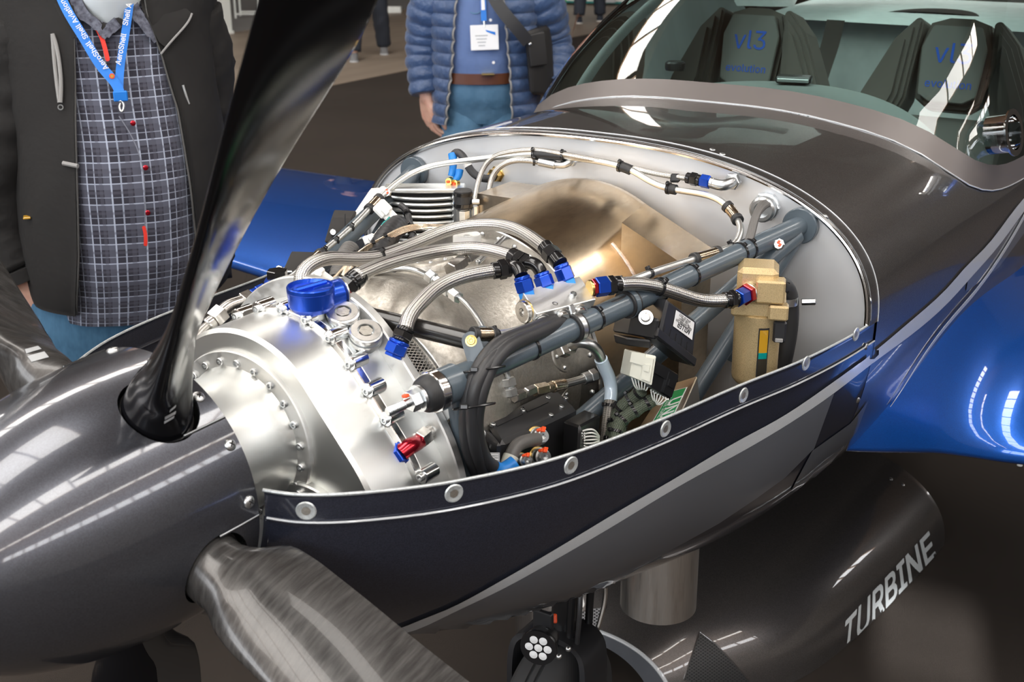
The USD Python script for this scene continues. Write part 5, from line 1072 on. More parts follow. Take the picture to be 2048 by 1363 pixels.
# oil line on the gearbox left shoulder
t, p_ = hose('thin_hose', 'silver hose end with hexagon nuts and steel elbow on the left shoulder of the gearbox', 'hose', [(380, 705, 1.69), (392, 675, 1.71), (410, 655, 1.725), (424, 643, 1.735)], .0066, 'braid_small')
chain(t, PD(414, 652, 1.725), PD(444, 624, 1.745), [(.35, .0110, 'round', 'steel', 'ferrule'), (.65, .0150, 'hex', 'steel', 'union_nut')]); part(t, 'elbow', sweep(spline([PD(438, 629, 1.742), PD(458, 612, 1.755), PD(485, 602, 1.765), PD(500, 595, 1.772)], 18), .0098, 14), M['steel'])
chain(t, PD(484, 605, 1.765), PD(545, 578, 1.795), [(.32, .0145, 'hex', 'steel', 'union_nut'), (.18, .0130, 'hex', 'blue_ano', 'blue_nut'), (.28, .0145, 'hex', 'blue_ano', 'blue_nut'), (.22, .0115, 'round', 'blue_ano', 'neck')])
bj = PD(556, 572, 1.80); part(t, 'banjo', lathe(bj-A(0, 0, .018), (0, 0, 1), [(0, .0175), (.004, .020), (.026, .020), (.030, .0175)], 28), M['blue_ano'], 30); part(t, 'banjo_bolt', lathe(bj+A(0, 0, .012), (0, 0, 1), [(0, .0155), (.012, .0155), (.013, .014)], 6), M['black_ano'], 25); part(t, 'banjo_seat', cyl(bj-A(0, 0, .045), bj-A(0, 0, .018), .0185, 28, .002), M['zinc'])
# ---------------------------------------------------------------- far (starboard) side clutter
def lump(name, label, cat, quad, vec, m, b=.003, loc=None): t = thing(name, label, cat, np.mean(quad, 0)); part(t, 'case', qbox(quad, vec, b), M[m], 20); return t
back = unit(A(FWD[0], FWD[1], 0))
t = lump('expansion_tank', 'white plastic expansion tank with slanted sides behind the far mount tube', 'tank', [PD(737, 380, 2.36), PD(775, 378, 2.36), PD(752, 428, 2.30), PD(702, 440, 2.30)], back*.05+A(0, 0, -.01), 'white_plastic', .006); part(t, 'neck', cyl(PD(768, 384, 2.36), PD(770, 374, 2.36), .009, 16, .002), M['white_plastic'])
t = lump('relay_box', 'dark grey relay box with a bolt, upper one on the far side', 'relay box', [PD(662, 434, 2.26), PD(706, 436, 2.26), PD(694, 488, 2.20), PD(650, 484, 2.20)], back*.05, 'charcoal', .003); part(t, 'seam', rbox((.002, .003, .05), fr(PD(690, 455, 2.225), RGT, UPV), .0005), M['void']); part(t, 'bolt', cyl(PD(668, 465, 2.225), PD(666, 464, 2.205), .006, 8, .001), M['zinc'])
t = lump('relay_box', 'dark grey relay box nearer the nose, lower one on the far side', 'relay box', [PD(574, 520, 2.09), PD(628, 522, 2.09), PD(606, 566, 2.03), PD(558, 562, 2.03)], back*.05, 'charcoal', .003); part(t, 'bolt', cyl(PD(560, 538, 2.055), PD(558, 537, 2.04), .006, 8, .001), M['zinc']); part(t, 'clip', rbox((.012, .004, .004), fr(PD(578, 543, 2.05), RGT, -FWD), .001), M['zinc'])
for (c0, c1, r, m, lab) in [((676, 560, 1.98), (700, 500, 2.06), .016, 'grey_cable', 'dark grey corrugated pipe nearest the gearbox on the far side'), ((724, 560, 1.95), (742, 502, 2.05), .014, 'cable', 'black pipe stub between the wires on the far side'), ((748, 520, 2.0), (795, 452, 2.16), .019, 'cable', 'thick black pipe leaning against the far mount tube')]:
    a, b = PD(*c0), PD(*c1); t = thing('air_pipe', lab, 'pipe', a); mesh = sweep(spline([a, (a+b)/2+A(0, 0, .008), b], 30), r*(1+.05*np.sin(np.arange(30)*2.2)), 16); part(t, 'pipe', mesh, M[m])
t = thing('wire_bundle', 'bundle of thin silver wires curving along the far side of the engine', 'wires', PD(760, 490, 2.02))
for k in range(6): part(t, 'wire', sweep(way([(655+3*k, 566-2*k, 1.92), (690+2*k, 535-3*k, 1.95), (735, 502-2*k, 2.0), (775, 480-2*k, 2.05), (815, 462-2*k, 2.08), (860, 455-k, 2.08), (905, 452, 2.07)], 40), .0022, 7), M['braid_small' if False else 'bronze'])
for px, py, d in [(752, 492, 2.02), (776, 478, 2.05), (715, 514, 1.975)]: tie(t, PD(px, py, d), RGT*.8+UPV*.4, .009)
def plug(label, p, q, r, m, m2=None):
    a, b = PD(*p), PD(*q); t = thing('wire_connector', label, 'connector', a); d = b-a; T = fr((a+b)/2, d, unit(CAM_C-a)); L = np.linalg.norm(d)
    part(t, 'housing', rbox((L*.55, r*2, r*1.8), T, r*.25, (-L*.22, 0, 0)), M[m], 20); part(t, 'socket', rbox((L*.5, r*1.6, r*1.5), T, r*.2, (L*.25, 0, 0)), M[m2 or m], 20); part(t, 'latch', rbox((L*.3, r*.7, r*.5), T, r*.1, (-L*.1, 0, r)), M[m2 or m], 20); return t
plug('white connector block under the bronze joint of the far tube', (760, 412, 2.24), (788, 440, 2.20), .014, 'white_plastic'); plug('second white connector, by the teal plug', (762, 463, 2.14), (780, 478, 2.11), .011, 'white_plastic'); plug('teal connector with white clip on the far side', (748, 488, 2.07), (764, 468, 2.11), .010, 'teal', 'teal')
plug('small teal connector between the black pipes', (770, 452, 2.17), (780, 440, 2.19), .007, 'teal'); plug('white connector lying under the long hose', (793, 495, 2.0), (810, 510, 1.98), .013, 'white_plastic'); plug('white connector beside the blue filler cap', (628, 542, 1.95), (652, 560, 1.91), .013, 'white_plastic'); plug('wide white connector above the filler fitting', (790, 520, 1.90), (816, 508, 1.94), .011, 'white_plastic', 'cream_plastic'); plug('bronze sensor plug behind the filler cap', (700, 548, 1.87), (712, 520, 1.91), .012, 'bronze'); plug('white connector right of the black filler fitting', (722, 562, 1.80), (748, 568, 1.78), .013, 'white_plastic', 'cream_plastic'); plug('striped white sensor lead above the wires', (735, 480, 2.06), (760, 470, 2.09), .008, 'white_plastic', 'braid_small')
p_ = way([(800, 410, 2.25), (812, 420, 2.24), (818, 440, 2.22), (824, 460, 2.18), (822, 480, 2.12)], 24); t = thing('black_cable', 'black loom with knots hanging beside the silver oil cooler', 'cable', p_[0]); part(t, 'jacket', sweep(p_, .0062, 10), M['cable'])
for f in (.2, .5, .8): tie_on(t, p_, f, .0066)
oc = PD(850, 440, 2.30); t = thing('oil_cooler', 'ribbed silver oil cooler in the far corner of the bay', 'oil cooler', oc)
for k in range(9): 
    z = -.052+.0115*k; V = [oc+A(0, 0, z)+RGT*s*.062+back*(.018*(s*s)) for s in np.linspace(-1, 1, 12)]; part(t, 'fin', sweep(np.array(V), .0042, 8), M['alu'])
part(t, 'core', rbox((.12, .03, .10), fr(oc+back*.035, RGT, (0, 0, 1)), .004), M['charcoal']); part(t, 'end_tank', cyl(oc+RGT*.064+A(0, 0, -.06), oc+RGT*.064+A(0, 0, .052), .013, 20, .003), M['zinc']); part(t, 'top_plate', rbox((.15, .05, .008), fr(oc+A(0, 0, .056)+back*.02, RGT, (0, 0, 1)), .002), M['alu'])
hj = PD(927, 425, 2.20); t = thing('hose_joint', 'upright silver hose joint with two black clamps left of the exhaust shell', 'hose joint', hj)
part(t, 'pillar', lathe(hj-A(0, 0, .05), (0, 0, 1), [(0, .013), (.055, .013), (.056, .010), (.06, .010)], 8), M['alu'], 25); part(t, 'rubber_joint', cyl(hj+A(0, 0, .008), hj+A(0, 0, .042), .0165, 24, .002), M['rubber'])
for z in (.012, .032): part(t, 'clamp', lathe(hj+A(0, 0, z), (0, 0, 1), [(0, .0165), (0, .0180), (.006, .0180), (.006, .0165)], 24, cap=False), M['black_ano'])
part(t, 'clamp_screw', cyl(hj+A(0, -.018, .022), hj+A(0, -.018, .022)+RGT*.014, .005, 10, .001), M['zinc']); part(t, 'side_pipe', cyl(hj+RGT*.020-A(0, 0, .03), hj+RGT*.020+A(0, 0, .012), .007, 14), M['zinc'])

# ---------------------------------------------------------------- upper cowling lying on the floor
lid = thing('engine_cowling', 'dark grey upper engine cowling with TURBINE lettering, lying on the floor under the airplane', 'engine cowling', (1.9, .08, 0))
hwL = PchipInterpolator([0, .05, .338, .68, 1.11], [.195, .24, .405, .465, .505]); htL = PchipInterpolator([0, .12, .40, .7, 1.11], [.150, .205, .245, .26, .268])
def lid_ring(x, n=61, g=0.0):
    a = np.linspace(0, PI, n); e = 2/2.3; return np.stack([np.full(n, 1.265+x), .08-(hwL(x)+g)*np.sign(np.cos(a))*np.abs(np.cos(a))**e, .002+(htL(x)+g)*np.sin(a)**e], 1)
LV = np.array([lid_ring(x) for x in np.concatenate([[0, .01, .025], np.linspace(.05, 1.11, 50)])]); lm_ = solidify(LV, .003)
if lm_.face_normals[:len(lm_.faces)//3, 2].mean() < 0: lm_.invert()
part(lid, 'shell', lm_, M['grey_paint'], True); LID = [lm_]
arc = np.array([[1.262, .08-.150*math.cos(a), .004+.122*math.sin(a)] for a in np.linspace(0, PI, 50)]); ring0 = lid_ring(0, 50)
fcv = np.array([ring0*(1-t)+arc*t for t in np.linspace(0, 1, 5)]); fm = grid(fcv)
if fm.face_normals[:, 0].mean() > 0: fm.invert()
part(lid, 'nose_ring', fm, M['mid_paint'], True, 'rounded nose ring round the spinner opening'); part(lid, 'nose_lip', sweep(lid_ring(.004, 50), .005, 8), M['silver_paint'])
inn = np.array([arc+A(.0, 0, 0), arc*A(1, 1, 1)+A(.06, 0, 0)]); part(lid, 'opening_flange', grid(inn), M['void'], True)
Zc = lambda L, sx=4.551, ox=1000, oy=1150: [(ox+a/sx, oy+b/sx) for a, b in L]
for pts, nm in ((Zc([(670, 372), (800, 318), (968, 284), (905, 400), (850, 520), (800, 640), (720, 690), (655, 690)]), 'intake'), ([(1399, 1263), (1432, 1288), (1462, 1320), (1503, 1366), (1420, 1380), (1367, 1358), (1380, 1320)], 'intake')):
    poly = sg.Polygon(pts); V, F = fine(poly, 9); w = wrap(V, F, lambda q: q, .0012, LID)
    if w is None: continue
    ip_ = part(lid, 'air_intake', w, M['void'], True, 'wedge-shaped air intake with wire mesh')
    L = []
    for s_ in (1, -1):
        for c in np.arange(-400, 900, 9): L.append(sg.LineString([(1000+c, 1100), (1000+c+s_*420, 1400)]))
    from shapely import union_all
    net = union_all([l.buffer(.9) for l in L]).intersection(poly.buffer(-1)); V, F = fine(net, 14) if net.area else ([], [])
    w = wrap(V, F, lambda q: q, .0022, LID)
    if w is not None: part(ip_, 'wire_mesh', w, M['mesh_dark'] if pts[0][0] > 1300 else M['ink_grey'], True, kind='stuff')
    rim_p, rn = shoot(np.array(poly.exterior.segmentize(8).coords), LID); ok = ~np.isnan(rim_p[:, 0])
    if ok.sum() > 4: part(ip_, 'intake_rim', sweep((rim_p+.001*rn)[ok], .0016, 6), M['grey_paint'])
bl_, br_, tr_, tl_ = A(1682, 1310), A(1871, 1108), A(1857, 1062), A(1690, 1243)
tmesh = meshkit.text_mesh('TURBINE', 1.0, .01, True); tb_ = tmesh.bounds
f_ = tmesh.face_normals[:, 2] > .9; flat = tmesh.submesh([np.nonzero(f_)[0]], append=True); polyT = union_all([sg.Polygon(flat.vertices[t][:, :2]) for t in flat.faces]).buffer(.004)
V, F = fine(polyT, .12); Lx = tb_[1][0]-tb_[0][0]
def to_px(q): 
    u = ((q[:, 0]-tb_[0][0])/Lx)[:, None]; v = q[:, 1][:, None]; return (bl_*(1-u)+br_*u)*(1-v)+(tl_*(1-u)+tr_*u)*v
w = wrap(V, F, to_px, .0015, LID)
if w is not None: part(lid, 'lettering', w, M['letter'], True, 'silver TURBINE lettering')
for px, py in [(1880, 1113), (1876, 1146), (1833, 1168), (1784, 1226), (1716, 1290), (1642, 1353), (1806, 968), (1782, 957)]:
    a, b = on_skin(px, py, LID)
    if not np.isnan(a[0]): part(lid, 'fastener', dome_screw(a, b, .006, .002), M['zinc'], 40)

# ---------------------------------------------------------------- nose gear
ng = thing('nose_gear', 'black nose gear leg with landing light and wheel fork under the cowling', 'landing gear', (1.0, 0, 0))
st0, st1 = A(1.0, 0, .56), A(.985, 0, .30)
part(ng, 'leg', cyl(st0, st1, .030, 28, .002), M['plastic_gloss']); part(ng, 'leg_sleeve', cyl(A(.985, 0, .33), A(.985, 0, .275), .036, 28, .003), M['plastic'])
for dx, dy in ((.03, -.035), (-.035, -.03)): part(ng, 'link', cyl(A(1.0+dx, dy, .52), A(.985+dx, dy, .29), .008, 12), M['plastic_gloss'])
part(ng, 'brake_line', sweep(spline([A(1.03, -.04, .50), A(1.04, -.06, .42), A(1.02, -.055, .34), A(1.01, -.05, .28)], 24), .005, 8), M['braid_small'])
part(ng, 'cable_loop', sweep(spline([A(.985, -.03, .50), A(.955, -.05, .45), A(.94, -.055, .38), A(.945, -.05, .34)], 24), .005, 8), M['cable'])
mk = P(1110, 1236, y=-.03); part(ng, 'red_tag', rbox((.008, .008, .018), fr(mk, RGT, UPV), .002), M['seal_red'])
lc_ = P(1079, 1291, y=-.045); ld = unit(A(-1, -.25, .05))
lt = part(ng, 'landing_light', lathe(lc_+(-ld)*.05, ld, [(0, .012), (.01, .026), (.045, .034), (.052, .036), (.058, .035), (.058, .031)], 36), M['plastic_gloss'], 30, 'round landing light')
part(lt, 'reflector', lathe(lc_+ld*.001, ld, [(0, .0005), (.001, .030), (.004, .0305)], 32), M['alu_bright'])
for k in range(7):
    a_, b_ = perp(ld); o = lc_+ld*.004+((a_*math.cos(k*PI/3)+b_*math.sin(k*PI/3))*.018 if k else 0); part(lt, 'led_lens', lathe(o, ld, [(0, .0095), (.004, .008), (.006, .002)], 14), M['label'], 30)
part(ng, 'light_bracket', rbox((.012, .04, .05), fr(A(lc_[0]+.03, lc_[1]+.01, lc_[2]+.03), (1, 0, 0), (0, 0, 1)), .002), M['plastic'])
for px, py in [(1092, 1262), (1118, 1312), (1137, 1297)]: c = P(px, py, y=-.05); part(ng, 'bolt', dome_screw(c, unit(CAM_C-c), .006, .005), M['zinc'])
WC = A(.955, 0, .165)
tyr = [(-.055, .085), (-.058, .11), (-.050, .145), (-.035, .160), (-.012, .1645), (-.011, .160), (-.006, .160), (-.005, .165), (.005, .165), (.006, .160), (.011, .160), (.012, .1645), (.035, .160), (.050, .145), (.058, .11), (.055, .085)]
part(ng, 'tyre', lathe(WC, (0, 1, 0), tyr, 64), M['tyre'], 40, 'black ribbed tyre'); part(ng, 'wheel_rim', lathe(WC, (0, 1, 0), [(-.045, .04), (-.05, .086), (.05, .086), (.045, .04)], 40), M['alu'], 30)
fk = [A(.955, -.082, .15), A(.955, -.082, .30), A(.962, -.07, .335), A(.975, -.03, .345), A(.975, .03, .345), A(.962, .07, .335), A(.955, .082, .30), A(.955, .082, .15)]
fp = spline(fk, 60); t_, a_, b_ = frames(fp); 
Vf = []
for p_, tt in zip(fp, t_):
    sx = A(1, 0, 0); s2 = unit(np.cross(tt, sx)); Vf.append([p_+sx*.045+s2*.006, p_-sx*.045+s2*.006, p_-sx*.045-s2*.006, p_+sx*.045-s2*.006])
fm = grid(np.array(Vf), closed_v=True)
if fm.volume < 0: fm.invert()
part(ng, 'fork', fm, M['plastic'], 40, 'broad black fork bridging the wheel'); part(ng, 'axle', cyl(A(.955, -.095, .165), A(.955, .095, .165), .012, 16, .002), M['zinc'])

# ---------------------------------------------------------------- cabin
cab = thing('cockpit', 'grey padded cockpit lining and dashboard cover seen through the windshield', 'cockpit', (2.3, 0, .8))
inset = 0
ks = np.arange(nb); B0 = BASE.copy(); sel = B0[:, 0] < 2.0
yy_ = np.linspace(-.52, .52, 41); xb_ = np.interp(np.abs(yy_), np.abs(bp[::-1][:, 1])[::-1] if bp[0, 1] < 0 else -bp[:, 1], bp[:, 0])
xb_ = np.array([np.interp(abs(y), -bp[:28, 1], bp[:28, 0]) for y in yy_])
xe_ = 2.10-.40*(np.abs(yy_)/.52)**2.2
rows = []
for f in np.linspace(0, 1, 14):
    x = xb_+.004+(xe_-xb_)*f; z = np.array([deck_z(a, b) for a, b in zip(x, yy_)]); rows.append(np.stack([x, yy_, z-.012-.022*np.clip(f*4, 0, 1)], 1))
last = rows[-1]; rows += [last+A(.012, 0, -.006), last+A(.016, 0, -.025), last+A(.0, 0, -.05), last+A(-.05, 0, -.22), last+A(-.05, 0, -.50)]
dm = grid(np.array(rows)); 
if dm.face_normals[:200, 2].mean() < 0: dm.invert()
part(cab, 'dashboard_cover', dm, M['dash'], 40, 'grey-green dashboard cover')
part(cab, 'floor_pan', slab(1.7, 3.2, -.50, .50, .60, .64), M['cabin_dark'])
def wallV(sg2): return np.array([[A(x, sg2*(W_(x)-.035), z) for z in np.linspace(.62, 1.06, 5)] for x in np.linspace(1.62, 3.3, 20)])
for sg2 in (-1, 1): part(cab, 'side_lining', grid(wallV(sg2)), M['cabin'], True)
bk_ = np.array([[A(3.02+.10*(z-1.1), y, z) for y in np.linspace(-.50, .50, 12)] for z in np.linspace(.62, 1.34, 8)]); part(cab, 'rear_panel', grid(bk_), M['cabin'], True, 'pale grey rear panel behind the seats')
sh = np.array([[A(3.0+d, y, 1.34+.03*d) for y in np.linspace(-.48, .48, 10)] for d in np.linspace(0, .7, 6)]); part(cab, 'baggage_shelf', grid(sh), M['cabin'], True)
c = P(1350, 136, z=1.30); part(cab, 'dash_puck', lathe(P(1350, 140, z=1.295), (0, 0, 1), [(0, .024), (.006, .026), (.018, .0255), (.022, .021), (.022, .018)], 32), M['plastic'], 30)
c = P(1588, 158, z=1.295); part(cab, 'dash_box', rbox((.05, .085, .016), fr(c, (1, .25, 0), (0, 0, 1)), .004), M['plastic_gloss']); part(cab, 'dash_box_edge', rbox((.004, .075, .008), fr(c-A(.027, .007, 0), (1, .25, 0), (0, 0, 1)), .001), M['zinc'])
bv = [P(1672, 40, x=2.95), P(1660, 90, x=2.9), P(1640, 150, x=2.8), P(1630, 190, x=2.7)]
bs = spline(bv, 24); V = np.array([[q+A(0, -.028, 0), q+A(0, .028, 0)] for q in bs]); m = grid(V); part(cab, 'shoulder_belt', join([m, moved(m, trimesh.transformations.translation_matrix((-.002, 0, 0)))]), M['belt'], True, 'dark shoulder belt')
hoop = spline([A(1.75, .50, 1.12), A(1.95, .49, 1.30), A(2.25, .42, 1.48), A(2.6, .30, 1.58), A(2.9, .1, 1.60), A(2.95, -.1, 1.60), A(2.7, -.3, 1.57), A(2.3, -.42, 1.46)], 60)
part(cab, 'canopy_rail', sweep(hoop[:34], .014, 12), M['cabin'], True, 'pale canopy frame rail on the far side')
def seat(cy, label):
    t = thing('pilot_seat', label, 'seat', (2.5, cy, .8), 'seats in the cockpit')
    tl = unit(A(.26, 0, 1)); nrm_ = unit(np.cross((0, 1, 0), tl)); nrm_ = nrm_ if nrm_[0] < 0 else -nrm_; o = A(2.52, cy, 1.30)
    T = fr(o, (0, 1, 0), nrm_)                                     # x starboard, y up-ish, z toward the nose
    if T[2, 1] < 0: T[:3, 0] *= -1; T[:3, 1] *= -1
    def sl(pts, th, b, m, nm, z0=0): part(t, nm, prism(sg.Polygon(pts).buffer(.02).buffer(-.02+0).buffer(0), moved_T(T, z0), th, b), M[m], 40)
    def moved_T(T, z): U = T.copy(); U[:3, 3] = U[:3, 3]+U[:3, 2]*z; return U
    sl([(-.085, -.10), (-.095, .03), (-.075, .095), (-.03, .11), (.03, .11), (.075, .095), (.095, .03), (.085, -.10), (.05, -.125), (-.05, -.125)], .085, .03, 'seat', 'headrest', -.02)
    hp_ = sg.Polygon([(-.066, -.085), (-.074, .03), (-.055, .078), (.055, .078), (.074, .03), (.066, -.085), (.04, -.10), (-.04, -.10)]).buffer(.008)
    part(t, 'headrest_panel', prism(hp_, moved_T(T, .064), .005, .003), M['seat_panel'], 40)
    for s_ in (-1, 1):
        bl = [(s_*.10, .09), (s_*.145, .04), (s_*.21, -.10), (s_*.235, -.20), (s_*.235, -.62), (s_*.15, -.62), (s_*.155, -.20), (s_*.115, -.10)]
        part(t, 'side_bolster', prism(sg.Polygon(bl).buffer(.012), moved_T(T, -.03), .13, .035), M['seat'], 40)
    part(t, 'backrest', prism(sg.Polygon([(-.16, -.62), (-.16, -.22), (-.10, -.14), (.10, -.14), (.16, -.22), (.16, -.62)]), moved_T(T, -.04), .075, .02), M['seat_panel'], 40)
    part(t, 'cushion', rbox((.50, .46, .12), fr(A(2.36, cy, .74), (1, 0, 0), (0, 0, 1)), .03), M['seat'], 40)
    em = moved_T(T, .0695); flip = np.dot(em[:3, 0], RGT) < 0
    ex2 = em[:3, 0] if not flip else -em[:3, 0]; ey2 = em[:3, 1]
    for s, h, y, b in (('vl3', .050, .018, False), ('evolution', .020, -.060, False)):
        F_ = np.eye(4); F_[:3, 0], F_[:3, 1], F_[:3, 2], F_[:3, 3] = ex2, ey2, np.cross(ex2, ey2), em[:3, 3]+ey2*y; m = text(s, h, F_, .0006, b)
        if m.face_normals.shape[0]: part(t, 'embroidery', m, M['blue_ink'], False)
seat(.276, 'dark cockpit seat with blue embroidered headrest on the far side'); seat(-.276, 'dark cockpit seat with blue embroidered headrest on the near side, behind the windshield glare')
vq = P(2000, 268, y=-.545); vd = unit(A(-.15, -1, .25)); t = thing('air_vent', 'clear round plastic air vent in the windshield side', 'air vent', vq)
part(t, 'tube', lathe(vq-vd*.02, vd, [(0, .040), (.045, .040), (.046, .048), (.050, .048), (.050, .036), (.0, .036)], 40, cap=False), M['clear_plastic'], 30); part(t, 'flap', lathe(vq+vd*.004, vd, [(0, .0005), (.002, .034), (.004, .0005)], 32), M['clear_plastic'], 30)

# ---------------------------------------------------------------- people
def hand_parts(wr, down, palm_n, side, s=1.0, curl=.5):
    """Manifold pieces of a hand: wr wrist, down finger direction, palm_n out of the palm, side toward the thumb."""
    down, palm_n, side = unit(down), unit(palm_n), unit(side); ball = lambda c, r: m3.Manifold.sphere(r*s, 14).translate(list(map(float, c)))
    def bone(a, b, ra, rb): return m3.Manifold.batch_hull([ball(a, ra), ball(b, rb)])
    out = [bone(wr-down*.03, wr, .027, .026)]
    kn = [wr+down*(.092-.006*abs(k-1.2))*s+side*(.030-.020*k)*s for k in range(4)]
    for k in range(4): out.append(m3.Manifold.batch_hull([ball(wr+side*(.016-.011*k)*s, .019), ball(kn[k], .0125), ball(wr+down*.05*s+side*(.026-.018*k)*s, .0155)]))
    out.append(m3.Manifold.batch_hull([ball(kn[0]-down*.03*s, .014), ball(kn[3]-down*.03*s, .013), ball(wr, .021)]))
    for k, L in enumerate((.072, .082, .076, .060)):
        p = kn[k]; a = 0.0
        for j, f in enumerate((.46, .31, .23)):
            a += curl*(.45+.35*j); d = down*math.cos(a)+palm_n*math.sin(a); q = p+d*L*f*s; out.append(bone(p, q, .0098-.0009*j, .0092-.0011*j)); p = q
    b = wr+down*.022*s+side*.020*s; m = b+(side*.62+down*.70+palm_n*.30)*.042*s; t = m+(side*.18+down*.95+palm_n*.28)*.034*s; e = t+(down*.95+palm_n*.3)*.026*s
    out += [bone(wr+down*.01*s+side*.01*s, b, .019, .017), bone(b, m, .017, .0125), bone(m, t, .0125, .0108), bone(t, e, .0108, .0085)]
    return out
def skin_body(bones, hands=(), head=None, ref=.02):
    """bones: (a, b, ra, rb). One continuous smoothed surface."""
    L = []
    for a, b, ra, rb in bones: L.append(m3.Manifold.batch_hull([m3.Manifold.sphere(ra, 20).translate(list(map(float, a))), m3.Manifold.sphere(rb, 20).translate(list(map(float, b)))]))
    for h in hands: L += h
    if head is not None: L += head
    U = m3.Manifold.batch_boolean(L, m3.OpType.Add).refine_to_length(.012)
    m = tm(*meshkit.arrays(U)[:2]); m.merge_vertices(); trimesh.smoothing.filter_taubin(m, iterations=8); return m
def head_parts(c, fw, up, s=1.0):
    """Skull, jaw, nose, ears as manifold pieces; c is the head's centre."""
    fw, up = unit(fw), unit(up); rt = np.cross(fw, up); B = lambda o, r: m3.Manifold.sphere(r*s, 22).translate(list(map(float, c+(fw*o[0]+rt*o[1]+up*o[2])*s))); H = m3.Manifold.batch_hull
    L = [H([B((-.02, 0, .035), .085), B((.02, .015, .03), .078), B((.02, -.015, .03), .078)]), H([B((.02, 0, -.01), .070), B((.055, .018, -.085), .022), B((.055, -.018, -.085), .022), B((.0, .045, -.05), .022), B((.0, -.045, -.05), .022)]),
         H([B((.088, 0, .02), .008), B((.112, 0, -.022), .011), B((.092, .012, -.026), .008), B((.092, -.012, -.026), .008)])]
    for e in (1, -1): L += [H([B((-.005, e*.080, .018), .012), B((-.012, e*.084, -.02), .010), B((-.022, e*.088, .01), .008)]), H([B((.078, e*.018, .036), .012), B((.072, e*.048, .034), .010)])]
    L.append(H([B((-.01, 0, -.05), .055), B((-.025, 0, -.15), .058)])); return L
class Figure:
    def __init__(s, name, label, px, D, turn=0.0, cat='person'):
        d = ray(px, 300); s.h = unit(A(d[0], d[1], 0)); s.D = D; s.r = unit(np.cross(s.h, (0, 0, 1))); s.f = -s.h
        s.t = thing(name, label, cat, A(CAM_C[0], CAM_C[1], 0)+s.h*D)
    def at(s, px, py, b=0.0): d = ray(px, py); return CAM_C+d*((s.D-b)/(d@s.h))
    def loft(s, rows, n=56, m=44, e=.85, off=0.0, a0=None, a1=None):
        """rows (py, centre px, half width px, front depth, back depth); angle runs from image right (0) over the front to image left (pi) and round the back."""
        R = np.array(rows, float); yy = np.linspace(R[0, 0], R[-1, 0], m); I = PchipInterpolator(R[:, 0], R[:, 1:], axis=0)(yy); V = []
        for y, (c, hw, fd, bd) in zip(yy, I):
            o = s.at(c, y); w = np.linalg.norm(s.at(c+hw, y)-o)+off; lo = 0 if a0 is None else a0(y, c, hw); hi = 2*PI if a1 is None else a1(y, c, hw)
            a = np.linspace(lo, hi, n, endpoint=a0 is not None); ca, sa = np.cos(a), np.sin(a); X = np.sign(ca)*np.abs(ca)**e*w; Y = np.sign(sa)*np.abs(sa)**e; V.append(o+X[:, None]*s.r+(np.where(sa > 0, fd+off, bd+off)*Y)[:, None]*s.f)
        return np.array(V), yy
    def front(s, rows, px, py, off=.004):
        R = np.array(rows, float); c, hw, fd, bd = PchipInterpolator(R[:, 0], R[:, 1:], axis=0)(py); u = np.clip((px-c)/hw, -.98, .98); b = fd*(1-abs(u)**(2/.85))**(.85/2); return s.at(px, py, b+off)
    def ribbon(s, rows, L, wpx, off, m, nm, parent=None, label=None, th=.0012):
        L = np.array(L, float); q = spline(np.column_stack([L, np.zeros(len(L))]), 24)[:, :2]; t = np.gradient(q, axis=0); t /= np.linalg.norm(t, axis=1, keepdims=True); nn = np.stack([-t[:, 1], t[:, 0]], 1); w = np.broadcast_to(wpx, (24,))
        V = np.array([[s.front(rows, *(a+n_*w_*k), off) for k in (-.5, 0, .5)] for a, n_, w_ in zip(q, nn, w)]); g = solidify(V, th, flip=True); return part(parent or s.t, nm, g, m, 40, label)
def ruffle(V, amp, sc, seed=0):
    c = V.mean(1, keepdims=True); d = V-c; d /= np.maximum(np.linalg.norm(d, axis=2, keepdims=True), 1e-6); f = meshkit.fbm((V*A(*sc)).reshape(-1, 3), 3, seed).reshape(V.shape[:2])-.5; return V+d*(f*amp)[..., None]
def shell(V, t=.004, closed=False):
    if closed: V = np.concatenate([V, V[:, :1]], 1)
    m = solidify(V, t); 
    if m.volume < 0: m.invert()
    return m
def sleeve(pts, r, n=40, amp=.010, seed=0, ring=0.0, sides=22):
    p = spline(pts, n); rr = np.interp(np.linspace(0, 1, n), np.linspace(0, 1, len(r)), r); s_ = np.concatenate([[0], np.cumsum(np.linalg.norm(np.diff(p, axis=0), axis=1))])
    if ring: rr = rr+.010*np.abs(np.sin(PI*s_/ring))**.6
    m = sweep(p, rr, sides); v = m.vertices.copy(); c = np.repeat(p, sides, 0); k = len(c); d = v[:k]-c; d /= np.linalg.norm(d, axis=1, keepdims=True); f = meshkit.fbm(v[:k]*A(14, 14, 26), 3, seed)-.5; v[:k] += d*(f*amp*2)[:, None]; return tm(v, m.faces)
def legs(F, hip, knee_px, z_knee, foot_off, m, r=(.105, .075, .062), nm='jeans', seed=3):
    """Two trouser legs from the hip points down to the floor, joined with the seat."""
    out = []
    for k, h in enumerate(hip):
        kn = A(h[0], h[1], z_knee)+F.f*.03; an = A(h[0], h[1], .07)+F.r*foot_off[k]; out.append(sleeve([h+A(0, 0, .05), h+A(0, 0, -.1), (h+kn)/2, kn, (kn+an)/2, an], [r[0]*1.0, r[0]*1.02, r[0]*.92, r[1], r[1]*.92, r[2]], 46, .010, seed+k, sides=26))
    return out
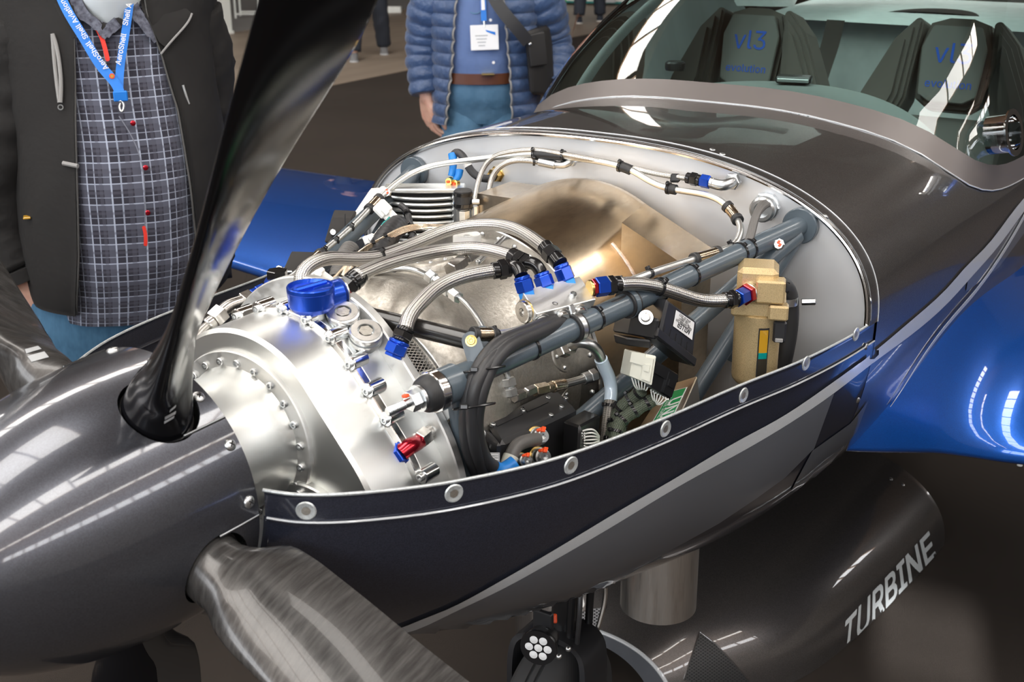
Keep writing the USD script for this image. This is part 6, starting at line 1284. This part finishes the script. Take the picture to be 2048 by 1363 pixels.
def shoes(F, ank, m, sole):
    for a in ank:
        o = A(a[0], a[1], 0)+F.f*.05; T = fr(o+A(0, 0, .014), F.f, (0, 0, 1)); oval = np.array(sg.MultiPolygon([sg.Polygon(circle(.045, 24, (.085, 0))), sg.Polygon(circle(.036, 24, (-.105, 0)))]).convex_hull.exterior.coords)[:-1]
        sh = part(F.t, 'shoe', hull(np.vstack([[T[:3, 3]+T[:3, 0]*q[0]+T[:3, 1]*q[1] for q in oval], [T[:3, 3]+T[:3, 0]*(q[0]*.9-.006)+T[:3, 1]*q[1]*.85+A(0, 0, .045) for q in oval], [T[:3, 3]+T[:3, 0]*(-.06+.4*q[0])+T[:3, 1]*q[1]*.8+A(0, 0, .085) for q in oval]])), m, 40)
        part(sh, 'sole', bevel_prism(oval*1.05, fr(o, F.f, (0, 0, 1)), .018, .003), sole, 40)
# ---- the man by the propeller
F1 = Figure('person', 'person in open black jacket and navy check shirt with a blue lanyard, behind the propeller', 225, 3.12)
torso = [(-60, 212, 150, .11, .13), (-20, 214, 185, .12, .14), (40, 217, 176, .145, .15), (150, 228, 168, .185, .15), (270, 246, 166, .225, .15), (380, 256, 166, .245, .145), (480, 262, 163, .24, .14), (545, 264, 158, .215, .14), (602, 264, 155, .185, .14)]
hipL, hipR = F1.at(135, 660), F1.at(262, 660); kz = .50
hand_w = F1.at(46, 556, .06); hb = hand_parts(hand_w, A(0, 0, -1)+F1.r*.36, F1.r*.75-F1.f*.25, F1.f*.35+F1.r*.75, 1.12, .42)
sL, sR = F1.at(48, 55), F1.at(372, 40); eL = F1.at(-16, 330, .02); eR = F1.at(430, 320, -.03); wR = F1.at(415, 560, .05)
hd = F1.at(214, -72, .05); nk = F1.at(212, 40, .0)
bones = [(nk-A(0, 0, .10), nk+A(0, 0, .04), .068, .062), (F1.at(250, 560), F1.at(222, 90), .115, .10), (sL, sR, .06, .06), (sL, eL, .055, .046), (eL, hand_w, .044, .027), (sR, eR, .055, .046), (eR, wR, .044, .027), (F1.at(200, 600), F1.at(200, 690), .11, .11)]
for h in (hipL, hipR): kn = A(h[0], h[1], kz); bones += [(h, kn, .085, .055), (kn, A(h[0], h[1], .09), .055, .042)]
hb2 = hand_parts(wR, A(0, 0, -1), -F1.r, F1.f, 1.05, .4)
part(F1.t, 'body', skin_body(bones, [hb, hb2], head_parts(hd, F1.f+F1.r*.05, A(0, 0, 1)+F1.f*.06, 1.08)), M['skin'], True)
mk_ = []
for z in np.linspace(-.012, -.108, 8):
    w_ = .072-.022*max(0, (-z-.06)/.05); dpt = .112-.030*max(0, (-z-.055)/.05)*1.0; mk_.append([hd+(F1.r*w_*math.cos(a)+F1.f*(.010+dpt*math.sin(a)**.8)+A(0, 0, z))*1.08 for a in np.linspace(.02, PI-.02, 22)])
mm = solidify(np.array(mk_), .002); 
if mm.volume < 0: mm.invert()
part(F1.t, 'face_mask', mm, M['mask'], 40, 'pale pleated face mask')
hv = trimesh.creation.icosphere(3, 1.0); v = hv.vertices*A(.098, .094, .098); v = v[:, :1]*F1.f+v[:, 1:2]*F1.r+v[:, 2:]*A(0, 0, 1); hv = tm(v*1.09+hd+A(0, 0, .045)-F1.f*.022, hv.faces); hv.update_faces((hv.triangles_center-hd)@(F1.f*.55-A(0, 0, 1)) < .0); part(F1.t, 'hair', hv, M['hair'], True)
for e in (1, -1): c = hd+F1.f*.092+F1.r*e*.034+A(0, 0, .022); ey = part(F1.t, 'eye', trimesh.creation.icosphere(2, .012).apply_translation(c), M['label'], True); part(ey, 'iris', trimesh.creation.icosphere(2, .006).apply_translation(c+F1.f*.008), M['hair'], True)
V, yy = F1.loft(torso, 72, 90, off=.004); V = ruffle(V, .030, (5, 5, 2.5), 5); V = ruffle(V, .012, (16, 16, 7), 9); hem = V[-6:]; zz = np.concatenate([[0], np.cumsum(np.linalg.norm(np.diff(V[:, 18], axis=0), axis=1))])
Vc = np.concatenate([V, V[:, :1]], 1); g = grid(Vc); a_ = np.linspace(0, 2*PI, 73)
U = np.stack(np.broadcast_arrays((a_*.175)[None, :], zz[:, None]), -1).reshape(-1, 2)
if ((g.triangles_center-g.vertices.mean(0))*g.face_normals).sum() < 0: g.invert()
sh = part(F1.t, 'shirt', g, M['plaid'], uv=U, label='navy and white check shirt')
for px, py in [(266, 246), (291, 335), (295, 425), (297, 512)]: c = F1.front(torso, px, py, .012); part(sh, 'button', lathe(c, F1.f, [(0, .006), (.002, .006), (.003, .004)], 14), M['red_ano'])
F1.ribbon(torso, [(238, 232), (262, 270), (284, 330), (290, 420), (291, 520), (292, 630)], 2.0, .014, M['placket'], 'placket_edge', sh)
F1.ribbon(torso, [(287, 452), (291, 470), (291, 492)], [2]+[7]*22+[2], .015, M['red_cloth'], 'red_lining', sh, 'red lining showing at the placket'); F1.ribbon(torso, [(285, 524), (291, 560), (294, 600), (296, 628)], 9, .015, M['red_cloth'], 'red_lining', sh); F1.ribbon(torso, [(188, 48), (202, 72), (212, 105), (216, 122)], [4]+[9]*22+[5], .015, M['red_cloth'], 'red_lining', sh)
F1.ribbon(torso, [(182, 40), (200, 54), (225, 56), (240, 36)], 20, .012, M['charcoal'], 'undershirt_neck', sh)
for L in ([(148, -12), (166, 28), (188, 45), (204, 70)], [(258, -12), (270, 22), (290, 50), (312, 84)], [(236, 44), (220, 58), (206, 76)]): F1.ribbon(torso, L, [24]*12+[20]*8+[10]*4, .020, M['collar_cloth'], 'collar', sh)
ln = F1.ribbon(torso, [(116, -20), (136, 24), (170, 80), (205, 136), (232, 168), (240, 188)], 20, .030, M['lanyard'], 'lanyard', None, 'blue lanyard with white lettering')
F1.ribbon(torso, [(262, -20), (256, 30), (247, 90), (240, 140), (238, 188)], 17, .026, M['lanyard'], 'lanyard')
def lan_text(s, h, a, b, par, o=.044):
    T3 = F1.front(torso, *a, o), F1.front(torso, *b, o); mid = (T3[0]+T3[1])/2; part(par, 'print', text(s, h, fr(mid, T3[1]-T3[0], F1.f), .0005, True), M['label'], False)
lan_text('AeroShell', .0108, (210, 135), (178, 88), ln); lan_text('Shell Aviation', .0104, (168, 72), (128, 6), ln, .056); lan_text('AeroShell', .0108, (237, 124), (246, 72), ln, .042); lan_text('Shell A', .0108, (251, 46), (257, 10), ln, .042)
c = F1.front(torso, 224, 152, .034); part(ln, 'round_logo', lathe(c, F1.f, [(0, .0058), (.0006, .0058)], 20), M['seal_red']); part(ln, 'logo_centre', lathe(c+F1.f*.0006, F1.f, [(0, .0035), (.0005, .0035)], 16), M['amber'])
c = F1.front(torso, 241, 192, .032); part(ln, 'crimp', rbox((.030, .012, .022), fr(c, F1.r, A(0, 0, 1)), .002), M['lanyard']); cl = [F1.front(torso, *q, .03) for q in [(241, 199), (246, 206), (247, 216), (243, 223), (239, 216), (241, 206)]]; part(ln, 'snap_hook', sweep(spline(cl, 20), .0026, 8), M['zinc']); part(ln, 'swivel', cyl(F1.front(torso, 241, 196, .03), F1.front(torso, 241, 203, .03), .005, 12), M['zinc'])
# jacket
jr = [(a, b-(6 if a > 0 else 0), c+32, d+.012, e+.03) for a, b, c, d, e in torso[:-1]]+[(574, 250, 176, .20, .17)]
edge = lambda pts: (lambda y: float(np.interp(y, [p[1] for p in pts], [p[0] for p in pts])))
EL = edge([(128, -60), (140, 0), (152, 60), (153, 160), (157, 300), (160, 450), (156, 574)]); ER = edge([(275, -60), (286, 20), (316, 100), (344, 200), (362, 320), (378, 440), (384, 574)])
ang = lambda px, c, hw: math.acos(float(np.clip(np.sign((px-c)/hw)*abs((px-c)/hw)**(1/.85), -1, 1)))
V, yy = F1.loft(jr, 80, 60, a0=lambda y, c, hw: ang(EL(y), c, hw), a1=lambda y, c, hw: 2*PI+ang(ER(y), c, hw)); V = ruffle(V, .03, (5, 5, 3), 21); jk = part(F1.t, 'jacket', shell(V, .008), M['black_cloth'], True, 'open black softshell jacket')
for i, nm in ((0, 'zip_edge'), (-1, 'zip_edge')): part(jk, nm, sweep(V[:, i]+F1.f*.004, .0026, 8), M['dark_piping'], True)
CLs = [[F1.at(-15, 10, .05), F1.at(60, -30, .07), F1.at(120, -40, .08), F1.at(152, 30, .16), F1.at(156, 60, .18)], [F1.at(280, -40, .10), F1.at(330, -10, .10), F1.at(378, 24, .09), F1.at(372, 48, .12), F1.at(338, 92, .16)]]
col = hull([F1.at(268, -45, .10), F1.at(292, -60, .06), F1.at(384, 27, .13), F1.at(380, 40, .14), F1.at(335, 98, .17), F1.at(318, 84, .17), F1.at(285, 20, .15), F1.at(300, 0, .10)]); part(jk, 'collar', col, M['black_cloth'], 30); part(jk, 'collar_piping', sweep(spline([F1.at(384, 27, .137), F1.at(376, 44, .15), F1.at(345, 80, .175), F1.at(322, 108, .185)], 16), .0025, 6), M['grey_trim'])
col = hull([F1.at(95, -50, .05), F1.at(130, -40, .10), F1.at(148, 15, .15), F1.at(156, 70, .175), F1.at(140, 80, .17), F1.at(110, 10, .14), F1.at(75, -20, .10)]); part(jk, 'collar', col, M['black_cloth'], 30)
zp = [F1.front(jr, *q, .012) for q in [(105, 68), (112, 90), (119, 130), (122, 170), (121, 205)]]; part(jk, 'chest_zip', sweep(spline(zp, 20), .0045, 8), M['grey_trim']); zp = [F1.front(jr, *q, .012) for q in [(105, 68), (108, 110), (113, 160), (119, 205)]]; part(jk, 'chest_zip', sweep(spline(zp, 20), .0045, 8), M['grey_trim'])
pl_ = F1.front(jr, 121, 214, .016); part(jk, 'zip_pull', lathe(pl_, F1.f, [(0, .004), (0, .0062), (.003, .0062), (.003, .004)], 16, cap=False), M['zinc'])
for L in ([(45, 390), (70, 345), (96, 360)], [(100, 362), (66, 412), (48, 440)]): part(jk, 'pocket_seam', sweep(spline([F1.front(jr, *q, .012) for q in L], 14), .0014, 6), M['grey_trim'])
part(jk, 'side_piping', sweep(spline([F1.front(jr, 126, 326, .014), F1.front(jr, 156, 332, .014)], 6), .005, 8), M['grey_trim']); part(jk, 'yellow_tab', rbox((.016, .004, .024), fr(F1.at(54, 434, .16), F1.r, F1.f), .001), M['amber'])
zp = [F1.front(jr, *q, .012) for q in [(366, 170), (372, 190), (378, 208)]]; part(jk, 'zip_pull', sweep(spline(zp, 8), .003, 8), M['zinc'])
for pts, r in (([sL+A(0, 0, .02), F1.at(24, 190), eL, F1.at(2, 470, .03), F1.at(38, 544, .06)], [.10, .105, .098, .085, .064]), ([sR+A(0, 0, .02), F1.at(402, 170, -.02), eR+F1.r*-.03, F1.at(415, 450, .02), wR+A(0, 0, .01)], [.085, .082, .076, .07, .060])): part(jk, 'sleeve', sleeve(pts, r, 50, .014, 31), M['black_cloth'], True)
part(jk, 'cuff', sweep(np.array([F1.at(33, 530, .06), F1.at(45, 553, .06)]), .060, 22), M['black_cloth'], 40)
pel = [(560, 205, 150, .13, .15), (620, 196, 152, .14, .16), (680, 195, 150, .13, .16), (740, 195, 142, .11, .13)]
Vp, _ = F1.loft(pel, 48, 20); lg = legs(F1, (hipL, hipR), None, kz, (-.03, .03), 'denim', (.118, .085, .068))
jn = part(F1.t, 'jeans', [grid(ruffle(Vp, .02, (7, 7, 5), 4), closed_v=True)]+lg, M['denim'], True, 'blue jeans')
shoes(F1, [A(hipL[0], hipL[1], 0)-F1.r*.03, A(hipR[0], hipR[1], 0)+F1.r*.03], M['charcoal'], M['rubber'])

# ---- the man behind the cockpit nose
F2 = Figure('person', 'person in navy quilted jacket and blue shirt with a white badge, beyond the firewall', 965, 5.35)
t2 = [(-62, 965, 78, .08, .10), (-40, 965, 96, .10, .12), (0, 964, 86, .13, .13), (60, 962, 80, .15, .13), (110, 962, 78, .155, .13), (140, 962, 76, .145, .13), (158, 962, 76, .14, .13)]
hw2 = F2.at(853, 196, .02); sL2, sR2 = F2.at(885, -30), F2.at(1052, -30); eL2 = F2.at(852, 85, -.03); eR2 = F2.at(1100, 75, -.05); wR2 = F2.at(1105, 175, .06)
hip2 = (F2.at(928, 190), F2.at(1002, 190)); hd2 = F2.at(968, -130, .03); nk2 = F2.at(966, -70)
b2 = [(nk2-A(0, 0, .08), nk2+A(0, 0, .05), .065, .06), (F2.at(962, 150), F2.at(964, -20), .11, .10), (sL2, sR2, .06, .06), (sL2, eL2, .055, .045), (eL2, hw2, .043, .027), (sR2, eR2, .055, .045), (eR2, wR2, .043, .027)]
for h in hip2: kn = A(h[0], h[1], .5); b2 += [(h, kn, .085, .055), (kn, A(h[0], h[1], .09), .055, .042)]
b2.append((hip2[0], hip2[1], .10, .10))
part(F2.t, 'body', skin_body(b2, [hand_parts(hw2, A(0, 0, -1)+F2.r*.12, F2.r*.8+F2.f*.2, F2.f*.7+F2.r*.5, 1.08, .75), hand_parts(wR2, A(0, 0, -1), -F2.r, F2.f, 1.05, .5)], head_parts(hd2, F2.f, A(0, 0, 1), 1.05)), M['skin'], True)
hv = trimesh.creation.icosphere(3, .103).apply_translation(hd2+A(0, 0, .045)-F2.f*.02); hv.update_faces((hv.triangles_center-hd2)@(F2.f*.6-A(0, 0, 1)) < 0); part(F2.t, 'hair', hv, M['hair'], True)
for e in (1, -1): part(F2.t, 'eye', trimesh.creation.icosphere(2, .012).apply_translation(hd2+F2.f*.089+F2.r*e*.033+A(0, 0, .022)), M['label'], True)
V, _ = F2.loft(t2, 56, 50, off=.004); V = ruffle(V, .03, (7, 7, 4), 3); sh = part(F2.t, 'shirt', grid(V, closed_v=True), M['blue_shirt'], True, 'plain blue shirt')
for px, py in [(981, 40), (987, 125)]: part(sh, 'button', lathe(F2.front(t2, px, py, .008), F2.f, [(0, .006), (.002, .006)], 12), M['label'])
F2.ribbon(t2, [(940, 24), (952, 27), (962, 22)], 2, .008, M['denim_light'], 'pocket_edge', sh)
bt = [(a, 962, 78, .152, .14) for a in (137, 158)]; Vb, _ = F2.loft(bt, 56, 4, off=.006); bl = part(F2.t, 'belt', shell(Vb, .004, True), M['leather'], 40, 'brown leather belt'); part(bl, 'buckle', rbox((.055, .006, .040), fr(F2.front(bt, 976, 148, .016), F2.r, F2.f), .004), M['brass'])
pe2 = [(150, 962, 78, .145, .14), (185, 964, 86, .14, .15), (215, 965, 84, .12, .13), (240, 965, 80, .10, .11)]; Vp, _ = F2.loft(pe2, 48, 20)
part(F2.t, 'jeans', [grid(ruffle(Vp, .02, (7, 7, 5), 8), closed_v=True)]+legs(F2, hip2, None, .5, (-.03, .04), 'denim_light', (.105, .08, .066)), M['denim_light'], True, 'washed blue jeans'); shoes(F2, [A(hip2[0][0], hip2[0][1], 0)-F2.r*.03, A(hip2[1][0], hip2[1][1], 0)+F2.r*.04], M['shoe'], M['rubber'])
j2 = [(-62, 966, 90, .09, .13), (-40, 966, 112, .12, .15), (0, 968, 104, .15, .15), (60, 968, 98, .16, .16), (120, 970, 96, .16, .16), (180, 972, 98, .16, .16), (238, 974, 102, .155, .17)]
E2 = edge([(935, -62), (918, -20), (912, 40), (910, 110), (905, 160), (898, 238)]); E3 = edge([(995, -62), (1004, -20), (1010, 60), (1016, 130), (1020, 205), (1022, 238)])
V, yy = F2.loft(j2, 70, 110, a0=lambda y, c, hw: ang(E2(y), c, hw), a1=lambda y, c, hw: 2*PI+ang(E3(y), c, hw)); c = V.mean(1, keepdims=True); d = V-c; d[..., 2] = 0; d /= np.linalg.norm(d, axis=2, keepdims=True); V = V+d*(.014*np.abs(np.sin(PI*V[..., 2]/.052))**.55)[..., None]; V = ruffle(V, .012, (9, 9, 9), 12)
jk = part(F2.t, 'jacket', shell(V, .01), M['puffer'], True, 'navy quilted jacket, open')
for i in (0, -1): part(jk, 'zip_edge', sweep(V[:, i]+F2.f*.006, .0045, 8), M['grey_trim'])
for pts, r in (([sL2+A(0, 0, .0), F2.at(862, 10), eL2, F2.at(850, 140, -.01), F2.at(854, 188, .02)], [.085, .085, .078, .072, .060]), ([sR2, F2.at(1085, 10), eR2, F2.at(1112, 120, -.02), wR2], [.085, .085, .08, .075, .062])): part(jk, 'sleeve', sleeve(pts, r, 90, .006, 17, ring=.052), M['puffer'], True)
ln = F2.ribbon(t2, [(962, -50), (966, -10), (967, 20), (968, 42)], 11, .018, M['lanyard'], 'lanyard', None, 'blue and white lanyard'); F2.ribbon(t2, [(965, -14), (966, 8), (966.5, 20)], 7, .021, M['label'], 'white_print', ln)
c = F2.front(t2, 969, 75, .022); bd_ = part(F2.t, 'badge', rbox((.112, .098, .0025), fr(c, F2.r+A(0, 0, .03), F2.f+A(0, 0, .05)), .001), M['label'], False, 'white visitor badge'); part(bd_, 'badge_clip', cyl(F2.front(t2, 968, 42, .022), F2.front(t2, 969, 54, .024), .004, 8), M['zinc'])
Tb = fr(c+F2.f*.0016, F2.r+A(0, 0, .03), F2.f+A(0, 0, .05)); part(bd_, 'blue_mark', prism([(.004, .030), (.044, .020), (.044, .008), (.010, .022)], Tb, .0006), M['lanyard'], False)
for k in range(4): part(bd_, 'print_line', rbox((.05-.008*k, .004, .0004), moved_T_(Tb, -.018, .012-.014*k) if False else fr(Tb[:3, 3]+Tb[:3, 0]*-.012+Tb[:3, 1]*(.008-.013*k)+Tb[:3, 2]*.0003, Tb[:3, 0], Tb[:3, 2]), .0001), M['label_grey'], False)
bag_o = F2.at(1083, 118, .10); bag = thing('shoulder_bag', 'black shoulder bag hanging at the side of the navy quilted jacket', 'bag', bag_o)
part(bag, 'body', qbox([F2.at(1052, 62, .17), F2.at(1092, 50, .10), F2.at(1108, 195, .10), F2.at(1062, 190, .17)], -F2.f*.12+F2.r*.02, .015), M['bag'], 40); part(bag, 'flap', qbox([F2.at(1054, 70, .185), F2.at(1088, 62, .15), F2.at(1094, 130, .15), F2.at(1062, 135, .185)], -F2.f*.03, .006), M['bag'], 40); part(bag, 'stud', dome_screw(F2.at(1060, 88, .19), F2.f, .007, .004), M['zinc'])
bs = spline([F2.at(975, -30, .18), F2.at(1000, 15, .20), F2.at(1030, 52, .21), F2.at(1056, 84, .20)], 24); Vs = np.array([[q+F2.r*.018+A(0, 0, .018), q-F2.r*.018-A(0, 0, .018)] for q in bs]); g = solidify(Vs, .003); part(bag, 'strap', g, M['bag'], 40)
# ---- people farther back, seen by their legs
def walker(label, feet_px, shoe, sole, stride=.0, top=M['charcoal']):
    a, b = P(*feet_px[0], z=0.05), P(*feet_px[1], z=0.05); mid = (a+b)/2; hz = A(mid[0], mid[1], 0)-A(CAM_C[0], CAM_C[1], 0); F = Figure('person', label, (feet_px[0][0]+feet_px[1][0])/2, float(np.linalg.norm(hz)))
    hp = A(mid[0], mid[1], .95); out = []
    bones = [(hp, hp+A(0, 0, .45), .11, .11), (hp+A(0, 0, .42)-F.r*.17, hp+A(0, 0, .42)+F.r*.17, .06, .06), (hp+A(0, 0, .45), hp+A(0, 0, .60), .06, .06)]
    for s_ in (-1, 1): bones += [(hp+A(0, 0, .42)+F.r*.19*s_, hp+A(0, 0, .12)+F.r*.24*s_, .05, .042), (hp+A(0, 0, .12)+F.r*.24*s_, hp+A(0, 0, -.12)+F.r*.24*s_+F.f*.08, .04, .028)]
    for k, q in enumerate((a, b)): h = hp+F.r*(.09 if q@F.r > mid@F.r else -.09); kn = (h+q)/2+F.f*.03; bones += [(h, kn, .08, .05), (kn, A(q[0], q[1], .09), .05, .04)]; out.append(sleeve([h+A(0, 0, .06), (h+kn)/2, kn, A(q[0], q[1], .10)], [.105, .095, .085, .075], 26, .01, k))
    hands = [hand_parts(hp+A(0, 0, -.12)+F.r*.24*s_+F.f*.08, A(0, 0, -1), -s_*F.r, F.f, 1, .5) for s_ in (-1, 1)]
    part(F.t, 'body', skin_body(bones, hands, head_parts(hp+A(0, 0, .72), F.f, A(0, 0, 1))), M['skin'], True); part(F.t, 'trousers', out+[cyl(hp-A(0, 0, .08), hp+A(0, 0, .12), .15, 24, .03)], M['dark_trouser'], True, 'dark trousers')
    tp = [sweep(spline([hp+A(0, 0, .08), hp+A(0, 0, .3), hp+A(0, 0, .47), hp+A(0, 0, .53)], 20), np.interp(np.linspace(0, 1, 20), [0, .6, .85, 1], [.17, .19, .17, .08]), 22)]+[sleeve([hp+A(0, 0, .45)+F.r*.16*s_, hp+A(0, 0, .12)+F.r*.245*s_, hp+A(0, 0, -.09)+F.r*.24*s_+F.f*.07], [.075, .065, .05], 24) for s_ in (-1, 1)]; part(F.t, 'top', tp, top, True)
    hv = trimesh.creation.icosphere(2, .10).apply_translation(hp+A(0, 0, .755)-F.f*.02); part(F.t, 'hair', hv, M['hair'], True); shoes(F, [A(q[0], q[1], 0)-F.f*.04 for q in (a, b)], shoe, sole)
walker('person in dark trousers and grey shoes walking on the aisle, seen beside the standing blade', ((708, 112), (768, 98)), M['shoe'], M['label_grey'])
walker('person in dark trousers and white-soled shoes, far off beside the navy jacket', ((1158, 38), (1200, 34)), M['dark_trouser'], M['white_sole'], top=M['blue_shirt'])
# ---------------------------------------------------------------- stands at the back
def dist_floor(px, py): return P(px, py, z=0)
a, b = dist_floor(345, 78), dist_floor(461, 67); u_ = unit(b-a); n_ = unit(np.cross(u_, (0, 0, 1))); 
t = thing('display_wall', 'white display wall at the back left', 'display', (a+b)/2); part(t, 'panel', rbox((np.linalg.norm(b-a), .10, 2.3), fr((a+b)/2+A(0, 0, 1.15), u_, (0, 0, 1)), .006), M['booth_white'], 20); part(t, 'foot', rbox((np.linalg.norm(b-a)+.02, .14, .04), fr((a+b)/2+A(0, 0, .02), u_, (0, 0, 1)), .004), M['booth_white'], 20)
o = P(404, 70, z=.02); vw = unit(A(FWD[0], FWD[1], 0)); T = fr(o-vw*.55, RGT, -vw)
t = thing('banner', 'black curved banner in front of the white display wall', 'banner', o); fl = spline(np.column_stack([A((.0, 0), (.02, .2), (-.02, .6), (-.12, 1.1), (-.28, 1.7), (-.42, 2.1), (-.55, 2.2), (-.50, 1.9), (-.36, 1.4), (-.20, .8), (-.09, .35), (0, 0)).reshape(-1, 2), np.zeros(12)]), 60)[:-1, :2]
part(t, 'cloth', prism(sg.Polygon(fl).buffer(0), T, .012), M['bag'], 20); part(t, 'base_plate', rbox((.30, .03, .25), fr(o-vw*.55+A(0, 0, .015), RGT, -vw), .004), M['bag'], 20)
so = dist_floor(500, 35); t = thing('bar_table', 'white tube framed bar table at the back stand', 'table', so); rr_, ff = RGT, A(FWD[0], FWD[1], 0)
for sx in (-.16, .16):
    for sy in (-.16, .16): part(t, 'leg', cyl(so+rr_*sx+unit(ff)*sy, so+rr_*sx+unit(ff)*sy+A(0, 0, 1.05), .015, 12), M['booth_white'])
for sy in (-.16, .16): part(t, 'foot_bar', cyl(so-rr_*.16+unit(ff)*sy+A(0, 0, .06), so+rr_*.16+unit(ff)*sy+A(0, 0, .06), .013, 12), M['booth_white'])
part(t, 'table_top', rbox((.5, .5, .03), fr(so+A(0, 0, 1.06), rr_, (0, 0, 1)), .005), M['booth_white'])
a, b = dist_floor(766, 26), dist_floor(803, 26); t = single('floor_bar', 'short white bar lying on the aisle floor behind the standing blade', 'bar', rbox((np.linalg.norm(b-a), .10, .09), fr((a+b)/2+A(0, 0, .045), b-a, (0, 0, 1)), .01), M['booth_white'], 20)
a, b = PD(1085, -2, 19.6), PD(1330, 14, 19.3); t = thing('display_board', 'white display board with green spots at the top of the picture', 'display', (a+b)/2); u_ = unit(b-a); z_ = min(a[2], b[2])
c = (a+b)/2; part(t, 'board', rbox((np.linalg.norm(b-a), .08, 1.8), fr(A(c[0], c[1], c[2]+.9), A(u_[0], u_[1], u_[2]), A(0, 0, 1)), .006), M['booth_white'], 20); 
for px in (1112, 1126): q = PD(px, 1, 19.35); part(t, 'green_spot', lathe(q, -unit(A(FWD[0], FWD[1], 0)), [(0, .045), (.02, .045), (.025, .035)], 16), M['screen_green'])
part(t, 'grey_panel', rbox((.32, .02, .5), fr(PD(1210, -30, 19.3), u_, (0, 0, 1)), .003), M['label_grey'], 20)
for q in (a+u_*.3, b-u_*.3): part(t, 'post', cyl(A(q[0], q[1], 0), A(q[0], q[1], c[2]+.2), .04, 16), M['bag'])
part(t, 'green_edge', rbox((np.linalg.norm(b-a), .085, .03), fr(A(c[0], c[1], c[2]+.01), u_, (0, 0, 1)), .003), M['teal'], 20)
